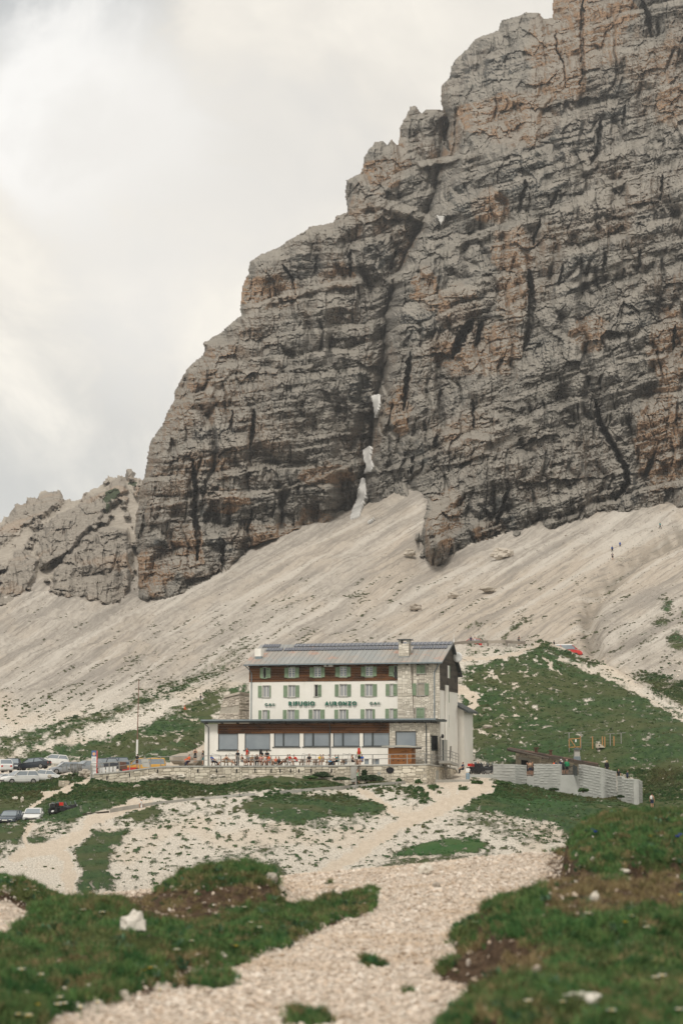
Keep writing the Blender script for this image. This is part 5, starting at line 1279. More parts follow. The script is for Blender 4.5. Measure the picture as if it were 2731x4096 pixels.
# ------------------------------------------------------------------ terrace and its things
TN = PE + 6.2
TOPLINE = [(378, 3094), (480, 3085), (560, 3075), (620, 3067), (690, 3063), (900, 3062.5), (1300, 3061), (1500, 3058), (1706, 3055)]
def top_w(px):
 py = float(np.interp(px, [p[0] for p in TOPLINE], [p[1] for p in TOPLINE])); return HUT.on_n(px, py, TN)[1]
_tu = [HUT.on_n(p, 3060, TN)[0] for p in range(370, 1717, 8)]; _tw = [top_w(p) for p in range(370, 1717, 8)]
def top_u(u): return float(np.interp(u, _tu, _tw))
def on_terrace(px, n, dz=0.0):
 """world point on the terrace floor, n metres out from the main wall"""
 u = HUT.U(px, n, 3058); return HUT.world(u, n, FLOOR + dz)
FLOOR = -.36
def build_terrace():
 R = HUT.root('terrace_wall', label='long rubble stone terrace wall with concrete coping and steel railing below the refuge', cat='retaining wall')
 uA, uB = HUT.on_n(378, 3095, TN)[0], HUT.on_n(1706, 3056, TN)[0]
 H = 3.6
 us = np.linspace(uA, uB, 40)
 # core
 core = Bag()
 for a, b in zip(us[:-1], us[1:]):
  wa, wb = top_u(a) - .14, top_u(b) - .14
  core.prism([(a, -TN + .03, wa - H), (b, -TN + .03, wb - H), (b, -TN + .03, wb), (a, -TN + .03, wa)], [(a, -TN + .5, wa - H), (b, -TN + .5, wb - H), (b, -TN + .5, wb), (a, -TN + .5, wa)])
 core = core.build('wall_core', M['mortar'], R); core['kind'] = 'stuff'
 rubble(R, M['wallstone'], (uA, uB, 0, 2.35), .50, .32, lambda u, w, d: (u, -TN + .03 - d, top_u(u) - .15 - w), 300, .09, 12, orth=False, gap=.02)
 cop = Bag()
 P = [(u, top_u(u)) for u in us]
 for (a, wa), (b, wb) in zip(P[:-1], P[1:]):
  cop.prism([(a, -TN - .10, wa - .15), (b, -TN - .10, wb - .15), (b, -TN - .10, wb), (a, -TN - .10, wa)], [(a, -TN + .55, wa - .15), (b, -TN + .55, wb - .15), (b, -TN + .55, wb), (a, -TN + .55, wa)])
 c = cop.build('coping', M['conc'], R); c['kind'] = 'stuff'
 # return to the side steps
 nC, wC = HUT.on_u(1816, 3071, uB); nD, wD = HUT.on_u(1835, 3098, uB)
 wA = top_u(uB)
 rt = Bag(); pr = [(TN + .02, wA), (nC, wC), (nD, wD), (nD - 1.5, wD - .9)]
 for (a, wa), (b, wb) in zip(pr[:-1], pr[1:]): rt.prism([(uB - .4, -a, wa - .14 - H), (uB - .02, -a, wa - .14 - H), (uB - .02, -a, wa - .14), (uB - .4, -a, wa - .14)], [(uB - .4, -b, wb - .14 - H), (uB - .02, -b, wb - .14 - H), (uB - .02, -b, wb - .14), (uB - .4, -b, wb - .14)])
 rt = rt.build('return_wall', M['mortar'], R)
 cp2 = Bag()
 for (a, wa), (b, wb) in zip(pr[:-1], pr[1:]): cp2.prism([(uB - .45, -a, wa - .13), (uB + .12, -a, wa - .13), (uB + .12, -a, wa), (uB - .45, -a, wa)], [(uB - .45, -b, wb - .13), (uB + .12, -b, wb - .13), (uB + .12, -b, wb), (uB - .45, -b, wb)])
 cp2.build('coping', M['conc'], R)
 def plr(n_, w, d):
  x = np.interp(-n_, [-TN, -nC, -nD, -nD + 1.5], [wA, wC, wD, wD - .9]); return (uB - .01 + d, -n_, float(x) - .15 - w)
 rubble(rt, M['wallstone'], (nD - 1.4, TN, 0, 2.5), .42, .28, plr, 220, .06, 13, orth=False)
 # drains, soot hole, pilaster
 for px in (z1(35), z1(250), z1(478), z1(688), z1(872), z1(1092), z1(1325), z1(1558), 1325.5, 1196, 1121, 632, 520, 430):
  u, w = HUT.on_n(px, 3083 if px > 640 else 3083 + (640 - px) * .14, TN)
  Bag().box(u - .07, u + .07, -TN - .085, -TN - .02, w - .2, w + .2).build('drain_slot', M['inside'], R)
 u0, u1, w0, w1 = local_rect(1404, 1430, 3064, 3112, TN + .3); Bag().box(u0, u1, -TN - .5, -TN - .11, w0 - .4, w1).build('pilaster', M['conc'], R)
 Bag().box(u0 - .18, u1 + .18, -TN - .56, -TN - .102, w1 + .002, w1 + .1).build('pilaster_cap', M['conc'], R)
 u, w = HUT.on_n(1560, 3081, TN); hb = Bag()
 loop = [(u + .44 * math.cos(t) * (1 + .12 * math.sin(3 * t)), w + .33 * math.sin(t)) for t in np.linspace(0, 2 * math.pi, 14)[:-1]]
 hb.prism([(x, -TN - .10, y) for x, y in loop], [(x, -TN - .02, y) for x, y in loop]).build('soot_blackened_opening', M['inside'], R)
 u, w = HUT.on_n(1516, 3093, TN); hb = Bag(); loop = [(u + .2 * math.cos(t), w + .2 * math.sin(t)) for t in np.linspace(0, 2 * math.pi, 10)[:-1]]
 hb.prism([(x, -TN - .10, y) for x, y in loop], [(x, -TN - .02, y) for x, y in loop]).build('pipe_mouth', M['sill'], R)
 dn0, dn1 = HUT.on_u(z2(1130), 3090, uB)[0], HUT.on_u(z2(1158), 3090, uB)[0]; dw = HUT.on_u(1746, 3082, uB)[1]
 Bag().box(uB + .02, uB + .09, -dn0, -dn1, dw - 1.3, dw).build('hatch', M['sill'], R)
 # terrace floor
 fl = Bag(); fl.prism([(uA - 6, -TN + .56, FLOOR - 1.6), (uB - .46, -TN + .56, FLOOR - .3), (uB - .46, -PE - .01, FLOOR - .3), (uA - 6, 8, FLOOR - 1.6)], [(uA - 6, -TN + .56, FLOOR - .9), (uB - .46, -TN + .56, FLOOR), (uB - .46, -PE - .01, FLOOR), (uA - 6, 8, FLOOR - .9)])
 fl = Bag(); uM = HUT.on_n(640, 3062, TN)[0]
 fl.box(uM, uB - .46, -TN + .56, -PE - .05, FLOOR - .3, FLOOR)
 f_ = fl.build('terrace_floor', M['conc']); f_.location = HUT.o; f_.rotation_euler = (0, 0, -YAW); tag(f_, kind='structure')
 # railing
 def post_at(x, y, w, h=1.08): Bag().box(x - .045, x + .045, y - .045, y + .045, w, w + h).build('railing_post', M['galv'], R)
 pxs = [365, 401, 438, 478, 520, 561, 602, 643] + [z1(105) + 0, *[z1(v) for v in (295, 488, 678, 868, 1060, 1248, 1440)], *[z2(v) for v in (65, 252, 440, 630, 820, 1015)]]
 pts = []
 for px in pxs:
  u = HUT.on_n(px, 3060, TN - .1)[0]; w = top_u(max(u, uA)); pts.append((u, -TN + .1, w)); post_at(u, -TN + .1, w, 1.12)
 for h in (1.09, .62):
  for k, (a, b) in enumerate(zip(pts[:-1], pts[1:])): Bag().bar((a[0], a[1], a[2] + h), (b[0], b[1], b[2] + h), .075 if h > 1 else .06).build('railing_rail', M['galv'], R)
 rp = [pts[-1]]
 for px, py in ((z2(1088), 3060), (z2(1222), 3066), (z2(1290), 3071)):
  n_, w_ = HUT.on_u(px, py, uB - .1); w_ = float(np.interp(-n_, [-TN, -nC], [wA, wC])); rp.append((uB - .1, -n_, w_)); post_at(uB - .1, -n_, w_, 1.15)
 for h in (1.09, .6):
  for a, b in zip(rp[:-1], rp[1:]): Bag().bar((a[0], a[1], a[2] + h), (b[0], b[1], b[2] + h), .07).build('railing_rail', M['galv'], R)
def build_kiosk():
 n0 = TN - 2.2
 ul, ur = HUT.U(1553, n0, 3020), HUT.U(1643, n0, 3020); zt = HUT.on_n(1600, 2991, n0)[1]
 R = empty('kiosk', HUT.world((ul + ur) / 2, n0 - 1.2, FLOOR), -YAW, 'small varnished wooden kiosk with a flat grey roof on the terrace', 'kiosk')
 w2 = (ur - ul) / 2; h = zt - FLOOR; d = 1.2
 nb = 13
 for k in range(nb):
  z0 = h * k / nb; z1_ = h * (k + 1) / nb - .012
  Bag().box(-w2, w2 - .12, -d, -d + .05, z0, z1_).build('board', M['kiosk'], R); Bag().box(w2 - .05, w2, -d + .06, d, z0, z1_).build('board', M['kiosk'], R)
 Bag().box(w2 - .12, w2 + .03, -d - .03, -d + .1, 0, h).build('corner_post', M['kiosk'], R); Bag().box(-w2 - .03, -w2 + .1, -d - .03, -d + .05, 0, h).build('corner_post', M['kiosk'], R)
 Bag().box(-w2 + .05, w2 - .13, -d + .06, d - .05, 0.02, h - .02).build('inner_walls', M['rust'], R)
 rb = Bag(); rb.prism([(-w2 - .65, -d - .55, h + .10), (w2 + .75, -d - .55, h + .02), (w2 + .75, -d - .55, h + .13), (0.2, -d - .55, h + .30), (-w2 - .65, -d - .55, h + .22)], [(-w2 - .65, d + .4, h + .10), (w2 + .75, d + .4, h + .02), (w2 + .75, d + .4, h + .13), (0.2, d + .4, h + .30), (-w2 - .65, d + .4, h + .22)])
 rb.build('roof', M['sill'], R); Bag().prism([(w2 + .05, -d - .45, h - .02), (w2 + .7, -d - .45, h - .15), (w2 + .7, -d - .45, h + .015), (w2 + .05, -d - .45, h + .035)], [(w2 + .05, d, h - .02), (w2 + .7, d, h - .15), (w2 + .7, d, h + .015), (w2 + .05, d, h + .035)]).build('eave_board', M['darkwood'], R)
 for px in (1572, 1592, 1613):
  x = (px - 1598) / 33.5
  for z in (.55, 1.05): Bag().box(x - .07, x + .07, -d - .03, -d - .002, z, z + .09).build('latch', M['black'], R)
def picnic_table():
 R = empty('picnic_table', (0, 0, 0), 0)
 for k in range(4): Bag().box(-1.0, 1.0, -.38 + k * .2, -.38 + k * .2 + .185, .72, .76).build('table_board', M['bench'], R)
 for s in (-1, 1): Bag().box(-1.0, 1.0, s * .72 - .13, s * .72 + .13, .42, .46).build('bench_seat', M['bench'], R)
 for x in (-.75, .75):
  for s in (-1, 1): Bag().bar((x, s * .62, 0), (x, s * .18, .72), .09, .05).build('leg', M['bench'], R)
  Bag().bar((x, -.82, .38), (x, .82, .38), .05, .08).build('cross_bar', M['bench'], R)
 return R
def scatter_things():
 # terrace tables
 spots = [(880, 9.8), (960, 9.6), (1035, 9.2), (1110, 10.0), (1180, 9.7), (1285, 10.2), (1345, 9.9), (1400, 9.6), (1240, 9.0)]
 proto = None
 where = ['leftmost picnic table on the terrace beside the sunken white cap', 'second picnic table from the left on the terrace', 'picnic table behind the crowd of black clad sitters', 'picnic table in front of the third picture window pier',
  'picnic table behind the orange shirted sitters', 'picnic table under the downpipe of the refuge', 'picnic table left of the man in white', 'picnic table nearest the wooden kiosk', 'picnic table close to the wall with stacked chairs']
 for (px, n), lb in zip(spots, where):
  t = picnic_table() if proto is None else copy_tree(proto)
  proto = proto or t
  t.location = on_terrace(px, n); t.rotation_euler = (0, 0, -YAW + random.uniform(-.1, .1)); tag(t, lb, 'picnic table', 'picnic tables on the terrace')
 # leaning frames of folded loungers against the wall
 for px, lb in ((z1(185), 'metal frame leaning left of the first picture window'), (z1(378), 'metal frame leaning under the first picture window'), (z1(1215), 'left of two metal frames below the middle picture windows'), (z1(1285), 'right of two metal frames below the middle picture windows'), (z2(105), 'left of two metal frames near the tall red backpack'), (z2(168), 'right of two metal frames near the tall red backpack')):
  p = on_terrace(px, PE + .9); b = Bag(); b.bar((0, -.5, 0), (.05, .2, 1.35), .04).bar((.9, -.5, 0), (.95, .2, 1.2), .04).bar((0.05, .2, 1.35), (.95, .2, 1.2), .05).bar((0, -.15, .6), (.93, -.15, .55), .04)
  o = b.build('folded_frame', M['galv']); o.location = p; o.rotation_euler = (0, 0, -YAW)
  tag(o, lb, 'frame', 'metal frames leaning along the wall')
 # totem sign
 P = ground(378, 3118); Y = 229.5; base = W(377, 3097, Y); s = Y / F
 R = empty('totem_sign', base, math.radians(-6), 'tall white sign pillar with blue top and orange disc left of the terrace', 'sign')
 hh = (3097 - 3004) * s; wd = 20 * s
 Bag().box(-wd / 2, wd / 2 - .001, -.12, .12, 0, hh * .75).build('white_panel', M['white'], R); Bag().box(-wd / 2, wd / 2 - .001, -.12, .12, hh * .75 + .001, hh).build('blue_panel', simple_mat('faded_blue', (.10, .17, .33), .5), R)
 Bag().box(wd / 2, wd / 2 + .09, -.12, .12, 0, hh).build('red_edge', M['red'], R)
 dk = Bag(); lp_ = [(.19 * math.cos(t), hh * .86 + .19 * math.sin(t)) for t in np.linspace(0, 2 * math.pi, 14)[:-1]]; dk.prism([(x, -.145, z) for x, z in lp_], [(x, -.121, z) for x, z in lp_]).build('disc', simple_mat('pale_orange', (.70, .42, .26), .5), R)
 dk = Bag(); dk.prism([(-wd * .42, -.14, hh * .55), (wd * .4, -.14, hh * .55), (wd * .25, -.14, hh * .72), (0, -.14, hh * .68), (-wd * .2, -.14, hh * .74)], [(-wd * .42, -.121, hh * .55), (wd * .4, -.121, hh * .55), (wd * .25, -.121, hh * .72), (0, -.121, hh * .68), (-wd * .2, -.121, hh * .74)]).build('peak_emblem', simple_mat('pale_grey_print', (.52, .54, .56), .6), R)
 Bag().box(-wd * .7, wd * .7, -.25, .35, -1.2, -.001).build('plinth', M['conc'], R)
 p = W(365, 3121, 229); b = Bag().tube([(0, 0, 0), (0, 0, 60 * 229 / F)], .045, 6); o = b.build('slim_post', M['galv']); o.location = p; tag(o, 'thin steel post in front of the totem sign', 'post')
 # flagpole
 p = W(548, 3072, 236); R = empty('flagpole', p, 0, 'tall thin flagpole with white foot standing beside the yellow vehicle', 'flagpole')
 k = 236 / F; Bag().tube([(0, 0, 0), (.02, 0, (3072 - 2960) * k)], .13, 8).build('white_foot', M['white'], R); Bag().tube([(.02, 0, (3072 - 2960) * k), (.13, 0, (3072 - 2720) * k)], [.06, .04], 6).build('shaft', simple_mat('weathered_red_brown', (.22, .12, .09), .6), R)
 # banners and boards at the left
 for px0, px1, pyt, pyb, mt, nm, lb, lean in ((472, 512, 3048, 3078, 'rust', 'board', 'rust brown slanting board behind the railing', .35), (563, 601, 3037, 3069, 'sill', 'panel', 'grey slanting panel standing behind the railing near the yellow van', .22)):
  Y = 231; k = Y / F; p = W((px0 + px1) / 2, pyb, Y); w = (px1 - px0) * k / 2; h = (pyb - pyt) * k
  b = Bag().prism([(-w * .5, -.02, 0), (w, -.02, 0), (w * .55, .3, h), (-w, .3, h)], [(-w * .5, .03, 0), (w, .03, 0), (w * .55, .35, h), (-w, .35, h)]); o = b.build(nm, M[mt]); o.location = p; tag(o, lb, nm)
 for px, lb in ((402, 'leftmost short white board behind the railing, nearest the totem sign'), (416, 'second short white board from the totem sign'), (431, 'middle one of five short white boards behind the railing'), (445, 'fourth short white board from the totem sign'), (461, 'short white board nearest the rust brown board')):
  Y = 232; p = W(px, 3093 - (px - 402) * .1, Y); b = Bag().box(-.16, .16, -.05, .05, 0, .62); o = b.build('marker_board', M['white']); o.location = p; tag(o, lb, 'marker board', 'white marker boards by the railing')
 # crowd barriers near the cars
 for k, px in enumerate((272, 284, 296, 308, 318)):
  Y = 236; p = W(px, 3092, Y); b = Bag(); b.bar((-.9, 0, 0), (-.9, 0, 1.05), .05).bar((.9, 0, 0), (.9, 0, 1.05), .05).bar((-.9, 0, 1.05), (.9, 0, 1.05), .05).bar((-.9, 0, .2), (.9, 0, .2), .05)
  for q in range(9): b.bar((-.8 + q * .2, 0, .2), (-.8 + q * .2, 0, 1.05), .025)
  o = b.build('crowd_barrier', M['galv']); o.location = p; o.rotation_euler = (0, 0, 1.0 + .1 * k); o['kind'] = 'thing'; del o['kind']; tag(o, ['leftmost', 'second', 'middle', 'fourth', 'rightmost'][k] + ' steel crowd barrier of the stack left of the totem sign', 'barrier', 'stacked crowd barriers')
 # masonry stub beside the left path
 Y = float(land_D(255, 3150)); b = Bag(); k = Y / F; w = 33 * k; h = 28 * k
 p = W(255, 3152, Y); R = empty('wall_stub', p, .1, 'short pale stone wall stub beside the footpath on the left', 'wall')
 Bag().prism([(-.55, -.3, -.5), (.35, -.3, -.3), (.75, -.3, .75), (-.55, -.3, .85)], [(-.55, .5, -.5), (.35, .5, -.3), (.75, .5, .75), (-.55, .5, .85)]).build('core', M['mortar'], R)
 rubble(R, M['wallstone'], (-.55, .6, 0, .85), .3, .2, lambda u, w, d: (u, -.3 - d, w), 40, .08, 21, orth=False)
 # kerb of the footpath
 def curb(line, wd, hg, lb, nm='path_kerb', mat='conc'):
  b = Bag(); pts = []
  for (x0, y0), (x1, y1) in zip(line[:-1], line[1:]):
   n = max(1, int(abs(x1 - x0) / 40))
   for q in range(n): f = q / n; pts.append(ground(x0 + (x1 - x0) * f, y0 + (y1 - y0) * f))
  pts.append(ground(*line[-1]))
  for k_, (a, c) in enumerate(zip(pts[:-1], pts[1:])):
   a2 = a + Vector((0, wd, 0)); c2 = c + Vector((0, wd, 0)); up = Vector((0, 0, hg)); dn = Vector((0, 0, -.8))
   b.prism([a + dn, c + dn, c + up, a + up], [a2 + dn, c2 + dn, c2 + up, a2 + up])
  o = b.build(nm, M[mat]); tag(o, lb, 'kerb'); return o
 curb([(440, 3246), (520, 3232), (620, 3218), (740, 3205), (860, 3194), (975, 3184), (1020, 3181)], .3, .24, 'pale concrete kerb of the footpath climbing from the left')
 curb([(1118, 3174), (1250, 3163), (1340, 3156), (1430, 3148), (1560, 3138), (1700, 3129), (1800, 3127), (1877, 3127)], .3, .26, 'pale concrete kerb of the footpath below the stone terrace wall')
 curb([(330, 3258), (390, 3252), (436, 3247)], .25, .08, 'dark worn lower end of the footpath kerb', mat='darkwood')
 # post on the kerb beside the walker
 p = ground(1423, 3152); b = Bag().box(-.07, .07, -.05, .05, -.3, 2.15); o = b.build('kerb_post', M['galv']); o.location = p; tag(o, 'upright grey post on the kerb beside the walking woman', 'post')
 p = ground(958, 3186); b = Bag().box(-.03, .03, -.03, .03, 0, .7); o = b.build('path_stake', M['black']); o.location = p; tag(o, 'thin dark stake beside the footpath kerb', 'stake')
 # water butt
 p = ground(1870, 3122); R = empty('water_container', p, 0, 'translucent water container with a grey lid by the end of the pale kerb', 'water container')
 Bag().tube([(0, 0, 0), (0, 0, .1), (0, 0, .75), (0, 0, .85)], [.20, .22, .22, .12], 12).build('tank', simple_mat('clear_blue_plastic', (.22, .30, .36), .2, spec=.5), R); Bag().box(-.22, .2, -.18, .2, .95, 1.35).build('lid', M['white'], R)
def build_buttress_wall():
 """old battered masonry behind the left end of the refuge"""
 Y = 246.0; k = Y / F
 def q(zx, zy, dy=0): return W(z1(zx), y1(zy), Y + dy)
 A, B, C, D, E = q(332, 745, 1.5), q(512, 702), q(640, 720, 4), q(655, 1030, 2), q(250, 1030, 1.0); Fm = q(497, 1030, -1.5)
 R = empty('battered_stone_wall', (0, 0, 0), 0, 'battered grey brown masonry block behind the left end of the refuge', 'stone wall')
 back = Vector((0, 7, 0)); b = Bag(); b.prism([A, B, Fm, E], [A + back, B + back, Fm + back, E + back]); b.prism([B, C, D, Fm], [B + back, C + back, D + back, Fm + back]); b.build('core', M['mortar'], R)
 def quad(P00, P10, P11, P01, bands, seed, n):
  nrm = (P10 - P00).cross(P01 - P00).normalized(); nrm = nrm if nrm.y < 0 else -nrm
  def pl(u, w, d):
   a = P00.lerp(P10, u); c = P01.lerp(P11, u); return a.lerp(c, w) + nrm * d
  for (w0, w1) in bands:
   L = (P10 - P00).length; Hh = (P01 - P00).length * (w1 - w0)
   rubble(R, M['buttress'], (0, L, 0, Hh), .55, .30, lambda u, w, d: pl(u / L, w0 + (w1 - w0) * w / Hh, d), n, .10, seed, orth=False)
 quad(E, Fm, B, A, ((0, .36), (.60, .93)), 31, 110); quad(Fm, D, C, B, ((0, .42), (.45, .62), (.68, .93)), 32, 90)
 cp = Bag(); up = Vector((0, 0, .28)); f = Vector((0, -.25, 0))
 cp.prism([A + f, B + f, B + f + up, A + f + up], [A + back, B + back, B + back + up, A + back + up]); cp.build('coping', M['buttress'], R)
 cp = Bag(); cp.prism([B + f, C + f, C + f + up, B + f + up], [B + back, C + back, C + back + up, B + back + up]); cp.build('coping', M['buttress'], R)
PRE = [  # nodes of the precast wall: px, py top, py bottom, distance; kind of the run that follows
 (1878, 3097, 3123, 226, 'low'), (1971, 3056, 3126, 227.5, 'tex'), (2058, 3057, 3130, 225, 'tex'), (2105, 3061, 3137, 226.4, 'low'), (2133, 3056, 3137, 225.8, 'tex'), (2158, 3056, 3138, 225.0, 'tex'),
 (2239, 3056, 3158, 223, 'low'), (2312, 3058, 3164, 222.4, 'tex'), (2330, 3059, 3160, 221.5, 'tex'), (2410, 3074, 3168, 219, 'tex'), (2464, 3086, 3180, 221.5, 'slot'), (2466, 3104, 3182, 219.5, 'tex'), (2485, 3105, 3184, 218, 'tex2'), (2543, 3117, 3190, 215.5, 'tex'), (2567, 3124, 3198, 218, 'end')]
LOWTOP = {1878: (3097, 3097), 2105: (3106, 3106), 2239: (3100, 3099)}
def build_precast():
 R = empty('precast_wall', (0, 0, 0), 0, 'angular pale concrete wall with staggered raised blocks and gaps for black railings', 'concrete wall')
 rng = random.Random(5)
 total = 0
 for i, (px, pt, pb, Y, kd) in enumerate(PRE[:-1]):
  nx, nt, nb, nY, _ = PRE[i + 1]
  if kd == 'slot': continue
  if kd == 'low': t0, t1 = LOWTOP[px]
  else: t0, t1 = pt, nt
  if kd == 'tex2': t0 = 3113
  if kd == 'tex' and px == 2105: pass
  if px == 2466: t1 = 3105
  A, B = W(px, t0, Y), W(nx, t1, nY); lo = -9.5
  d = (B - A); d.z = 0; L = d.length; d.normalize(); nrm = Vector((d.y, -d.x, 0)); nrm = nrm if nrm.y < 0 else -nrm
  th = -nrm * .3
  def P(u, z): 
   f = u / L; return A.lerp(B, f) + Vector((0, 0, z)) # z measured down from the top
  a0, b0 = Vector((A.x, A.y, lo)), Vector((B.x, B.y, lo))
  b = Bag().prism([a0, b0, B, A], [a0 + th, b0 + th, B + th, A + th])
  po = b.build('wall_panel' if kd != 'low' else 'parapet', M['precast'], R)
  if kd in ('tex', 'tex2'):
   Hh = (pb - pt) * Y / F + .3; rows = int(Hh / .29)
   for r in range(rows):
    z = -.14 - r * (Hh / rows); u = rng.uniform(-.4, .1)
    while u < L - .15:
     wv = rng.uniform(.38, .95); h = rng.uniform(.10, .17)
     u0_, u1_ = max(u, .04), min(u + wv, L - .04)
     if u1_ - u0_ > .12:
      dp = rng.uniform(.03, .065); zz = z + rng.uniform(-.05, .05)
      c = [P(u0_, zz), P(u1_, zz), P(u1_, zz + h), P(u0_, zz + h)]
      bb = Bag().prism([v + nrm * .001 for v in c], [c[0] + nrm * dp, c[1] + nrm * dp, c[2] + nrm * dp * .35, c[3] + nrm * dp * .35])
      total += 1
      if total < 300: bb.build('block', M['precast'], po)
      else:
       extra.v += []; n0 = len(extra.v); extra.v += bb.v; extra.f += [tuple(q + n0 for q in f_) for f_ in bb.f]
     u += wv + rng.uniform(.12, .45)
   if px == 1971: extra = Bag()
 if extra.v: o = extra.build('farther_blocks', M['precast'], R); o['kind'] = 'stuff'; o.name = 'small_blocks'
 # black railings in the gaps
 def rail(a, b, ya, yb, pt, pb, label, n, sag=0):
  A, B = W(a, pb, ya), W(b, pb + sag, yb); h = (pb - pt) * ya / F
  E = empty('black_railing', A, 0, label, 'railing'); d = B - A
  Bag().bar((0, 0, h), d + Vector((0, 0, h)), .05).build('top_rail', M['black'], E); Bag().bar((0, 0, .1), d + Vector((0, 0, .1)), .05).build('bottom_rail', M['black'], E)
  for k in range(n + 1):
   p = d * (k / n); Bag().bar(p, p + Vector((0, 0, h + .06)), .028).build('baluster', M['black'], E)
 rail(1888, 1968, 226.3, 227.8, 3060, 3096, 'black railing before the parked motorcycles at the left end of the pale wall', 16)
 rail(2107, 2128, 226.7, 226.2, 3066, 3106, 'short black railing in the first gap of the pale wall', 5)
 rail(2241, 2262, 223.3, 223.2, 3060, 3101, 'black railing in the wide gap, the piece left of the helmeted people', 4); rail(2262, 2292, 223.2, 222.9, 3066, 3101, 'black railing in the wide gap under the helmeted people', 7)
 b = Bag(); A, B = W(2290, 3100, 222.8), W(2308, 3104, 221.0); up = Vector((0, 0, 42 * 222 / F)); th = Vector((0, .08, 0)); b.prism([A, B, B + up - Vector((0, 0, .15)), A + up], [A + th, B + th, B + up + th - Vector((0, 0, .15)), A + up + th]); tag(b.build('gate_panel', M['antra']), 'dark grey sheet metal gate leaf at the right end of the wide gap', 'gate')
def build_shed():
 Y = 240.0
 R = empty('stone_shed', W(2150, 3060, Y), 0, 'low stone shed with a long rusty roof sloping right behind the pale wall', 'shed')
 o = R.location
 def q(px, py, Yv=Y): return W(px, py, Yv) - o
 A, B = q(2061, 3100), q(2061, 3010); C, D = q(2375, 3100, 235), q(2375, 3062, 235)
 S = q(2200, 3100, 237.5); ST = q(2200, 3037, 237.5)
 back = Vector((1.5, 6, 0))
 b = Bag(); b.prism([A, C, D, B], [A + back, C + back, D + back, B + back]).build('core', M['mortar'], R)
 L = (C - A).length; Hh = (B - A).length
 nrm = (C - A).cross(Vector((0, 0, 1))).normalized(); nrm = nrm if nrm.y < 0 else -nrm
 def pl(u, w, d):
  f = u / L; top = B.lerp(D, f); bot = A.lerp(C, f); return bot.lerp(top, w / Hh) + nrm * d
 wu0, wu1 = L * (2084 - 2061) / 314, L * (2111 - 2061) / 314
 rubble(R, M['wallstone'], (0, L, Hh * .3, Hh), .55, .34, pl, 180, .09, 41, orth=False, holes=[(wu0, wu1, Hh * .48, Hh * .70)])
 c = [pl(wu0, Hh * .47, .03), pl(wu1, Hh * .47, .03), pl(wu1, Hh * .70, .03), pl(wu0, Hh * .70, .03)]
 Bag().prism(c, [v + Vector((0, .3, 0)) for v in c]).build('window', M['inside'], R)
 c = [pl(wu0 - .3, Hh * .72, .12), pl(wu1 + .3, Hh * .72, .12), pl(wu1 + .3, Hh * .82, .12), pl(wu0 - .3, Hh * .82, .12)]; Bag().prism(c, [v + Vector((0, .3, 0)) for v in c]).build('lintel', M['conc'], R)
 # roof: slab with boards
 e0, e1, r0, r1 = q(2026, 2994, 238), q(2390, 3058, 232.5), q(2040, 2990, 247), q(2392, 3054, 242)
 roofm = brick_like('rusty_roof_boards', (.045, .035, .03), (.125, .075, .055))
 m_ = Vector((0, 0, -.28)); b = Bag().prism([e0, e1, r1, r0], [e0 + m_, e1 + m_, r1 + m_, r0 + m_]); rf = b.build('roof', M['darkwood'], R)
 n = 26
 for k in range(n):
  f0, f1 = k / n, (k + .94) / n; up = Vector((0, 0, .05)); lift = Vector((0, 0, .004))
  c = [e0.lerp(e1, f0), e0.lerp(e1, f1), r0.lerp(r1, f1), r0.lerp(r1, f0)]; Bag().prism([v + lift for v in c], [v + up for v in c]).build('roof_sheet', roofm, rf)
 # a nearer, lower roof slab at the left
 a0, a1 = q(2028, 2995, 236.5), q(2192, 3033, 234.5); bk = Vector((.4, 1.6, .12)); dn = Vector((0, 0, -.12))
 Bag().prism([a0, a1, a1 + bk, a0 + bk], [a0 + dn, a1 + dn, a1 + bk + dn, a0 + bk + dn]).build('porch_roof', M['darkwood'], R)
 for f in (.12, .45, .85):
  p = a0.lerp(a1, f) + dn; Bag().bar(p + Vector((0, .1, -.07)), p + bk + Vector((0, 0, -.07)), .14).build('rafter', M['darkwood'], R)
 for px, pt, pb, wd, mt in ((2143, 2990, 3020, .17, 'rust'), (2201, 3000, 3026, .15, 'rust')):
  p = q(px, pb, 241); h = (pb - pt) * 241 / F; st_ = Bag().box(p.x - wd, p.x + wd, p.y - wd, p.y + wd, p.z, p.z + h * .8).build('flue', M[mt], R); Bag().box(p.x - wd * 1.7, p.x + wd * 1.7, p.y - wd * 1.7, p.y + wd * 1.7, p.z + h * .86, p.z + h).build('flue_cap', M['rust'], st_)
  Bag().box(p.x - wd * .6, p.x + wd * .6, p.y - wd * .6, p.y + wd * .6, p.z + h * .8, p.z + h * .86).build('flue_neck', M['black'], st_)
 p = q(2306, 3042, 239); k = 239 / F; ch = Bag().box(p.x - .33, p.x + .33, p.y - .3, p.y + .3, p.z - .4, p.z + 42 * k).build('chimney', M['conc'], R)
 Bag().box(p.x - .40, p.x + .40, p.y - .36, p.y + .36, p.z - .1, p.z + 16 * k).build('flashing', M['gutter'], ch)
 Bag().add([(p.x - .5, p.y - .5, p.z + 43 * k), (p.x + .5, p.y - .5, p.z + 43 * k), (p.x + .5, p.y + .5, p.z + 43 * k), (p.x - .5, p.y + .5, p.z + 43 * k), (p.x, p.y, p.z + 52 * k)], [(3, 2, 1, 0), (0, 1, 4), (1, 2, 4), (2, 3, 4), (3, 0, 4)]).build('cowl', M['antra'], ch)
def z4(x): return 2200 + x * .3189
def y4(y): return 2900 + y * .3189
def z5(x): return 1800 + x * .33163
def y5(y): return 2520 + y * .33163
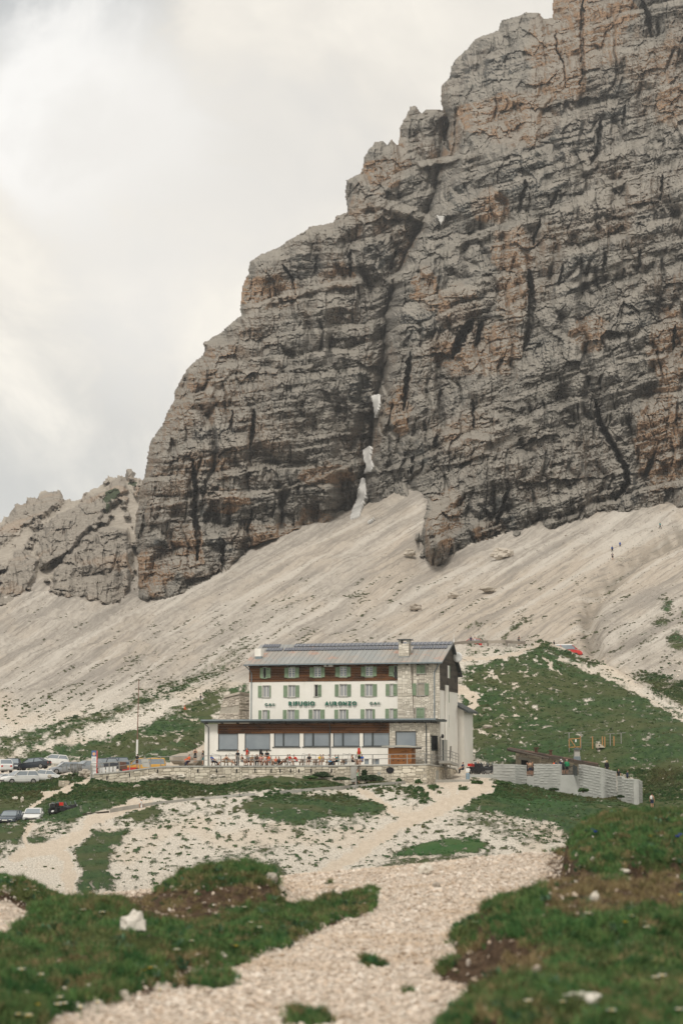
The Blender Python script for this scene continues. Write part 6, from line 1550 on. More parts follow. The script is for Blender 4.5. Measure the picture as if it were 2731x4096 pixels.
def build_hill_things():
 wood = simple_mat('new_pine_post', (.42, .22, .09), .7)
 # drying poles
 for x, t, b_, lb in ((235, 100, 285, 'grey T shaped pole at the left corner of the wooden gate frame'), (382, 92, 280, 'tallest grey T shaped pole right of the wooden gate frame'), (750, 112, 285, 'grey T shaped pole right of the small hutch'), (888, 102, 292, 'grey T shaped pole at the right end of the enclosure')):
  Yv = 251; p = W(z4(x), y4(b_), Yv); h = (b_ - t) * .3189 * Yv / F
  o = Bag().tube([(0, 0, -.5), (0, 0, h)], .06, 6).bar((-.58 * 1.0, 0, h - .05), (.58, 0, h + .05), .06).build('t_pole', M['galv']); o.location = p; tag(o, lb, 'pole', 'T shaped poles of the enclosure')
 R = empty('wooden_gate_frame', W(z4(235), y4(285), 250), 0, 'light timber gate frame with a diagonal brace in the enclosure', 'gate frame'); k = 250 / F * .3189
 for nm, a, b_ in (('post', (0, 0, 0), (0, 0, 110 * k)), ('post', (138 * k, 0, 0), (140 * k, 0, 145 * k)), ('rail', (0, 0, 108 * k), (140 * k, 0, 116 * k)), ('rail', (0, 0, .05), (140 * k, 0, .12)), ('brace', (18 * k, 0, 100 * k), (82 * k, 0, 6 * k))): Bag().bar(a, b_, .11).build(nm, wood, R)
 Bag().box(72 * k, 92 * k, -.08, -.06, 70 * k, 105 * k).build('notice', M['white'], R)
 for x, t, b_, lb in ((528, 145, 285, 'timber post left of the small hutch'), (650, 145, 240, 'darker timber post behind the small hutch'), (681, 148, 280, 'timber post at the right wall of the small hutch'), (796, 142, 285, 'timber post between the two right hand poles')):
  p = W(z4(x), y4(b_), 250.5); o = Bag().box(-.06, .06, -.06, .06, -.3, (b_ - t) * k).build('timber_post', wood); o.location = p; tag(o, lb, 'post', 'timber posts of the enclosure')
 R = empty('hutch', W(z4(600), y4(283), 249.5), 0, 'small pale plywood hutch with a dark door hole', 'hutch')
 Bag().prism([(-25 * k, 0, 0), (85 * k, 0, 0), (25 * k, 0, 48 * k), (-25 * k, 0, 50 * k)], [(-25 * k, .8, 0), (85 * k, .8, 0), (25 * k, .8, 48 * k), (-25 * k, .8, 50 * k)]).build('body', simple_mat('plywood', (.52, .46, .37), .8), R); Bag().box(5 * k, 20 * k, -.03, -.002, 16 * k, 34 * k).build('door_hole', M['black'], R)
 net = Bag()
 for q in range(5):
  z = .3 + q * .35; net.bar((382 * k - 235 * k, 0, z), (888 * k - 235 * k, 0, z), .012)
 o = net.build('wire_net', M['galv']); o.location = W(z4(235), y4(285), 251.6); tag(o, 'thin wires stretched along the enclosure', 'wire fence'); o['kind'] = 'stuff'
 # way marker on the slope
 p = W(1880, 2945, 255); R = empty('trail_marker', p, 0, 'small yellow and white trail marker post on the grassy slope right of the refuge', 'sign'); k = 255 / F
 Bag().box(-.04, .04, -.04, .04, -.6, 1.0).build('post', M['sill'], R); Bag().box(-.26, .26, -.08, -.045, .62, .78).build('pointer', M['yellow'], R)
 # rails on the hill crest
 grey = plank_mat('silvery_fence_wood', (.20, .175, .145), (.32, .285, .24), (.15, .13, .11))
 def fence(posts, label, Yf, hpx):
  P = [W(z5(x), y5(y), Yv) for (x, y), Yv in zip(posts, Yf)]
  R = empty('rail_fence', P[0], 0, label, 'fence'); h = hpx * .33163 * Yf[0] / F
  for p in P:
   q = p - P[0]; Bag().box(q.x - .17, q.x + .17, q.y - .12, q.y + .12, q.z - h, q.z + .08).build('post', grey, R)
  for a, b_ in zip(P[:-1], P[1:]): Bag().bar(a - P[0] + Vector((0, -.19, -.2)), b_ - P[0] + Vector((0, -.19, -.2)), .10, .5).build('rail', grey, R)
 fence([(30, 150), (230, 132), (452, 130), (675, 128), (895, 142)], 'grey timber rail fence on the crest behind the refuge roof', [345, 342, 340, 338, 335], 66)
 fence([(1012, 150), (1158, 172), (1256, 208), (1330, 228), (1388, 244), (1438, 268), (1475, 285)], 'grey timber rail fence falling right along the grassy crest', [334, 333, 332, 331, 330, 329, 328], 52)
# ------------------------------------------------------------------ people
def P_(x, y, z): return Vector((x, y, z))
def pose(name):
 j = dict(pel=P_(0, 0, .95), wai=P_(0, 0, 1.10), che=P_(0, 0, 1.30), nek=P_(0, .01, 1.46), hed=P_(0, -.01, 1.60),
   sl=P_(-.18, 0, 1.41), sr=P_(.18, 0, 1.41), el=P_(-.24, .02, 1.15), er=P_(.24, .02, 1.15), wl=P_(-.25, -.04, .91), wr=P_(.25, -.04, .91),
   hl=P_(-.09, 0, .92), hr=P_(.09, 0, .92), kl=P_(-.10, -.02, .50), kr=P_(.10, -.02, .50), al=P_(-.10, 0, .08), ar=P_(.10, 0, .08), fd=P_(0, -1, 0))
 if name == 'walk':
  j.update(kl=P_(-.09, -.16, .52), al=P_(-.09, -.28, .10), kr=P_(.09, .10, .50), ar=P_(.09, .34, .14), el=P_(-.24, .12, 1.17), wl=P_(-.25, .10, .93), er=P_(.24, -.08, 1.17), wr=P_(.24, -.24, 1.0), hed=P_(0, -.04, 1.60))
 if name == 'phone':
  j.update(er=P_(.22, -.08, 1.16), wr=P_(.06, -.30, 1.28), el=P_(-.22, -.08, 1.16), wl=P_(-.05, -.28, 1.22), hed=P_(0, -.05, 1.59))
 if name == 'lean':
  j.update(che=P_(0, -.12, 1.26), nek=P_(0, -.20, 1.40), hed=P_(0, -.28, 1.52), sl=P_(-.18, -.17, 1.35), sr=P_(.18, -.17, 1.35), wai=P_(0, -.03, 1.09), el=P_(-.22, -.30, 1.13), er=P_(.22, -.30, 1.13), wl=P_(-.14, -.50, 1.14), wr=P_(.14, -.50, 1.14))
 if name == 'drink':
  j.update(er=P_(.27, -.10, 1.22), wr=P_(.10, -.20, 1.50), hed=P_(0, .01, 1.61))
 if name == 'photo':   # arms raised before the face
  j.update(er=P_(.30, -.12, 1.30), wr=P_(.10, -.30, 1.55), el=P_(-.30, -.12, 1.30), wl=P_(-.10, -.30, 1.55))
 if name in ('sit', 'sit_lean', 'sit_back'):
  z = -.45
  for k in ('pel', 'wai', 'che', 'nek', 'hed', 'sl', 'sr', 'el', 'er', 'wl', 'wr', 'hl', 'hr'): j[k] = j[k] + P_(0, 0, z)
  j.update(kl=P_(-.13, -.42, .50), kr=P_(.13, -.42, .50), al=P_(-.13, -.42, .08), ar=P_(.13, -.46, .08), wl=P_(-.12, -.36, .58), wr=P_(.12, -.36, .60), el=P_(-.25, -.12, .72), er=P_(.25, -.12, .72))
  if name == 'sit_lean':
   for k, d in (('che', -.14), ('nek', -.24), ('hed', -.34), ('sl', -.2), ('sr', -.2)): j[k] = j[k] + P_(0, d, -.04)
   j.update(el=P_(-.25, -.36, .76), er=P_(.25, -.36, .76), wl=P_(-.06, -.56, .82), wr=P_(.08, -.54, .86))
  if name == 'sit_back':
   for k, d in (('che', .12), ('nek', .20), ('hed', .22), ('sl', .17), ('sr', .17)): j[k] = j[k] + P_(0, d, -.03)
   j.update(kl=P_(-.12, -.44, .46), al=P_(-.12, -.85, .12), kr=P_(.12, -.44, .46), ar=P_(.12, -.80, .10))
 if name == 'squat':
  for k in ('pel', 'wai', 'che', 'nek', 'hed', 'sl', 'sr', 'el', 'er', 'wl', 'wr', 'hl', 'hr'): j[k] = j[k] + P_(0, .05, -.70)
  j.update(kl=P_(-.16, -.32, .46), kr=P_(.16, -.32, .46), al=P_(-.12, -.05, .08), ar=P_(.12, -.05, .08), wl=P_(-.12, -.42, .50), wr=P_(.12, -.42, .50))
 return j
def remeshed(bag, voxel, name, smooth=1):
 me = bag.mesh('tmp', []); o = bpy.data.objects.new('tmp', me); SC.collection.objects.link(o)
 m = o.modifiers.new('r', 'REMESH'); m.mode = 'VOXEL'; m.voxel_size = voxel; m.use_smooth_shade = True
 if smooth: s_ = o.modifiers.new('s', 'SMOOTH'); s_.iterations = smooth * 2; s_.factor = .5
 dg = bpy.context.evaluated_depsgraph_get(); r = bpy.data.meshes.new_from_object(o.evaluated_get(dg)); r.name = name
 bpy.data.objects.remove(o); bpy.data.meshes.remove(me); return r
def hand(b, w, e, side):
 d = (w - e).normalized(); s_ = d.cross(P_(0, 0, 1)); s_ = s_.normalized() if s_.length > .1 else P_(1, 0, 0)
 n = s_.cross(d).normalized(); c = w + d * .05
 b.ball(c, .036, .03, .042, 8, 5)
 for k, L in enumerate((.065, .075, .07, .055)):
  r0 = c + d * .025 + s_ * (-.03 + .02 * k); m_ = r0 + d * L * .6 + n * -.006; b.tube([r0, m_, m_ + d * L * .35 - n * .02], [.011, .010, .007], 5)
 t0 = c + s_ * (.035 * side) - d * .01; b.tube([t0, t0 + s_ * .03 * side + d * .025, t0 + s_ * .035 * side + d * .06], [.013, .011, .008], 5)
_pc = {}
def piece(ps, kind):
 if (ps, kind) in _pc: return _pc[(ps, kind)]
 j = pose(ps); b = Bag(); v = .03
 seg = lambda a, c, f: j[a].lerp(j[c], f)
 def limb(a, m_, c, r0, r1, r2, end=1.0, inf=0):
  pts = [j[a], j[a].lerp(j[m_], .5), j[m_]]; rs = [r0 + inf, (r0 + r1) / 2 * 1.04 + inf, r1 + inf]
  if end > 0:
   pts.append(j[m_].lerp(j[c], .35 if end > .4 else end * .5)); rs.append(r1 * 1.06 + inf)
   pts.append(j[m_].lerp(j[c], end)); rs.append(r1 + (r2 - r1) * end + inf)
  b.tube(pts, rs, 8)
 torso = lambda inf: (b.tube([j['pel'], j['wai'], j['che'], j['nek']], [.13 + inf, .115 + inf, .13 + inf, .06 + inf], 10), b.ball(j['che'] + P_(0, 0, .01), .165 + inf, .105 + inf, .17 + inf), b.ball(j['pel'], .155 + inf, .115 + inf, .11 + inf), b.tube([j['sl'], j['nek'] - P_(0, 0, .05), j['sr']], [.06 + inf, .06 + inf, .06 + inf], 8))
 if kind == 'body':
  torso(0); b.tube([j['nek'] - P_(0, 0, .05), j['hed'] - P_(0, 0, .04)], [.055, .05], 8)
  h = j['hed']; b.ball(h + P_(0, .005, .03), .075, .092, .10, 10, 7); b.ball(h + P_(0, -.02, -.045), .055, .065, .065, 8, 5)
  b.ball(h + P_(0, -.095, -.005), .014, .022, .024, 6, 4); b.ball(h + P_(.077, .01, 0), .012, .022, .03, 6, 4); b.ball(h + P_(-.077, .01, 0), .012, .022, .03, 6, 4); b.ball(h + P_(0, -.08, -.055), .026, .012, .010, 6, 4)
  for s, S in (('l', -1), ('r', 1)):
   limb('s' + s, 'e' + s, 'w' + s, .052, .040, .028); limb('h' + s, 'k' + s, 'a' + s, .085, .055, .038); hand(b, j['w' + s], j['e' + s], -S)
   b.tube([j['a' + s] + P_(0, .04, -.03), j['a' + s] + P_(0, -.14, -.045)], [.04, .032], 8)
  v = .019
 elif kind == 'shirt':
  torso(.014)
  for s in 'lr': b.tube([j['s' + s], j['s' + s].lerp(j['e' + s], .65)], [.068, .062], 8)
 elif kind == 'tank': b.tube([j['pel'] + P_(0, 0, .03), j['wai'], j['che'], j['nek'] - P_(0, 0, .07)], [.15, .13, .145, .09], 10); b.ball(j['che'], .175, .118, .16)
 elif kind == 'jacket':
  torso(.024)
  for s in 'lr': limb('s' + s, 'e' + s, 'w' + s, .056, .046, .036, .95, .016)
 elif kind == 'shorts':
  b.ball(j['pel'], .175, .135, .12)
  for s in 'lr': b.tube([j['h' + s], j['h' + s].lerp(j['k' + s], .72)], [.102, .092], 8)
 elif kind == 'trousers':
  b.ball(j['pel'], .172, .132, .12)
  for s in 'lr': limb('h' + s, 'k' + s, 'a' + s, .088, .06, .05, .96, .012)
 elif kind == 'shoes':
  for s in 'lr': b.tube([j['a' + s] + P_(0, .05, -.035), j['a' + s] + P_(0, -.05, -.03), j['a' + s] + P_(0, -.17, -.05)], [.05, .05, .038], 8); b.tube([j['a' + s] + P_(0, .01, -.03), j['a' + s] + P_(0, .01, .05)], [.05, .048], 8)
 elif kind == 'hair': b.ball(j['hed'] + P_(0, .022, .045), .086, .095, .098, 10, 7)
 elif kind == 'longhair': b.ball(j['hed'] + P_(0, .022, .045), .088, .095, .098, 10, 7); b.tube([j['hed'] + P_(0, .06, .02), j['hed'] + P_(0, .09, -.12), j['nek'] + P_(0, .09, -.12)], [.07, .065, .04], 8)
 elif kind == 'cap': b.ball(j['hed'] + P_(0, .01, .06), .090, .098, .082, 10, 7); b.ball(j['hed'] + P_(0, -.10, .05), .07, .08, .012, 8, 4)
 elif kind == 'hat': b.ball(j['hed'] + P_(0, .01, .07), .09, .10, .09, 10, 7); b.ball(j['hed'] + P_(0, .0, .055), .20, .21, .018, 12, 4)
 elif kind == 'helmet': b.ball(j['hed'] + P_(0, .012, .055), .108, .125, .098, 10, 7)
 elif kind == 'pack':
  c = j['che'] + P_(0, .20, -.06); b.ball(c, .15, .12, .25, 10, 7); b.ball(c + P_(0, .08, -.10), .11, .07, .11)
  for S in (-1, 1): b.tube([j['nek'] + P_(S * .10, .10, -.02), j['nek'] + P_(S * .11, -.06, -.10), j['che'] + P_(S * .13, -.12, -.1), j['wai'] + P_(S * .15, .04, 0)], .022, 6)
 elif kind == 'bigpack':
  c = j['che'] + P_(0, .24, .10); b.ball(c, .18, .15, .42, 10, 8); b.ball(c + P_(0, .0, .33), .16, .12, .12)
  for S in (-1, 1): b.tube([j['nek'] + P_(S * .10, .10, -.02), j['nek'] + P_(S * .11, -.06, -.10), j['che'] + P_(S * .13, -.12, -.1), j['wai'] + P_(S * .15, .04, 0)], .025, 6)
 elif kind == 'eyes':
  for S in (-1, 1): b.ball(j['hed'] + P_(S * .032, -.083, .02), .012, .010, .008, 6, 4)
  me = b.mesh('eyes', []); _pc[(ps, kind)] = me; return me
 me = remeshed(b, v, kind); _pc[(ps, kind)] = me; return me
_cm = {}
def col_mat(name, c, r=.8):
 if name not in _cm: _cm[name] = simple_mat(name, c, r, .15, 6)
 return _cm[name]
CC = dict(black=(.016, .016, .018), navy=(.025, .035, .075), blue=(.03, .09, .32), red=(.50, .035, .02), orange=(.72, .12, .03), white=(.62, .61, .59), grey=(.22, .22, .22), khaki=(.28, .22, .14), green=(.02, .22, .09), teal=(.02, .20, .22),
  mint=(.42, .60, .42), yellow=(.62, .38, .06), brown=(.13, .07, .04), pink=(.55, .28, .26), maroon=(.12, .02, .03), sky=(.18, .34, .52), blond=(.38, .24, .11), dark=(.03, .02, .015), straw=(.60, .45, .25), lime=(.30, .55, .08), tan=(.36, .26, .17))
SKIN = [(.48, .27, .18), (.40, .21, .13), (.56, .34, .24)]
def person(loc, face, ps, top, tc, bot, bc, head='hair', hc='dark', pack=None, pcx='red', label='', group=None, scale=1.0, skin=0, shoes='dark'):
 """face: degrees, 0 = looking at the camera, 90 = looking to the right of the picture"""
 R = empty('person', loc, math.radians(face), label, 'person', group); R.scale = (scale,) * 3
 NM = dict(shirt='shirt', tank='top', jacket='jacket', hair='hair', longhair='hair', cap='cap', hat='hat', helmet='helmet', pack='backpack', bigpack='backpack')
 def add(kind, colr, nm=None):
  me = piece(ps, kind)
  if not me.materials: me.materials.append(None)
  o = put(nm or NM.get(kind, kind), me, R); o.material_slots[0].link = 'OBJECT'; o.material_slots[0].material = colr; return o
 add('body', col_mat('skin_%d' % skin, SKIN[skin], .55)); add('eyes', col_mat('eye', (.02, .015, .012), .3))
 if top: add(top, col_mat('cloth_' + tc, CC[tc]))
 if bot: add(bot, col_mat('cloth_' + bc, CC[bc]))
 add('shoes', col_mat('cloth_' + shoes, CC[shoes]))
 if head in ('cap', 'hat', 'helmet'): add('hair', col_mat('cloth_dark', CC['dark']))
 add(head, col_mat('cloth_' + hc, CC[hc]))
 if pack: add(pack, col_mat('cloth_' + pcx, CC[pcx]))
 return R
def build_people():
 T = 'people on the refuge terrace'
 n = TN - 1.0
 def t(px, face, ps, top, tc, bot, bc, label, n=n, dz=0, **kw): return person(on_terrace(px, n, dz), face, ps, top, tc, bot, bc, label=label, group=T, **kw)
 # measured in the photograph: column, then pose and clothes
 t(505 + 0 * 1, 0, 'stand', 'shirt', 'black', 'trousers', 'black', 'x') if False else None
 p = W(549, 3076, 231); person(p, 150, 'phone', 'shirt', 'black', 'shorts', 'brown', label='man in black shirt standing at the railing near the yellow van', hc='dark', head='cap')
 hp = W(747, 3062, 229)
 t(747, 20, 'squat', 'shirt', 'orange', 'shorts', 'navy', 'crouching person in orange shirt at the left end of the terrace', hc='brown'); t(757, -60, 'sit', 'shirt', 'orange', 'trousers', 'navy', 'seated person in orange shirt and dark blue trousers beside the crouching one', hc='dark')
 t(781, 10, 'phone', 'tank', 'black', 'shorts', 'black', 'woman in black sleeveless dress and cap standing left of the white wall', head='cap', hc='black', dz=.25)
 t(812, -90, 'stand', 'shirt', 'black', 'shorts', 'teal', 'person in black top and teal shorts seen beside the left corner of the wing', n=n - .5)
 t(851, 60, 'sit_back', 'shirt', 'blue', 'trousers', 'black', 'reclining person with white sun hat and blue shirt', head='hat', hc='white'); t(898, -70, 'sit_back', 'tank', 'tan', 'shorts', 'khaki', 'reclining person in tan with bare arms', hc='dark'); t(913, 80, 'sit_back', 'tank', 'brown', 'shorts', 'tan', 'bare shouldered sunbather lying back beside the reclining person in tan', hc='dark')
 t(951, 30, 'stand', 'shirt', 'black', 'trousers', 'black', 'person all in black standing by a table', hc='dark', head='longhair', n=n - .4); t(968, 60, 'sit', 'tank', 'black', 'shorts', 'grey', 'seated person in black next to the standing one in black', hc='brown')
 t(988, -60, 'stand', 'shirt', 'red', 'shorts', 'khaki', 'tall man in red shirt with a grey backpack', head='hair', hc='dark', pack='pack', pcx='grey', n=n - 1.1, dz=.28); t(993, 10, 'sit', 'shirt', 'grey', 'shorts', 'black', 'seated person in grey shirt below the man in red', hc='dark'); t(1006, 20, 'sit_lean', 'shirt', 'khaki', 'shorts', 'khaki', 'blond person in khaki bent over, right of the man in red', hc='blond')
 t(1026, 10, 'sit', 'jacket', 'black', 'trousers', 'black', 'seated person in black jacket left of the backpack pile', hc='dark'); t(1037, -30, 'sit_lean', 'jacket', 'navy', 'trousers', 'black', 'seated person in navy jacket leaning forward', hc='dark', n=n - .4)
 t(1046, 160, 'stand', 'shirt', 'black', 'shorts', 'black', 'standing person seen from behind with bulky black backpack', hc='dark', pack='bigpack', pcx='black', n=n - .9); t(1043, 0, 'sit', 'tank', 'pink', 'shorts', 'black', 'seated woman in pink top in front of the black backpack', hc='blond'); t(1060, 20, 'sit', 'tank', 'white', 'shorts', 'pink', 'seated woman in white top with long brown hair', head='longhair', hc='brown')
 t(1068, -170, 'stand', 'jacket', 'black', 'trousers', 'black', 'second standing figure in black right of the backpacker', hc='black', head='cap', n=n - .9); t(1076, 70, 'sit', 'shirt', 'orange', 'shorts', 'grey', 'person in orange shirt seated sideways beside a railing post', hc='brown')
 t(1103, -20, 'squat', 'shirt', 'orange', 'shorts', 'teal', 'person bent low in orange with a teal bag', hc='dark', pack='pack', pcx='teal'); t(1117, 50, 'squat', 'jacket', 'black', 'trousers', 'black', 'crouching person in black right of the bent orange one', hc='dark')
 t(1143, -90, 'sit_back', 'tank', 'brown', 'shorts', 'brown', 'suntanned person seated behind a railing post, facing left', hc='brown'); t(1159, 60, 'sit', 'shirt', 'red', 'shorts', 'white', 'slim person in red shirt and pale shorts', hc='dark'); t(1187, -110, 'sit_lean', 'shirt', 'red', 'shorts', 'grey', 'broad person in red shirt leaning over a table', hc='dark')
 t(1237, -20, 'sit', 'shirt', 'black', 'shorts', 'navy', 'person in black shirt seated left of the person in yellow', hc='dark'); t(1281, 10, 'sit', 'shirt', 'yellow', 'shorts', 'brown', 'person in yellow shirt seated behind a railing post', hc='brown'); t(1292, -70, 'sit', 'tank', 'tan', 'shorts', 'tan', 'suntanned person seated beside the one in yellow', hc='brown')
 t(1316, 80, 'sit', 'shirt', 'white', 'trousers', 'sky', 'grey haired man in white shirt and pale blue trousers', hc='grey'); t(1345, -60, 'sit_back', 'shirt', 'black', 'trousers', 'black', 'person in black seated right of the man in white', hc='dark'); t(1353, -100, 'sit_lean', 'shirt', 'teal', 'shorts', 'black', 'person in teal shirt between two tables', hc='brown')
 t(1409, 70, 'sit', 'tank', 'black', 'shorts', 'black', 'red haired woman in black top left of the red backpack', head='longhair', hc='brown'); t(1436, 175, 'stand', 'shirt', 'lime', 'shorts', 'black', 'hiker seen from behind with a tall red backpack', head='hair', hc='dark', pack='bigpack', pcx='red', dz=.12); t(1448, -40, 'sit', 'shirt', 'blue', 'shorts', 'grey', 'person in blue seated right of the tall red backpack', hc='brown')
 # walker on the path
 p = ground(1429, 3139); p.z = W(1429, 3141, p.y).z; person(p, 75, 'walk', 'tank', 'mint', 'shorts', 'black', head='hair', hc='brown', label='woman in pale mint top and black shorts walking past the post below the terrace wall', scale=1.02)
 p = ground(565, 3226); p.z -= .95; person(p, 90, 'walk', 'shirt', 'white', 'trousers', 'white', head='cap', hc='white', label='walker in white with only cap and shoulders above the path kerb')
 # sitting by the corner of the steps
 person(W(1851, 3094, 226), -70, 'sit', 'shirt', 'navy', 'trousers', 'black', hc='dark', label='man in navy shirt seated at the foot of the side steps')
 # at the railings of the pale wall
 G = 'people at the railings of the pale wall'
 def g(px, pyf, Y, face, ps, top, tc, bot, bc, label, **kw): person(W(px, pyf, Y), face, ps, top, tc, bot, bc, label=label, group=G, **kw)
 g(2119, 3103, 230, 170, 'stand', 'tank', 'tan', 'shorts', 'navy', 'woman with white cap seen from behind in the first gap', head='cap', hc='white', scale=.97); g(2131, 3105, 231.5, -20, 'lean', 'shirt', 'black', 'shorts', 'black', 'man in black t shirt leaning on the pale wall beside the first gap', hc='brown', scale=1.0); g(2107, 3104, 231, 30, 'stand', 'shirt', 'black', 'shorts', 'black', 'half hidden person in black at the left of the first gap', hc='dark', scale=.9)
 g(2220, 3103, 225.5, 120, 'stand', 'jacket', 'navy', 'trousers', 'black', 'person in navy with orange collar left of the helmets', hc='dark', head='longhair', pack='pack', pcx='orange')
 g(2243, 3099, 224.5, 140, 'stand', 'shirt', 'navy', 'shorts', 'black', 'leftmost cyclist with white helmet', head='helmet', hc='white'); g(2252, 3101, 224.0, -160, 'lean', 'jacket', 'black', 'shorts', 'black', 'cyclist in dark jersey with white helmet, second from the left', head='helmet', hc='white', scale=.97); g(2266, 3100, 224.6, 170, 'stand', 'jacket', 'green', 'shorts', 'black', 'cyclist in bright green jersey with pale red helmet', head='helmet', hc='pink')
 g(2426, 3101, 226.5, 20, 'stand', 'jacket', 'black', 'trousers', 'black', 'person with broad straw hat looking over the pale wall', head='hat', hc='straw', scale=.95); g(2473, 3135, 224.5, 10, 'stand', 'shirt', 'black', 'trousers', 'black', 'dark haired head just above the narrow pier of the pale wall', hc='dark', scale=.95)
 g(2508, 3140, 224, 90, 'stand', 'jacket', 'navy', 'trousers', 'black', 'person in navy showing head and shoulders above the lowest pale wall', hc='dark', scale=.95); g(1911, 3098, 229, 20, 'stand', 'jacket', 'black', 'trousers', 'black', 'motorcyclist in black bent between the motorcycles', hc='black', scale=.85, pack='pack', pcx='red')
 person(W(2606, 3236, 199), 150, 'stand', 'tank', 'grey', 'shorts', 'navy', head='hair', hc='dark', pack='pack', pcx='white', label='walker with pale backpack on the slope below the right end of the wall', scale=.9)
 # on the hill crest and the scree
 H_ = 'hikers near the crest'
 def h(zx, zy, Y, face, ps, top, tc, bot, bc, label, **kw): person(W(z5(zx), y5(zy), Y), face, ps, top, tc, bot, bc, label=label, group=H_, **kw)
 h(142, 440, 318, 10, 'phone', 'shirt', 'teal', 'shorts', 'white', 'hiker in teal shirt and white shorts next to the satellite dish', hc='dark', pack='pack', pcx='navy'); h(290, 437, 318, 170, 'stand', 'tank', 'white', 'shorts', 'maroon', 'hiker in pale top and maroon shorts on the upper path', hc='dark'); h(524, 436, 318, -70, 'stand', 'shirt', 'blue', 'trousers', 'sky', 'hiker in blue shirt with black backpack on the upper path', head='cap', hc='navy', pack='pack', pcx='black')
 h(248, 190, 347, 180, 'stand', 'shirt', 'navy', 'shorts', 'black', 'person in navy shirt behind the crest fence', hc='brown'); h(295, 190, 348, 160, 'photo', 'tank', 'white', 'shorts', 'white', 'woman in white behind the crest fence', hc='brown', head='longhair', scale=.95); h(825, 188, 341, 60, 'phone', 'shirt', 'black', 'shorts', 'black', 'person in black with a camera at the right end of the crest fence', hc='dark')
 h(1058, 245, 331, 170, 'sit', 'shirt', 'brown', 'shorts', 'white', 'person seated at the top of the white path', hc='dark'); h(1250, 235, 335, -120, 'stand', 'jacket', 'black', 'trousers', 'black', 'dark figure with green cap behind the falling fence', head='cap', hc='green', scale=.9)
 S = 'hikers on the scree'
 def s(px, py, face, ps, top, tc, bot, bc, label, scale=1.0, **kw): person(ground(px, py) - Vector((0, 0, .1)), face, ps, top, tc, bot, bc, label=label, group=S, scale=scale, **kw)
 s(2448, 2240, 170, 'walk', 'shirt', 'maroon', 'shorts', 'black', 'lowest of the three hikers climbing the scree under the cliff', hc='dark', pack='pack', pcx='grey'); s(2447, 2212, 150, 'walk', 'jacket', 'navy', 'trousers', 'black', 'middle hiker with blue pack on the scree', hc='dark', pack='pack', pcx='blue'); s(2478, 2190, 160, 'walk', 'jacket', 'blue', 'trousers', 'navy', 'small hiker in blue just above the pair', hc='dark', scale=.85)
 s(2638, 2114, 80, 'walk', 'jacket', 'teal', 'trousers', 'black', 'hiker in dark teal striding high on the scree near the right edge', hc='dark'); s(741, 2846, 100, 'squat', 'shirt', 'orange', 'shorts', 'red', 'small red clad hiker on the scree left of the refuge', hc='red'); s(803, 2806, 60, 'walk', 'jacket', 'black', 'trousers', 'black', 'small dark hiker on the scree above the red one', hc='dark', scale=.7); s(812, 2805, 60, 'squat', 'jacket', 'white', 'trousers', 'grey', 'pale clad hiker right beside the small dark one on the scree', hc='dark', scale=.8)
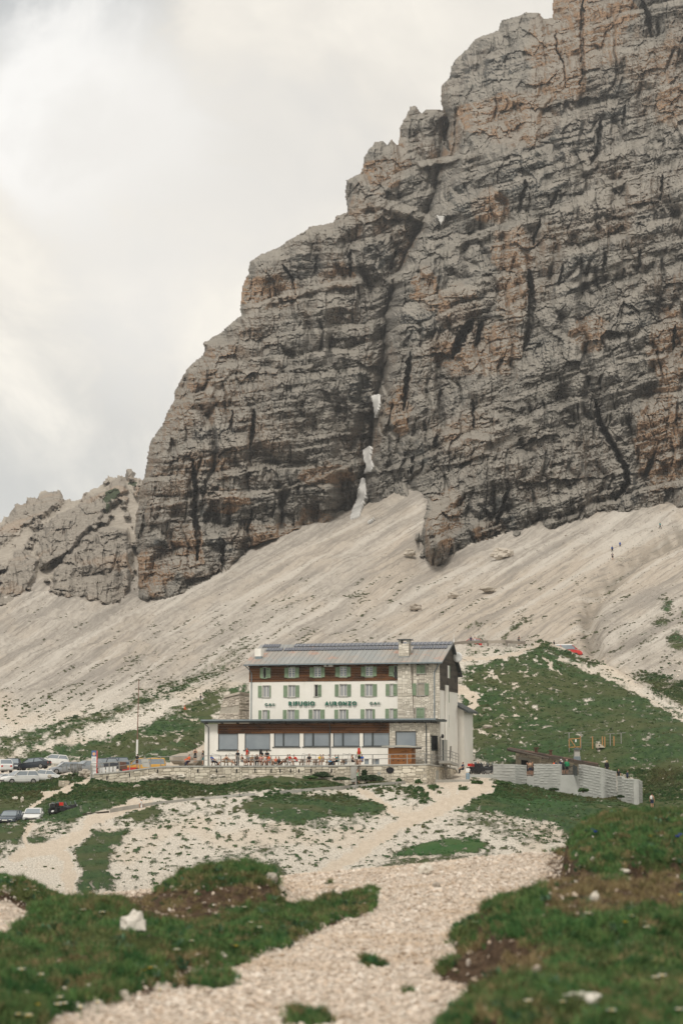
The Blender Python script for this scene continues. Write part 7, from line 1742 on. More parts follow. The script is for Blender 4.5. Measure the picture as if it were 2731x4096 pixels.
# ------------------------------------------------------------------ vehicles
def loft(bag, st):
 """st: list of closed point loops of equal length"""
 n = len(st[0]); vs = [p for L in st for p in L]; fs = [tuple(range(n))[::-1], tuple(range((len(st) - 1) * n, len(st) * n))]
 for i in range(len(st) - 1):
  for k in range(n): fs.append((i * n + k, i * n + (k + 1) % n, (i + 1) * n + (k + 1) % n, (i + 1) * n + k))
 return bag.add(vs, fs)
def car(loc, heading, paint, label, kind='hatch', group='parked cars', name='parked_car', tilt=0, light=True, plate=True):
 """heading: degrees of the nose, 0 = to the right of the picture, -90 = towards the camera"""
 R = empty(name, loc, math.radians(heading), label, 'van' if kind == 'van' else 'car', group)
 R.rotation_euler = (0, -math.radians(tilt), math.radians(heading))
 L, Wd, H = dict(hatch=(4.1, .88, 1.48), sedan=(4.6, .90, 1.44), suv=(4.5, .93, 1.66), van=(4.9, .96, 1.90))[kind]
 prof = dict(hatch=[(-.50, .42, .86, .78), (-.48, .30, .98, .92), (-.36, .24, 1.0, 1), (-.2, .22, .98, 1), (.1, .22, .94, 1), (.28, .24, .90, .99), (.42, .28, .78, .94), (.485, .34, .66, .84), (.50, .42, .58, .74)],
  sedan=[(-.50, .42, .84, .80), (-.48, .30, .95, .93), (-.32, .24, 1.0, 1), (-.2, .22, .97, 1), (.1, .22, .93, 1), (.28, .24, .89, .99), (.42, .28, .77, .94), (.485, .34, .64, .84), (.50, .42, .56, .74)],
  suv=[(-.50, .46, .95, .82), (-.48, .34, 1.1, .94), (-.36, .28, 1.12, 1), (-.2, .26, 1.1, 1), (.1, .26, 1.08, 1), (.28, .28, 1.04, .99), (.42, .32, .94, .95), (.485, .38, .80, .86), (.50, .46, .68, .78)],
  van=[(-.50, .36, 1.1, .90), (-.49, .28, 1.2, .96), (-.36, .24, 1.2, 1), (-.2, .24, 1.18, 1), (.1, .24, 1.14, 1), (.28, .26, 1.10, .99), (.42, .30, 1.0, .95), (.485, .36, .84, .88), (.50, .44, .70, .80)])[kind]
 body = []
 for x, zb, zt, w in prof:
  y = Wd * w; body.append([(x * L, -y * .93, zb), (x * L, y * .93, zb), (x * L, y, zb + .14), (x * L, y, (zb + zt) / 2), (x * L, y * .95, zt - .06), (x * L, y * .84, zt), (x * L, -y * .84, zt), (x * L, -y * .95, zt - .06), (x * L, -y, (zb + zt) / 2), (x * L, -y, zb + .14)])
 bo = loft(Bag(), body).build('body', paint, R, smooth=False)
 m_ = bo.modifiers.new('bevel', 'BEVEL'); m_.width = .03; m_.segments = 1
 g0, g1, t0, t1 = dict(hatch=(-.48, .24, -.40, .06), sedan=(-.40, .22, -.26, .05), suv=(-.48, .24, -.42, .08), van=(-.49, .36, -.46, .20))[kind]
 bz = prof[3][2] - .02; r0 = H
 def cab(z, f, w): x0 = (g0 + (t0 - g0) * f) * L; x1 = (g1 + (t1 - g1) * f) * L; return [(x0, -Wd * w, z), (x1, -Wd * w * .96, z), (x1, Wd * w * .96, z), (x0, Wd * w, z)]
 loft(Bag(), [cab(bz, 0, .88), cab(bz + (r0 - bz) * .86, .86, .74)]).build('windows', M['glass'], R)
 loft(Bag(), [cab(bz + (r0 - bz) * .862, .84, .75), cab(r0, 1.06, .66)]).build('roof', paint, R)
 pil = Bag()
 for s in (-1, 1):
  for x0, x1 in ((g1, t1), ((g0 + g1) / 2 - .02, (t0 + t1) / 2 - .02), (g0, t0)): pil.bar((x0 * L, s * Wd * .875, bz), (x1 * L, s * Wd * .75, bz + (r0 - bz) * .87), .07, .06)
 pil.build('pillars', paint, R)
 r = .33 if kind != 'suv' else .36
 for x in (-.31, .31):
  for s in (-1, 1):
   wh = Bag().tube([(x * L, s * (Wd + .01), r), (x * L, s * (Wd - .22), r)], r, 14).build('wheel', M['black'], R)
   Bag().tube([(x * L, s * (Wd + .022), r), (x * L, s * (Wd - .02), r)], r * .62, 10).build('rim', M['galv'], wh)
 for s in (-1, 1):
  y = s * Wd * .62; zt = prof[-2][2]
  Bag().box(L * .478, L * .496, y - .17, y + .17, zt - .14, zt + .0).build('headlight', M['white'], R)
  Bag().box(-L * .503, -L * .485, y - .10, y + .14, prof[0][2] - .22, prof[0][2] - .04).build('tail_light', M['red'], R)
  Bag().box(t1 * L * .4 + g1 * L * .6, t1 * L * .4 + g1 * L * .6 + .12, s * Wd * .97, s * Wd * 1.12, bz, bz + .15).build('mirror', paint, R)
 Bag().box(L * .485, L * .507, -Wd * .62, Wd * .62, prof[-1][1] - .05, prof[-1][1] + .08).build('grille', M['black'], R)
 if plate: Bag().box(L * .505, L * .515, -.26, .26, prof[-1][1] + .085, prof[-1][1] + .19).build('number_plate', M['frame'], R)
 return R
def motorcycle(loc, heading, label, case='black', group='parked motorcycles', scale=1.0):
 R = empty('motorcycle', loc, math.radians(heading), label, 'motorcycle', group); R.scale = (scale,) * 3
 for x in (-.75, .75):
  w = Bag(); pts = [(x + .31 * math.cos(t), 0, .32 + .31 * math.sin(t)) for t in np.linspace(0, 2 * math.pi, 15)]; w.tube(pts, .055, 6, caps=False); wh = w.build('wheel', M['black'], R)
  rr = Bag(); rr.tube([(x, -.04, .32), (x, .04, .32)], .07, 8)
  for k in range(6): rr.bar((x, 0, .32), (x + .28 * math.cos(k), 0, .32 + .28 * math.sin(k)), .025)
  rr.build('rim', M['galv'], wh)
 loft(Bag(), [[(x, -y, zb), (x, y, zb), (x, y * .7, zt), (x, -y * .7, zt)] for x, y, zb, zt in ((-.35, .12, .45, .80), (-.05, .20, .30, .86), (.25, .22, .28, 1.0), (.5, .16, .5, 1.02))]).build('fairing', M['black'], R)
 loft(Bag(), [[(x, -y, zb), (x, y, zb), (x, y * .8, zt), (x, -y * .8, zt)] for x, y, zb, zt in ((-.8, .12, .78, .86), (-.3, .17, .72, .84), (.0, .14, .76, .86))]).build('seat', M['antra'], R)
 Bag().box(-.35, .3, -.2, .2, .22, .5).build('engine', M['galv'], R); Bag().bar((.48, 0, 1.0), (.76, 0, .34), .09, .12).build('fork', M['galv'], R); Bag().tube([(.34, -.38, 1.06), (.46, -.15, 1.10), (.46, .15, 1.10), (.34, .38, 1.06)], .02, 6).build('handlebar', M['black'], R)
 for s in (-1, 1):
  Bag().box(-1.0, -.5, s * .26 - .1, s * .26 + .1, .42, .80).build('pannier', M['black'], R); Bag().box(.38, .42, s * .40 - .06, s * .40 + .06, 1.12, 1.22).build('mirror', M['black'], R)
 Bag().box(-1.05, -.68, -.21, .21, .90, 1.18).build('top_case', dict(black=M['black'], red=M['red'], silver=M['galv'])[case], R)
 Bag().prism([(.42, -.16, 1.0), (.42, .16, 1.0), (.30, .13, 1.32), (.30, -.13, 1.32)], [(.46, -.16, 1.0), (.46, .16, 1.0), (.34, .13, 1.32), (.34, -.13, 1.32)]).build('windscreen', M['gutter'], R)
 Bag().box(.50, .56, -.09, .09, .85, .99).build('headlight', M['white'], R); Bag().box(-1.08, -1.055, -.09, .09, .50, .62).build('number_plate', M['white'], R)
 return R
def build_vehicles():
 white = simple_mat('white_car_paint', (.66, .66, .64), .25, .05, 1, .5); dark = simple_mat('dark_grey_car_paint', (.035, .042, .052), .25, .1, 1, .5); silver = simple_mat('silver_car_paint', (.30, .32, .34), .3, .08, 1, .5, metal=.3)
 bluegrey = simple_mat('blue_grey_car_paint', (.055, .075, .10), .25, .1, 1, .5); red = simple_mat('red_vehicle_paint', (.50, .03, .025), .3, .08, 1, .5); yel = simple_mat('yellow_van_paint', (.55, .30, .05), .35, .1, 1, .4)
 def c(px, py, Y, hd, paint, label, kind='hatch', **kw): return car(W(px, py, Y), hd, paint, label, kind, **kw)
 c(2, 3091, 247, 120, white, 'white car with dark rear window at the left edge of the upper row', 'suv'); c(52, 3087, 248, -85, dark, 'black car facing the camera in the upper parking row', 'suv'); c(131, 3079, 250, 168, dark, 'dark car seen from the side on the sloping gravel', 'sedan', tilt=-5); c(210, 3063, 256, 190, white, 'white hatchback half behind a grassy rise, highest of the parked cars', 'hatch', tilt=5)
 c(18, 3144, 241, 205, white, 'white car at the left edge in the lower parking row', 'hatch', tilt=3); c(52, 3141, 243, 210, silver, 'silver car wedged between two white ones in the lower parking row', 'hatch'); c(78, 3138, 240, 215, white, 'white car with open looking windscreen in the middle of the lower parking row', 'suv'); c(165, 3126, 243, 186, white, 'long white car behind the grass edge, rightmost of the lower parking row', 'sedan', tilt=4)
 c(262, 3096, 247, 200, silver, 'silver car mostly hidden behind the stacked barriers', 'hatch'); c(345, 3092, 240, 215, silver, 'grey car just left of the totem sign', 'hatch'); c(398, 3087, 244, 200, dark, 'black car behind the railing right of the totem sign', 'suv'); c(445, 3084, 246, 195, bluegrey, 'dark blue car behind the railing before the rust board', 'suv')
 c(45, 3301, 197, -96, bluegrey, 'dark blue grey car facing the camera on the lower lot', 'sedan', tilt=0); c(135, 3291, 198, -88, white, 'white car facing the camera on the lower lot', 'sedan')
 c(580, 3097, 236, 183, yel, 'yellow van with red bumper behind the terrace railing', 'van', name='parked_van')
 p = W(535, 3078, 234.6); b = Bag().box(-.9, .9, -.05, .1, .12, .55); o = b.build('front_bumper', red); van = bpy.data.objects['parked_van']; o.parent = van; o.location = (1.65, .98, .25); o['label'] = 'red lower side panel'
 c(1880, 2590, 350, 178, red, 'red car on the crest road behind the fence', 'hatch'); 
 mb = c(2262, 2630, 336, -12, red, 'red minibus with white roof just over the crest', 'van', name='minibus'); mb.scale = (1.15, 1.1, 1.15)
 for ch in mb.children:
  if ch.name.startswith('roof'): ch.data = ch.data.copy(); ch.data.materials.clear(); ch.data.materials.append(M['white'])
 for px, py, hd, lb, cs in ((212, 3270, 95, 'black motorcycle seen from behind, leftmost of the group by the lower lot', 'black'), (228, 3268, 80, 'black motorcycle with pale fairing mark, second from the left', 'black'), (246, 3267, 25, 'black motorcycle with silver case in the middle of the group', 'silver'), (266, 3266, 10, 'black motorcycle standing in profile right of the silver case', 'black'), (284, 3263, 15, 'rightmost black motorcycle with red top case', 'red')):
  motorcycle(W(px, py, 199.5), hd, lb, cs, scale=1.12)
 for px, py, hd, lb, cs in ((1895, 3100, 60, 'motorcycle with red case at the left end of the black railing', 'red'), (1913, 3101, 30, 'motorcycle behind the bent motorcyclist', 'red'), (1935, 3101, 15, 'dark motorcycle in the middle of the black railing', 'black'), (1955, 3101, 5, 'dark motorcycle at the right end of the black railing', 'black')):
  motorcycle(W(px, py, 229.5), hd, lb, cs, group='motorcycles by the pale wall', scale=1.1)
 # bicycle behind the railing of the wide gap
 R = empty('bicycle', W(2285, 3103, 224), math.radians(20), 'bicycle behind the black railing right of the green cyclist', 'bicycle')
 for x in (-.5, .5): pts = [(x + .33 * math.cos(t), 0, .34 + .33 * math.sin(t)) for t in np.linspace(0, 2 * math.pi, 15)]; Bag().tube(pts, .02, 5, caps=False).build('wheel', M['black'], R)
 fr = Bag(); fr.bar((-.5, 0, .34), (-.05, 0, .3), .03).bar((-.05, 0, .3), (-.2, 0, .85), .03).bar((-.18, 0, .8), (.38, 0, .85), .03).bar((.38, 0, .9), (.5, 0, .34), .03).bar((-.05, 0, .3), (.37, 0, .75), .03).bar((-.5, 0, .34), (-.18, 0, .8), .02); fr.build('frame', M['galv'], R); Bag().box(-.32, -.1, -.05, .05, .9, .95).build('saddle', M['black'], R); Bag().tube([(.38, -.22, .98), (.38, .22, .98)], .018, 5).build('handlebar', M['black'], R)
# ------------------------------------------------------------------ scattered stones, turf tufts, bushes, boulders, snow
def stone_mesh(name, seed, mat, flat=.7, n=2):
 bm = bmesh.new(); bmesh.ops.create_icosphere(bm, subdivisions=1, radius=.5); rng = random.Random(seed)
 for v in bm.verts: v.co *= rng.uniform(.72, 1.12); v.co.z *= flat; v.co.x *= 1.15
 me = bpy.data.meshes.new(name); bm.to_mesh(me); bm.free(); me.materials.append(mat); return me
def gn_scatter(name, pts, scales, rots, meshes, kind='stuff'):
 """one object that instances the given meshes on points; each point carries its own size, turn and pick"""
 me = bpy.data.meshes.new(name); n = len(pts)
 me.vertices.add(n); me.vertices.foreach_set('co', np.asarray(pts, np.float32).ravel())
 a = me.attributes.new('size', 'FLOAT_VECTOR', 'POINT'); a.data.foreach_set('vector', np.asarray(scales, np.float32).ravel())
 a = me.attributes.new('turn', 'FLOAT_VECTOR', 'POINT'); a.data.foreach_set('vector', np.asarray(rots, np.float32).ravel())
 a = me.attributes.new('pick', 'INT', 'POINT'); a.data.foreach_set('value', np.random.default_rng(3).integers(0, len(meshes), n).astype(np.int32))
 o = bpy.data.objects.new(name, me); SC.collection.objects.link(o); o['kind'] = kind
 coll = bpy.data.collections.new(name + '_shapes')     # never linked to the scene: only the instances show
 for k, m in enumerate(meshes): coll.objects.link(bpy.data.objects.new('%s_shape%02d' % (name, k), m))
 ng = bpy.data.node_groups.new(name, 'GeometryNodeTree')
 ng.interface.new_socket('Geometry', in_out='INPUT', socket_type='NodeSocketGeometry'); ng.interface.new_socket('Geometry', in_out='OUTPUT', socket_type='NodeSocketGeometry')
 N = ng.nodes; L = ng.links
 gi = N.new('NodeGroupInput'); go = N.new('NodeGroupOutput'); ip = N.new('GeometryNodeInstanceOnPoints'); ci = N.new('GeometryNodeCollectionInfo')
 ci.inputs['Collection'].default_value = coll; ci.inputs['Separate Children'].default_value = True; ci.inputs['Reset Children'].default_value = True
 mp = N.new('GeometryNodeMeshToPoints')
 def na(nm, ty): x = N.new('GeometryNodeInputNamedAttribute'); x.data_type = ty; x.inputs[0].default_value = nm; return x.outputs[0]
 L.new(gi.outputs[0], mp.inputs[0]); L.new(mp.outputs[0], ip.inputs['Points']); L.new(ci.outputs[0], ip.inputs['Instance']); ip.inputs['Pick Instance'].default_value = True
 L.new(na('pick', 'INT'), ip.inputs['Instance Index']); L.new(na('turn', 'FLOAT_VECTOR'), ip.inputs['Rotation']); L.new(na('size', 'FLOAT_VECTOR'), ip.inputs['Scale'])
 L.new(ip.outputs[0], go.inputs[0]); md = o.modifiers.new('scatter', 'NODES'); md.node_group = ng
 return o
def inst_mat(name, cols, rough=.9, bump=None, dry=None, dscale=.09):
 m, t, out = new_mat(name); oi = t.node('ShaderNodeObjectInfo').outputs['Random']
 r = t.n.new('ShaderNodeValToRGB'); t.put(r.inputs[0], oi); cr = r.color_ramp
 cr.elements[0].color = (*cols[0], 1); cr.elements[1].color = (*cols[-1], 1)
 for k in range(1, len(cols) - 1): e = cr.elements.new(k / (len(cols) - 1)); e.color = (*cols[k], 1)
 pos = t.node('ShaderNodeNewGeometry').outputs['Position']; n = t.noise(pos, bump or 3.0, 4, .6)
 f = t.step(n, .3, .7, .82, 1.12); cmb = t.node('ShaderNodeCombineColor', None, Red=f, Green=f, Blue=f)
 c = t.mix(1.0, r.outputs[0], cmb.outputs[0], 'MULTIPLY')
 if dry: c = t.mix(t.step(t.noise(t.scalev(pos, (1, 1, 1)), dscale, 5, .62), .47, .66, 0, .75), c, dry)
 surf(t, out, c, rough, .12)
 return m
def tuft_mesh(name, seed, mat, blades=14, h=1.0, w=.12, spread=.5, lean=.5):
 rng = random.Random(seed); vs = []; fs = []
 for k in range(blades):
  a = rng.uniform(0, 6.283); r = spread * math.sqrt(rng.random()); x, y = r * math.cos(a), r * math.sin(a)
  b = rng.uniform(0, 6.283); ww = w * rng.uniform(.6, 1.3); hh = h * rng.uniform(.55, 1.1); lx, ly = lean * rng.uniform(-1, 1) * hh, lean * rng.uniform(-1, 1) * hh
  dx, dy = ww * math.cos(b) / 2, ww * math.sin(b) / 2; n = len(vs)
  vs += [(x - dx, y - dy, -.05), (x + dx, y + dy, -.05), (x + dx * .8 + lx * .4, y + dy * .8 + ly * .4, hh * .6), (x - dx * .8 + lx * .4, y - dy * .8 + ly * .4, hh * .6), (x + lx, y + ly, hh)]
  fs += [(n, n + 1, n + 2, n + 3), (n + 3, n + 2, n + 4)]
 me = bpy.data.meshes.new(name); me.from_pydata(vs, [], fs); me.materials.append(mat); return me
def land_surface(px, py):
 """points on the displaced hillside (same formula as the mesh, without the finest part)"""
 D = land_D(px, py); rx, rz = ray(px, py); X = rx * D; Z = rz * D
 amp = np.clip((D - 60) / 300, .15, 1.6)
 dz = 1.0 * amp * fbm(X / 32, D / 32, 3, 121) + .35 * amp * fbm(X / 4, D / 4, 3, 122)
 q = px * .50 + py * .87; scr = sstep(D, 300, 360)
 dz += scr * .55 * fbm(q / 30 + .35 * fbm(px / 400, py / 400, 2, 123), (px * .87 - py * .5) / 700, 4, 124)
 flat = sstep(py, 3060, 3090) * (1 - sstep(py, 3180, 3230)); dz *= 1 - .75 * flat
 return np.stack([X, D, Z + dz], -1)
def under_things(px, py):
 """where buildings and terrace stand: keep the scatter off"""
 m = inside(px, py, [(800, 2870), (1000, 2640), (1860, 2560), (1870, 3092), (1715, 3128), (470, 3128), (380, 3112), (378, 3075), (640, 3058), (800, 3058)])
 m |= inside(px, py, [(1870, 3055), (1971, 3050), (2240, 3050), (2410, 3070), (2567, 3120), (2567, 3190), (2460, 3176), (2330, 3158), (2240, 3156), (2104, 3134), (1971, 3124), (1870, 3122)])
 return m
def build_scatter():
 rng = np.random.default_rng(21)
 pale = inst_mat('pale_limestone', [(.42, .38, .33), (.55, .51, .445), (.66, .62, .55), (.46, .39, .32), (.60, .56, .49)])
 scre = inst_mat('scree_limestone', [(.22, .205, .18), (.36, .335, .30), (.46, .43, .385), (.30, .255, .21), (.42, .39, .35)])
 turf = inst_mat('alpine_turf', dry=(.12, .108, .048), cols= [(.024, .062, .022), (.038, .088, .028), (.056, .112, .036), (.085, .115, .046), (.030, .074, .025), (.11, .125, .058)])
 stones = [stone_mesh('stone', 50 + k, pale) for k in range(5)]; sst = [stone_mesh('scree_stone', 60 + k, scre) for k in range(5)]
 tufts = [tuft_mesh('turf_clump', 70 + k, turf, 16, 1.0, .34, .55, .45) for k in range(5)]
 # --- stones in the meadow and on the pale ground
 n = 62000; px = rng.uniform(-60, 2790, n); py = 2560 + (3560 - 2560) * rng.random(n) ** .9
 g, bare = land_fields(px, py); D = land_D(px, py)
 cl = fbm(px / 30, py / 17, 3, 141)
 keep = (rng.random(n) < np.clip((.22 + .5 * (1 - g) + .7 * cl - .8 * bare - .30 * (g > .7)) * np.where(py < 3080, .45, 1), .015, .9)) & ~under_things(px, py) & (D < 345)
 px, py, D, g = px[keep], py[keep], D[keep], g[keep]
 P = land_surface(px, py); s = D / F * (3.6 + 6.0 * rng.random(len(px)) ** 2.6 + 12 * (rng.random(len(px)) > .985))
 gn_scatter('meadow_stones', P, np.stack([s, s * .8, s * .75], 1), rng.uniform(0, 6.28, (len(px), 3)) * [.1, .1, 1], stones)
 # --- turf clumps
 n = 150000; px = rng.uniform(-60, 2790, n); py = rng.uniform(2560, 3570, n)
 g, bare = land_fields(px, py); D = land_D(px, py)
 cl = fbm(px / 26, py / 13, 4, 151); cl2 = fbm(px / 80, py / 40, 2, 152)
 pr = sstep(g + .75 * cl + .35 * cl2, .38, .80)
 keep = (rng.random(n) < pr) & (g > .08) & ~under_things(px, py) & (D < 345)
 px, py, D = px[keep], py[keep], D[keep]
 P = land_surface(px, py); s = D / F * rng.uniform(4.0, 9.5, len(px)) * (1 + .35 * (py > 3080)); hgt = s * rng.uniform(.45, .95, len(px))
 gn_scatter('turf', P, np.stack([s, s, hgt], 1), rng.uniform(0, 6.28, (len(px), 3)) * [0, 0, 1], tufts)
 lt = inst_mat('lush_turf', [(.03, .085, .028), (.045, .115, .036), (.06, .14, .045)]); lm = [tuft_mesh('lush_clump', 80 + k, lt, 16, 1.0, .34, .55, .45) for k in range(3)]
 n = 3400; px = rng.uniform(1540, 1970, n); py = rng.uniform(3355, 3435, n); px, py = px[inside(px, py, [(1560, 3425), (1660, 3385), (1780, 3358), (1900, 3360), (1955, 3390), (1910, 3415), (1760, 3424)])], py[inside(px, py, [(1560, 3425), (1660, 3385), (1780, 3358), (1900, 3360), (1955, 3390), (1910, 3415), (1760, 3424)])]
 k = fbm(px / 26, py / 13, 3, 153) > -.12; px, py = px[k], py[k]; D = land_D(px, py); P = land_surface(px, py); s = D / F * rng.uniform(5, 10, len(px))
 gn_scatter('lush_turf', P, np.stack([s, s, s * 1.1], 1), rng.uniform(0, 6.28, (len(px), 3)) * [0, 0, 1], lm)
 # --- lone tufts on the pale ground
 n = 5200; px = rng.uniform(0, 2731, n); py = rng.uniform(2600, 3560, n); g, bare = land_fields(px, py); D = land_D(px, py)
 cl = fbm(px / 60, py / 30, 3, 161); keep = (rng.random(n) < np.clip(cl * 3, 0, 1)) & (bare < .3) & (g < .6) & ~under_things(px, py) & (D < 345)
 px, py, D = px[keep], py[keep], D[keep]; P = land_surface(px, py); s = D / F * rng.uniform(4, 10, len(px))
 gn_scatter('lone_turf', P, np.stack([s * 1.3, s * 1.3, s * .7], 1), rng.uniform(0, 6.28, (len(px), 3)) * [0, 0, 1], tufts)
 # --- scree stones
 n = 60000; px = rng.uniform(-60, 2790, n); py = rng.uniform(2030, 2960, n); D = land_D(px, py)
 q = (px * .5 + py * .87); st = fbm(q / 14, (px * .87 - py * .5) / 160, 3, 171)
 base = land_base(px)
 keep = (rng.random(n) < np.clip(.42 + 1.7 * st, .05, 1)) & (py > base - 4) & ~under_things(px, py) & (D > 300)
 px, py, D = px[keep], py[keep], D[keep]; P = land_surface(px, py)
 s = D / F * (2.6 + 4.5 * rng.random(len(px)) ** 3 + 10 * (rng.random(len(px)) > .994))
 gn_scatter('scree_stones', P, np.stack([s, s * .8, s * .8], 1), rng.uniform(0, 6.28, (len(px), 3)) * [.15, .15, 1], sst)
 # --- grass streaks on the scree
 tf2 = inst_mat('scree_turf', [(.06, .075, .035), (.09, .10, .05), (.12, .12, .07)]); tm = [tuft_mesh('scree_clump', 90 + k, tf2, 12, 1.0, .4, .6, .5) for k in range(3)]
 n = 60000; px = rng.uniform(-60, 2790, n); py = rng.uniform(2260, 2990, n); D = land_D(px, py); g, bare = land_fields(px, py)
 q = (px * .5 + py * .87); st = fbm(q / 17, (px * .87 - py * .5) / 130, 3, 181); low = sstep(py + .30 * px, 2560, 2960) * (px < 1500) + .45 * (px > 1400)
 keep = (rng.random(n) < sstep(st + .20 * low + .55 * g - .25, .12, .30)) & (D > 300) & ~under_things(px, py) & (py > 2300) & (bare < .4)
 px, py, D = px[keep], py[keep], D[keep]; P = land_surface(px, py); s = D / F * rng.uniform(3.5, 8, len(px))
 gn_scatter('scree_turf', P, np.stack([s * 1.4, s, s * .5], 1), rng.uniform(0, 6.28, (len(px), 3)) * [0, 0, 0], tm)
def boulder(px, py, Y, w, h, label, mat='rock', name='boulder', seed=1, flat=.7):
 rng = random.Random(seed); bm = bmesh.new(); bmesh.ops.create_icosphere(bm, subdivisions=3, radius=.5); off = Vector((rng.uniform(0, 50), rng.uniform(0, 50), rng.uniform(0, 50)))
 from mathutils import noise
 for v in bm.verts:
  c = v.co.normalized(); d = noise.noise(c * 1.4 + off) * .5 + noise.noise(c * 3.5 + off) * .22 + noise.noise(c * 9 + off) * .07
  q = Vector((round(c.x * 2.2) / 2.2, round(c.y * 2.2) / 2.2, round(c.z * 2.2) / 2.2)); v.co = (c * .65 + q * .35) * .5 * (1 + d)
 k = Y / F
 for v in bm.verts: v.co.x *= w * k; v.co.y *= w * k * .8; v.co.z *= h * k * 1.15
 me = bpy.data.meshes.new(name); bm.to_mesh(me); bm.free(); me.materials.append(M[mat]); o = bpy.data.objects.new(name, me); SC.collection.objects.link(o)
 o.location = W(px, py - h * .42, Y); tag(o, label, 'boulder'); return o
def bush(px, py, Y, w, h, label, cols='dark', name='bush', seed=1, n=900, leaf=.16, cat='bush'):
 rng = np.random.default_rng(seed); k = Y / F; R = empty(name, W(px, py, Y), 0, label, cat)
 mt = M['bush_' + cols]
 # crown: leaf faces spread through lobes
 nl = 16; c = np.stack([rng.uniform(-.40, .40, nl), rng.uniform(-.3, .3, nl), rng.uniform(.05, .60, nl)], 1); c[:, 2] *= 1 - 1.3 * np.abs(c[:, 0]); r = rng.uniform(.12, .28, nl)
 i = rng.integers(0, nl, n); d = rng.normal(size=(n, 3)); d /= np.linalg.norm(d, axis=1, keepdims=True); p = c[i] + d * (r[i] * rng.random(n) ** .35)[:, None]
 p[:, 2] = np.maximum(p[:, 2], 0.02); p *= [w * k, w * k, h * k * 1.05]
 a = rng.normal(size=(n, 3)); a /= np.linalg.norm(a, axis=1, keepdims=True); b = np.cross(a, rng.normal(size=(n, 3))); b /= np.linalg.norm(b, axis=1, keepdims=True); L = leaf * rng.uniform(.6, 1.3, n)[:, None]
 v = np.stack([p - a * L * .5, p + b * L * .28, p + a * L * .5, p - b * L * .28], 1).reshape(-1, 3)
 o = mesh_np('crown', v, np.arange(n * 4).reshape(-1, 4), mt, smooth=False, parent=R)
 st = Bag()
 for q in range(5): st.tube([(0, 0, -.1), tuple(c[q] * [w * k * .5, w * k * .5, h * k * .6]), tuple(c[q] * [w * k, w * k, h * k])], [.04, .03, .015], 5)
 st.build('stem', M['bench'], R); return R
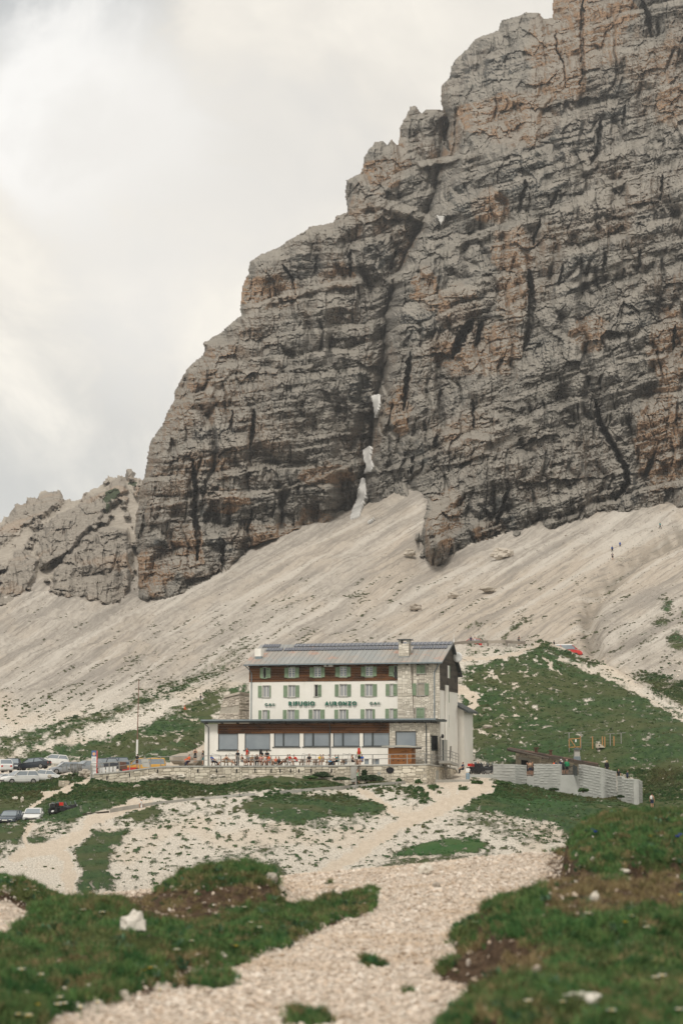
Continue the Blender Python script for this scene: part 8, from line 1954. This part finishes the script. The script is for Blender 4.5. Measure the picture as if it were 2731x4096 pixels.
def build_nature_things():
 M['bush_dark'] = inst_leaf('dwarf_pine_leaf', (.016, .036, .014), (.042, .075, .028)); M['bush_green'] = inst_leaf('green_shrub_leaf', (.030, .070, .020), (.075, .135, .038))
 B = [(1290, 3108, 221.5, 84, 26, 'dark dwarf pine at the foot of the terrace wall left of the pilaster', 'dark'), (1480, 3122, 220, 96, 40, 'dense dark shrub right of the walking woman at the terrace wall', 'dark'), (1455, 3100, 220.4, 26, 34, 'upright dark shoot growing against the terrace wall', 'dark'), (1595, 3130, 219.5, 22, 24, 'small dark shrub at the foot of the wall under the kiosk', 'green'),
  (1673, 3132, 219, 26, 22, 'small bush at the right end of the rubble wall', 'green'), (1633, 3096, 221.0, 12, 26, 'tuft growing out of the rubble wall below the kiosk', 'green'), (400, 3150, 224, 40, 40, 'bright shrub below the totem sign', 'green'), (430, 3158, 223, 46, 34, 'broad green shrub below the left end of the terrace wall', 'green'), (480, 3152, 223, 60, 26, 'low green shrub in the grass under the left terrace wall', 'green'),
  (450, 3236, 204, 110, 30, 'dark wide shrub just above the lower end of the path kerb', 'dark'), (303, 2884, 315, 84, 34, 'dark dwarf pine alone on the scree above the parked cars', 'dark'), (1365, 3120, 217, 70, 16, 'low dark bush left of the pilaster', 'dark'), (1906, 3134, 217, 46, 22, 'low green shrubs before the first pale wall panel', 'green'), (2010, 3136, 217, 44, 16, 'green shrubs along the foot of the second pale panel', 'green'), (2215, 3160, 215, 34, 14, 'dark green shrub below the wide gap of the pale wall', 'dark'),
  (2330, 3166, 213, 40, 22, 'green shrub right of the wide gap of the pale wall', 'green'), (2478, 3188, 212, 30, 10, 'dark shrub under the narrow pier of the pale wall', 'dark'), (1850, 3175, 207, 34, 40, 'dark green shrub between the two arms of the footpath', 'green'), (1240, 3115, 219, 60, 18, 'green shrub in the grass below the middle of the terrace wall', 'green')]
 for k, (px, py, Y, w, h, lb, c) in enumerate(B): bush(px, py, Y, w, h, lb, c, 'dwarf_pine' if 'dwarf pine' in lb else 'shrub', 200 + k, n=int(500 + w * h * .55), leaf=.20)
 K = [(765, 3064, 241, 130, 56, 'tan rocky knoll behind the left end of the terrace railing'), (590, 3120, 226.5, 46, 18, 'pale boulder under the left bend of the terrace wall'), (618, 3118, 226, 40, 24, 'largest pale boulder under the left bend of the terrace wall'), (660, 3114, 225.5, 60, 12, 'flat pale ledge of rock below the left terrace wall'), (698, 3114, 225, 34, 18, 'pale boulder right of the flat ledge'), (728, 3112, 224.8, 34, 16, 'fifth pale boulder from the left along the wall foot'), (855, 3112, 223.5, 28, 16, 'white boulder below the reclining sunbathers'),
  (888, 3110, 223.4, 30, 10, 'low pale rock below the second terrace table'), (985, 3114, 222.6, 26, 16, 'pale boulder left of the biggest one below the man in red'), (1018, 3117, 222.2, 44, 18, 'broad white boulder below the man in red'), (548, 3154, 219, 26, 16, 'pale rock on the grass spur below the yellow van'), (1115, 3292, 170, 34, 18, 'white rock on the meadow edge in the middle'), (1088, 3315, 166, 26, 8, 'flat grey rock below the white one in the meadow'),
  (1950, 2912, 262, 40, 14, 'long pale rock on the slope right of the annex'), (90, 3205, 214, 14, 18, 'white rock on the left grass bank'), (62, 3198, 215, 20, 12, 'small white rock left on the grass bank'), (200, 3110, 232, 16, 12, 'small white rock under the long white car'), (340, 3105, 231, 42, 28, 'weathered pale concrete lump left of the totem plinth'),
  (1740, 2130 + 95, 522, 60, 30, 'boulder at the snow gully mouth') if False else (2010, 2235, 500, 90, 46, 'large brown boulder below the foot of the right cliff'), (870 + 770, 2222, 516, 44, 26, 'brown boulder left of the cliff foot'), (1810, 2390, 430, 44, 22, 'brown boulder in the middle of the scree'), (1660, 2440, 420, 48, 24, 'tan boulder on the scree above the refuge chimney'), (1950, 2365, 440, 60, 20, 'cluster leader of pale rocks on the scree'), (2480, 2243, 438, 26, 14, 'boulder beside the climbing hikers')]
 for k, (px, py, Y, w, h, lb) in enumerate(K):
  if Y > 400: Y = float(land_D(px, py)) - 2
  boulder(px, py, Y, w, h, lb.replace('cluster leader of pale rocks', 'long pale rock'), 'buttress' if 'brown' in lb or 'tan' in lb else 'rock', 'boulder', 300 + k)
def inst_leaf(name, c1, c2):
 m, t, out = new_mat(name); pos = t.node('ShaderNodeNewGeometry').outputs['Position']; ra = t.node('ShaderNodeNewGeometry').outputs['Random Per Island']
 n = t.noise(pos, 1.2, 3); c = t.mix(t.step(t.math('ADD', t.math('MULTIPLY', ra, .6), t.math('MULTIPLY', n, .5)), .2, .8), c1, c2); surf(t, out, c, .7, .25); return m
def build_snow():
 """patches of old snow lying in the couloir"""
 S = [('long narrow tongue of old snow at the mouth of the gully', [(1395, 2078), (1438, 2062), (1448, 2020), (1465, 1960), (1462, 1915), (1452, 1905), (1440, 1935), (1425, 1990), (1405, 2040)]), ('middle piece of old snow winding through the gully', [(1452, 1895), (1480, 1890), (1492, 1862), (1478, 1830), (1484, 1790), (1478, 1778), (1448, 1800), (1452, 1840), (1462, 1860)]),
  ('snow patch high in the gully shaped like an upright wedge', [(1482, 1580), (1520, 1574), (1518, 1612), (1508, 1650), (1496, 1680), (1492, 1640)]), ('small bright snow patch between the cliffs near the summit notch', [(1740, 858), (1770, 862), (1776, 880), (1760, 900), (1752, 880)]), ('thin snow remnant at the top of the scree right of the gully', [(1455, 2098), (1490, 2066), (1496, 2068), (1480, 2086)])]
 dg = bpy.context.evaluated_depsgraph_get(); cliff = bpy.data.objects['cliff']; land = bpy.data.objects['hillside']
 for lb, poly in S:
  x0, x1 = min(p[0] for p in poly) - 4, max(p[0] for p in poly) + 4; y0, y1_ = min(p[1] for p in poly) - 4, max(p[1] for p in poly) + 4
  xs = np.arange(x0, x1, 3.0); ys = np.arange(y0, y1_, 3.0); px, py = np.meshgrid(xs, ys); D = np.zeros_like(px)
  for i in range(px.shape[0]):
   for j in range(px.shape[1]):
    d = pix_dir(px[i, j], py[i, j]); best = 1e9
    for ob in (cliff, land):
     h, loc, _, _ = ob.ray_cast(Vector((0, 0, 0)), d)
     if h: best = min(best, loc.y)
    D[i, j] = best if best < 1e8 else np.nan
  D = np.where(np.isnan(D), np.nanmedian(D), D)
  for _ in range(3):
   Dp = np.pad(D, 1, mode='edge'); D = np.min([Dp[1:-1, :-2], Dp[1:-1, 2:], Dp[:-2, 1:-1], Dp[2:, 1:-1], D], axis=0)
  for _ in range(50):
   Dp = np.pad(D, 1, mode='edge'); D = (Dp[1:-1, :-2] + Dp[1:-1, 2:] + Dp[:-2, 1:-1] + Dp[2:, 1:-1]) / 4
  m = inside(px + 3 * fbm(px / 14, py / 14, 2, 201), py + 3 * fbm(px / 14, py / 14, 2, 202), poly)
  rx, rz = ray(px, py); D = D - 2.5; P = np.stack([rx * D, D, rz * D], -1)
  if m.sum() < 8: continue
  o = grid_obj('snow_patch', P, m, M['snow'], {}, smooth=True); md = o.modifiers.new('depth', 'SOLIDIFY'); md.thickness = 1.5; md.offset = -1 if True else 1
  tag(o, lb, 'snow patch')
# ------------------------------------------------------------------ foreground: gravel path between turf banks
def fq(x, y, z0=-1.46):
 """photograph pixel of a point on the path plane"""
 # inverse of ray(): direction (x, y, z0)
 f = y * CP + z0 * SP; up = -y * SP + z0 * CP
 return 1365.5 + F * x / f, 2048 - F * up / f
TURF_L = [(-900, 3480), (-200, 3490), (0, 3500), (200, 3515), (330, 3540), (560, 3580), (640, 3570), (900, 3560), (1070, 3580), (1130, 3630), (1200, 3640), (1330, 3610), (1500, 3590), (1500, 3655), (1380, 3680), (1250, 3720), (1150, 3790), (1030, 3830), (870, 3880), (720, 3900), (690, 3950), (560, 3990), (380, 4040), (240, 4075), (150, 4150), (-900, 4600)]
TURF_R = [(2170, 3490), (2240, 3500), (2270, 3560), (2240, 3610), (2150, 3640), (2010, 3680), (1880, 3720), (1790, 3790), (1860, 3830), (1760, 3905), (1900, 3950), (1980, 3960), (1880, 4030), (1790, 4110), (1700, 4300), (3700, 4600), (3700, 3400), (2731, 3440)]
GRAV_L = [(-900, 3620), (-100, 3620), (60, 3610), (180, 3635), (190, 3670), (100, 3740), (0, 3810), (-300, 3900), (-900, 4000)]
SOIL = [([(500, 3590), (640, 3565), (820, 3550), (980, 3530), (1120, 3560), (1110, 3600), (900, 3650), (780, 3700), (640, 3690), (520, 3650)], 1), ([(2190, 3420), (2260, 3380), (2330, 3460), (2420, 3530), (2731, 3480), (2760, 3640), (2500, 3640), (2300, 3690), (2180, 3640)], 1), ([(1800, 3840), (1960, 3770), (2080, 3770), (2160, 3830), (2230, 3880), (2080, 3930), (1960, 3960), (1840, 3960), (1760, 3920)], 1),
 ([(2560, 3290), (2700, 3280), (2720, 3310), (2600, 3320)], .6), ([(250, 3780), (330, 3750), (360, 3830), (290, 3880), (240, 3850)], .5)]
def fore_fields(x, y):
 qx, qy = fq(x, y)
 wx = qx + 26 * fbm(x / .5, y / .8, 3, 301) + 9 * fbm(x / .12, y / .2, 2, 302); wy = qy + 20 * fbm(x / .5 + 9, y / .8, 3, 303) + 7 * fbm(x / .12, y / .2, 2, 304)
 L = poly_field(wx, wy, TURF_L, 9); Rr = poly_field(wx, wy, TURF_R, 9); G = poly_field(wx, wy, GRAV_L, 12)
 turf = np.maximum(L * (1 - G), Rr)
 for cx, cy, a, b in ((1495, 3850, 55, 18), (1230, 4070, 90, 30), (1625, 3980, 20, 10), (820, 3925, 120, 34), (1320, 3545, 10, 5)):
  turf = np.maximum(turf, 1 - sstep(np.hypot((wx - cx) / a, (wy - cy) / b), .7, 1.25))
 return qx, qy, wx, wy, L, Rr, G, turf
def fore_height(x, y):
 qx, qy, wx, wy, L, Rr, G, turf = fore_fields(x, y)
 z = -1.46 + .088 * np.minimum(x, 2.55) * sstep(y, 14, 26) + .05 * sstep(y, 20, 27)
 z = z - .0 - np.clip(y - 27.5, 0, 100) * .5                   # the shoulder falls away
 z = z - .25 * sstep(y, 26, 30)
 z += .018 * fbm(x / .5, y / .5, 3, 311) + .05 * fbm(x / 2.2, y / 2.2, 2, 312)
 # turf banks
 dL, _ = seg_dist(wx, wy, TURF_L[2:]); dR, _ = seg_dist(wx, wy, TURF_R[:-3])
 z += L * (1 - G) * (.04 + .06 * sstep(dL, 10, 90))
 z += Rr * (.05 + .12 * sstep(dR, 10, 90) + .10 * sstep(dR, 60, 260))
 def mound(cx, cy, a, b, h, p=2):   # centre in plane pixels
  d = np.hypot((wx - cx) / a, (wy - cy) / b); return h * (1 - sstep(d, .25, 1.0))
 z += mound(900, 3600, 400, 80, .33) + mound(300, 3720, 330, 130, .12) + mound(-60, 3560, 330, 120, .30)
 # right bank: upper turf cushion with an eroded lip, lower cushion before it
 up = poly_field(wx, wy, [(2265, 3560), (2340, 3500), (2500, 3460), (3600, 3400), (3600, 3720), (2731, 3690), (2560, 3700), (2400, 3720), (2300, 3690), (2275, 3630)], 14)
 z += up * .27 + mound(2480, 3600, 330, 110, .03)
 lo = poly_field(wx, wy, [(1930, 3830), (2020, 3760), (2200, 3730), (2500, 3740), (3600, 3760), (3600, 4050), (2500, 3990), (2260, 3990), (2100, 3980), (1960, 3940)], 18)
 z += lo * .16 + mound(2400, 3850, 420, 120, .08)
 lump = fbm(x / .35, y / .45, 4, 321)
 z += turf * .12 * lump + .05 * turf * fbm(x / .09, y / .12, 2, 322)
 return z, turf, (qx, qy, wx, wy, L, Rr, G)
def build_fore():
 xs = np.arange(-11.5, 11.5, .035); ys = np.concatenate([np.arange(5.5, 18, .035), np.arange(18, 32, .05), np.arange(32, 62, .8)])
 xs = xs[(xs > -9) & (xs < 9)]
 x, y = np.meshgrid(xs, ys)
 z, turf, (qx, qy, wx, wy, L, Rr, G) = fore_height(x, y)
 gy, gx = np.gradient(z, ys, xs, edge_order=1); slope = np.hypot(gx, gy)
 # soil shows on the steep eroded faces and in the worn bands, in appearance pixels
 ax, ay = project(x, y, z)
 soil = np.zeros_like(x)
 sx = ax + 26 * fbm(x / .3, y / .4, 3, 331); sy = ay + 22 * fbm(x / .3, y / .4 + 7, 3, 332)
 for poly, a in SOIL: soil = np.maximum(soil, a * poly_field(sx, sy, poly, 20))
 soil = soil * sstep(fbm(x / .22, y / .3, 3, 333) + .55, .1, .45)
 soil = np.maximum(soil, turf * sstep(slope, .9, 1.6))
 g = turf * (1 - np.clip(soil, 0, 1))
 rim = np.clip(turf * (1 - turf) * 4, 0, 1)
 soil = np.maximum(soil, rim * sstep(fbm(x / .3, y / .4, 2, 334), -.3, .25) * .75)
 soil = np.maximum(soil, turf * .8 * sstep(fbm(x / .55, y / .8, 4, 337), .22, .34))
 g = g * (1 - .8 * rim)
 P = np.stack([x, y, z], -1)
 o = grid_obj('near_ground', P, None, fore_material(), dict(grass=g, soil=soil), smooth=True, flip=True); tag(o, kind='structure')
 return x, y, z, g, soil
def project(x, y, z):
 f = y * CP + z * SP; up = -y * SP + z * CP
 return 1365.5 + F * x / f, 2048 - F * up / f
def fore_material():
 m, t, out = new_mat('near_ground'); pos = t.node('ShaderNodeNewGeometry').outputs['Position']
 f = t.noise(pos, 9, 6, .65); ff = t.noise(pos, 45, 3, .6); vor = t.n.new('ShaderNodeTexVoronoi'); t.put(vor.inputs['Vector'], pos); vor.inputs['Scale'].default_value = 26
 v = t.n.new('ShaderNodeSeparateColor'); t.l.new(vor.outputs['Color'], v.inputs[0])
 grav = t.mix(v.outputs[0], (.44, .365, .295), (.62, .55, .47)); grav = t.mix(t.step(ff, .3, .7, 0, .3), grav, (.30, .25, .20))
 soil = t.mix(t.step(f, .3, .7), (.032, .022, .015), (.105, .07, .046)); soil = t.mix(t.step(ff, .60, .72, 0, .5), soil, (.26, .20, .15))
 gr = t.mix(t.step(f, .3, .7), (.022, .035, .012), (.05, .06, .022))
 c = t.mix(t.step(t.attr('soil'), .25, .55), grav, soil); c = t.mix(t.step(t.math('ADD', t.attr('grass'), t.math('MULTIPLY', t.math('SUBTRACT', f, .5), .5)), .3, .6), c, gr)
 surf(t, out, c, .95, .1, bump=t.math('ADD', f, ff), bdist=.02); return m
def build_fore_scatter(x, y, z, g, soil):
 rng = np.random.default_rng(41)
 def sample(n, y0, y1, fun):
  yy = rng.uniform(y0 ** .5, y1 ** .5, n) ** 2; hw = yy * (1800 / F) + 1.2; xx = rng.uniform(-1, 1, n) * hw
  zz, turf, (qx, qy, wx, wy, L, Rr, G) = fore_height(xx, yy); ax, ay = project(xx, yy, zz)
  return xx, yy, zz, turf, ax, ay
 pale = inst_mat('path_gravel', [(.48, .395, .32), (.60, .525, .45), (.68, .62, .55), (.54, .43, .335), (.64, .56, .48), (.36, .29, .23)], bump=20, dry=(.46, .355, .26), dscale=.9)
 stones = [stone_mesh('gravel_stone', 400 + k, pale, .62) for k in range(7)]
 # gravel
 n = 165000; xx, yy, zz, turf, ax, ay = sample(n, 8.5, 30, None)
 pr = np.clip((1 - turf) * 1.0, 0, 1) + .04
 k = (rng.random(n) < pr); xx, yy, zz, turf = xx[k], yy[k], zz[k], turf[k]
 s = (.013 + .030 * rng.random(len(xx)) ** 2.6 + .045 * (rng.random(len(xx)) > .985) * rng.random(len(xx))) * (1 + .012 * (yy - 10))
 gn_scatter('path_gravel', np.stack([xx, yy, zz + s * .12], 1), np.stack([s * rng.uniform(.9, 1.5, len(s)), s, s * .8], 1), rng.uniform(0, 6.28, (len(xx), 3)) * [.12, .12, 1], stones)
 # stones in soil
 n = 16000; xx, yy, zz, turf, ax, ay = sample(n, 8.5, 27, None); sl = np.zeros(n)
 for poly, a in SOIL: sl = np.maximum(sl, poly_field(ax, ay, poly, 20))
 k = (rng.random(n) < sl * .22 + .012 * turf); xx, yy, zz = xx[k], yy[k], zz[k]; s = .02 + .04 * rng.random(len(xx)) ** 2
 gn_scatter('soil_stones', np.stack([xx, yy, zz + s * .1], 1), np.stack([s * 1.2, s, s * .8], 1), rng.uniform(0, 6.28, (len(xx), 3)) * [.3, .3, 1], stones)
 # grass
 gm = inst_mat('near_grass', [(.028, .078, .030), (.050, .128, .042), (.080, .175, .055), (.13, .20, .065), (.042, .105, .038), (.18, .20, .085)], bump=6, dry=(.12, .125, .05), dscale=1.1)
 gm2 = inst_mat('near_grass_dry', [(.20, .155, .075), (.28, .215, .115), (.13, .12, .05)], bump=6)
 gb = inst_mat('broad_leaf_herbs', [(.035, .075, .040), (.060, .12, .062), (.10, .17, .11)], bump=6)
 tufts = [tuft_mesh('grass_tuft', 420 + k, gm, 26, 1.0, .07, .5, .5) for k in range(7)]; dry = [tuft_mesh('dry_tuft', 440 + k, gm2, 22, 1.0, .06, .5, .7) for k in range(4)]; herb = [tuft_mesh('herb', 450 + k, gb, 14, .6, .28, .55, .8) for k in range(4)]
 n = 145000; xx, yy, zz, turf, ax, ay = sample(n, 8.0, 29, None)
 gg = turf.copy(); 
 for poly, a in SOIL: gg *= 1 - .93 * a * poly_field(ax + 20 * fbm(xx / .3, yy / .4, 2, 335), ay + 16 * fbm(xx / .3, yy / .4, 2, 336), poly, 20)
 gg *= 1 - .8 * sstep(fbm(xx / .55, yy / .8, 4, 337), .22, .34)
 cl = fbm(xx / .35, yy / .5, 3, 341)
 k = rng.random(n) < gg ** 2 * np.clip(.75 + 1.3 * cl, .08, 1); X, Y, Z, C, AX, AY = xx[k], yy[k], zz[k], cl[k], ax[k], ay[k]
 s = rng.uniform(.05, .10, len(X)) * (1 + .3 * C); h = s * rng.uniform(.45, 1.0, len(X))
 gn_scatter('near_grass', np.stack([X, Y, Z], 1), np.stack([s, s, h], 1), rng.uniform(0, 6.28, (len(X), 3)) * [.04, .04, 1], tufts)
 k = rng.random(n) < (turf * .22 * np.clip(.5 + 2.2 * fbm(xx / .6, yy / .8, 2, 342), 0, 2)); X, Y, Z = xx[k], yy[k], zz[k]; s = rng.uniform(.05, .10, len(X))
 gn_scatter('dry_grass', np.stack([X, Y, Z], 1), np.stack([s, s, s * .8], 1), rng.uniform(0, 6.28, (len(X), 3)) * [.04, .04, 1], dry)
 k = rng.random(n) < gg * .10 * (fbm(xx / .5, yy / .7, 2, 343) > .05); X, Y, Z = xx[k], yy[k], zz[k]; s = rng.uniform(.06, .12, len(X))
 gn_scatter('herbs', np.stack([X, Y, Z], 1), np.stack([s, s, s * .8], 1), rng.uniform(0, 6.28, (len(X), 3)) * [.04, .04, 1], herb)
 # roots hanging over the eroded lips
 rt = inst_mat('root_fibres', [(.10, .065, .04), (.17, .12, .08), (.24, .18, .12)]); rm = [tuft_mesh('root_tuft', 460 + k, rt, 18, 1.0, .05, .4, .8) for k in range(3)]
 n = 26000; xx, yy, zz, turf, ax, ay = sample(n, 8.5, 27, None); sl = np.zeros(n)
 for poly, a in SOIL: sl = np.maximum(sl, poly_field(ax, ay, poly, 16))
 k = rng.random(n) < sl * .30; X, Y, Z = xx[k], yy[k], zz[k]; s = rng.uniform(.06, .13, len(X))
 gn_scatter('hanging_roots', np.stack([X, Y, Z], 1), np.stack([s, s, s * .5], 1), rng.uniform(0, 6.28, (len(X), 3)) * [.2, .2, 1], rm)
def near_point(px, py):
 """walk along the ray of a photograph pixel until it meets the near ground"""
 rx, rz = ray(px, py); ys = np.linspace(7.5, 30, 900); z = fore_height(rx * ys, ys)[0]; d = rz * ys - z
 k = np.argmax(d < 0) if (d < 0).any() else len(ys) - 1
 return Vector((float(rx * ys[k]), float(ys[k]), float(z[k])))
def flower(px, py, kind, label, h=.10, r=.02, seed=0):
 rng = random.Random(seed + int(px)); hd = near_point(px, py + h / 18 * F); hd = near_point(px, py + h / hd.y * F); Y = hd.y
 top = W(px, py, Y); base = Vector((top.x + rng.uniform(-.01, .01), Y, top.z - h * .9))
 g = near_point(px, py + h / Y * F * .8); base.z = min(hd.z, top.z - .03)
 R = empty('flower', base, rng.uniform(0, 6), label, 'flower'); t = top - base
 Bag().tube([(0, 0, -.03), (t.x * .4, .0, t.z * .6), (0, 0, t.z)], [.0022, .002, .0015], 5).build('stem', M['bush_green'], R)
 n = dict(white=7, yellow=9, blue=5)[kind]; pm = dict(white='petal_white', yellow='petal_yellow', blue='petal_blue')[kind]
 up = .35 if kind != 'blue' else .9
 for k in range(n):
  a = 2 * math.pi * k / n; d = Vector((math.cos(a), math.sin(a), up)) * r; s_ = Vector((-math.sin(a), math.cos(a), 0)) * r * .42; c = Vector((0, 0, t.z))
  Bag().add([c, c + d * .55 + s_, c + d, c + d * .55 - s_], [(0, 1, 2, 3)]).add([c + Vector((0, 0, -.001)), c + d * .55 + s_ + Vector((0, 0, -.001)), c + d - Vector((0, 0, .001)), c + d * .55 - s_ - Vector((0, 0, .001))], [(3, 2, 1, 0)]).build('petal', M[pm], R)
 if kind != 'blue':
  b = Bag(); b.ball((0, 0, t.z + r * .12), r * .34, r * .34, r * .2, 8, 4); b.build('flower_centre', M['petal_yellow'], R)
 return R
def build_fore_things():
 M['petal_white'] = simple_mat('white_petal', (.74, .72, .64), .6, .05, 30); M['petal_yellow'] = simple_mat('yellow_petal', (.75, .50, .03), .6, .08, 30); M['petal_blue'] = simple_mat('blue_petal', (.03, .06, .50), .6, .1, 30)
 b = near_point
 def rock(px, py, w, h, lb, seed, mat='rock'):
  p = b(px, py); boulder(px, py, p.y + .02, w, h, lb, mat, 'rock', seed)
 rock(535, 3735, 104, 88, 'white jagged rock lying in the dark hollow of the left turf', 501, 'whiterock'); rock(2325, 4030, 128, 60, 'smooth cream rock in the grass at the bottom right', 502, 'whiterock'); rock(1088, 3532, 44, 40, 'pale rounded stone on the crest at the end of the left mound', 503); rock(1700, 3500, 60, 46, 'flat pale stone standing on the crest of the gravel path', 504)
 rock(500, 3960 + 50, 50, 46, 'white stone at the edge of the gravel under the left turf', 505); rock(2380, 3612, 34, 44, 'white chip of rock in the soil of the right bank', 506); rock(2490, 3494, 60, 20, 'flat white stone under the upper lip of the right bank', 507); rock(1745, 3560, 34, 30, 'brown stone half sunk in the gravel path', 508, 'buttress'); rock(2375, 3450, 26, 22, 'small white stone hanging in the upper turf lip', 509); rock(890, 3850, 34, 36, 'cream pebble standing on the edge of the left turf', 510)
 W_ = [(20, 3510), (45, 3530), (52, 3522), (105, 3560), (140, 3562), (135, 3548), (272, 3565), (290, 3560), (352, 3550), (365, 3572), (400, 3578), (300, 3572), (245, 3990), (258, 4015), (235, 4020), (315, 4025), (318, 4032), (395, 4010), (110, 4062), (75, 4060), (2355, 3655), (2362, 3660), (2620, 3912), (2650, 3905), (2240, 4010), (2435, 4045), (1900, 3690), (2110, 4005), (640, 3960), (705, 3800), (1000, 3690), (1035, 3710), (975, 3630), (770, 3765), (330, 3640), (410, 3650), (2530, 3665), (2580, 3710), (2445, 3715), (2720, 4040), (165, 3900), (90, 3880)]
 for k, (px, py) in enumerate(W_):
  side = 'left' if px < 1300 else 'right'; edge = {0: 'white flower at the far left on the turf crest'}
  flower(px, py, 'white', flower_label(k, px, py), .07, .022 + .006 * ((k * 7) % 3) / 2, k)
 Y_ = [(945, 3785, 'single bright yellow flower in the dark grass of the left turf'), (598, 3873, 'right flower of the yellow pair low in the left turf'), (575, 3882, 'left flower of the yellow pair low in the left turf'), (2502, 3690, 'yellow flower on the lower right bank'), (2716, 3580, 'yellow flower at the right picture edge'), (2596, 3345, 'small yellow flower on top of the right bank'), (115, 4066, 'yellow flower at the bottom left corner'), (157, 4020, 'faint yellow flower left of the white daffodils')]
 for k, (px, py, lb) in enumerate(Y_): flower(px, py, 'yellow', lb, .06, .020, 60 + k)
 for k, (px, py, lb) in enumerate(((2368, 3322, 'blue gentian on the left part of the upper right bank'), (2376, 3330, 'second blue gentian close against the left one'), (2712, 3350, 'blue gentian at the right picture edge'), (2718, 3342, 'paler blue gentian beside the one at the right edge'))): flower(px, py, 'blue', lb, .06, .026, 80 + k)
def flower_label(k, px, py):
 z = 'on the crest of the left turf' if px < 500 and py < 3620 else 'low at the bottom left beside the gravel' if px < 500 and py > 3950 else 'in the left turf' if px < 1300 else 'on the right turf bank'
 rank = sorted([q for q in FL_ if zone(*q) == zone(px, py)]); i = rank.index((px, py)) + 1 if (px, py) in rank else k
 o = ['leftmost', 'second', 'third', 'fourth', 'fifth', 'sixth', 'seventh', 'eighth', 'ninth', 'tenth', 'eleventh', 'twelfth', 'thirteenth', 'fourteenth', 'fifteenth'][min(i - 1, 14)]
 return '%s white flower from the left %s' % (o, z) if o != 'leftmost' else 'leftmost white flower ' + z
def zone(px, py): return 0 if px < 500 and py < 3620 else 1 if px < 500 and py > 3950 else 2 if px < 1300 else 3
FL_ = [(20, 3510), (45, 3530), (52, 3522), (105, 3560), (140, 3562), (135, 3548), (272, 3565), (290, 3560), (352, 3550), (365, 3572), (400, 3578), (300, 3572), (245, 3990), (258, 4015), (235, 4020), (315, 4025), (318, 4032), (395, 4010), (110, 4062), (75, 4060), (2355, 3655), (2362, 3660), (2620, 3912), (2650, 3905), (2240, 4010), (2435, 4045), (1900, 3690), (2110, 4005), (640, 3960), (705, 3800), (1000, 3690), (1035, 3710), (975, 3630), (770, 3765), (330, 3640), (410, 3650), (2530, 3665), (2580, 3710), (2445, 3715), (2720, 4040), (165, 3900), (90, 3880)]
# ------------------------------------------------------------------ air
def build_haze(dens=.0001):
 bm = bmesh.new(); bmesh.ops.create_cube(bm, size=1)
 for v in bm.verts: v.co = ((v.co.x) * 2200, 560 + v.co.y * 1300, -60 + (v.co.z + .5) * 520)
 me = bpy.data.meshes.new('haze'); bm.to_mesh(me); bm.free()
 o = bpy.data.objects.new('haze', me); SC.collection.objects.link(o); tag(o, kind='stuff')
 m = bpy.data.materials.new('air'); m.use_nodes = True; t = NT(m.node_tree); t.n.clear()
 v = t.node('ShaderNodeVolumePrincipled'); v.inputs['Color'].default_value = (.93, .95, .97, 1); v.inputs['Density'].default_value = dens
 v.inputs['Anisotropy'].default_value = .2
 out = t.node('ShaderNodeOutputMaterial'); t.l.new(v.outputs[0], out.inputs['Volume'])
 me.materials.append(m)
make_materials()
build_cliff(); build_far(); build_land()
near = build_fore()
build_hut(); build_terrace(); build_kiosk(); build_precast(); build_shed(); build_buttress_wall()
build_hill_things(); scatter_things(); build_people(); build_vehicles()
build_snow(); build_nature_things(); build_scatter()
build_fore_scatter(*near); build_fore_things()
build_haze()
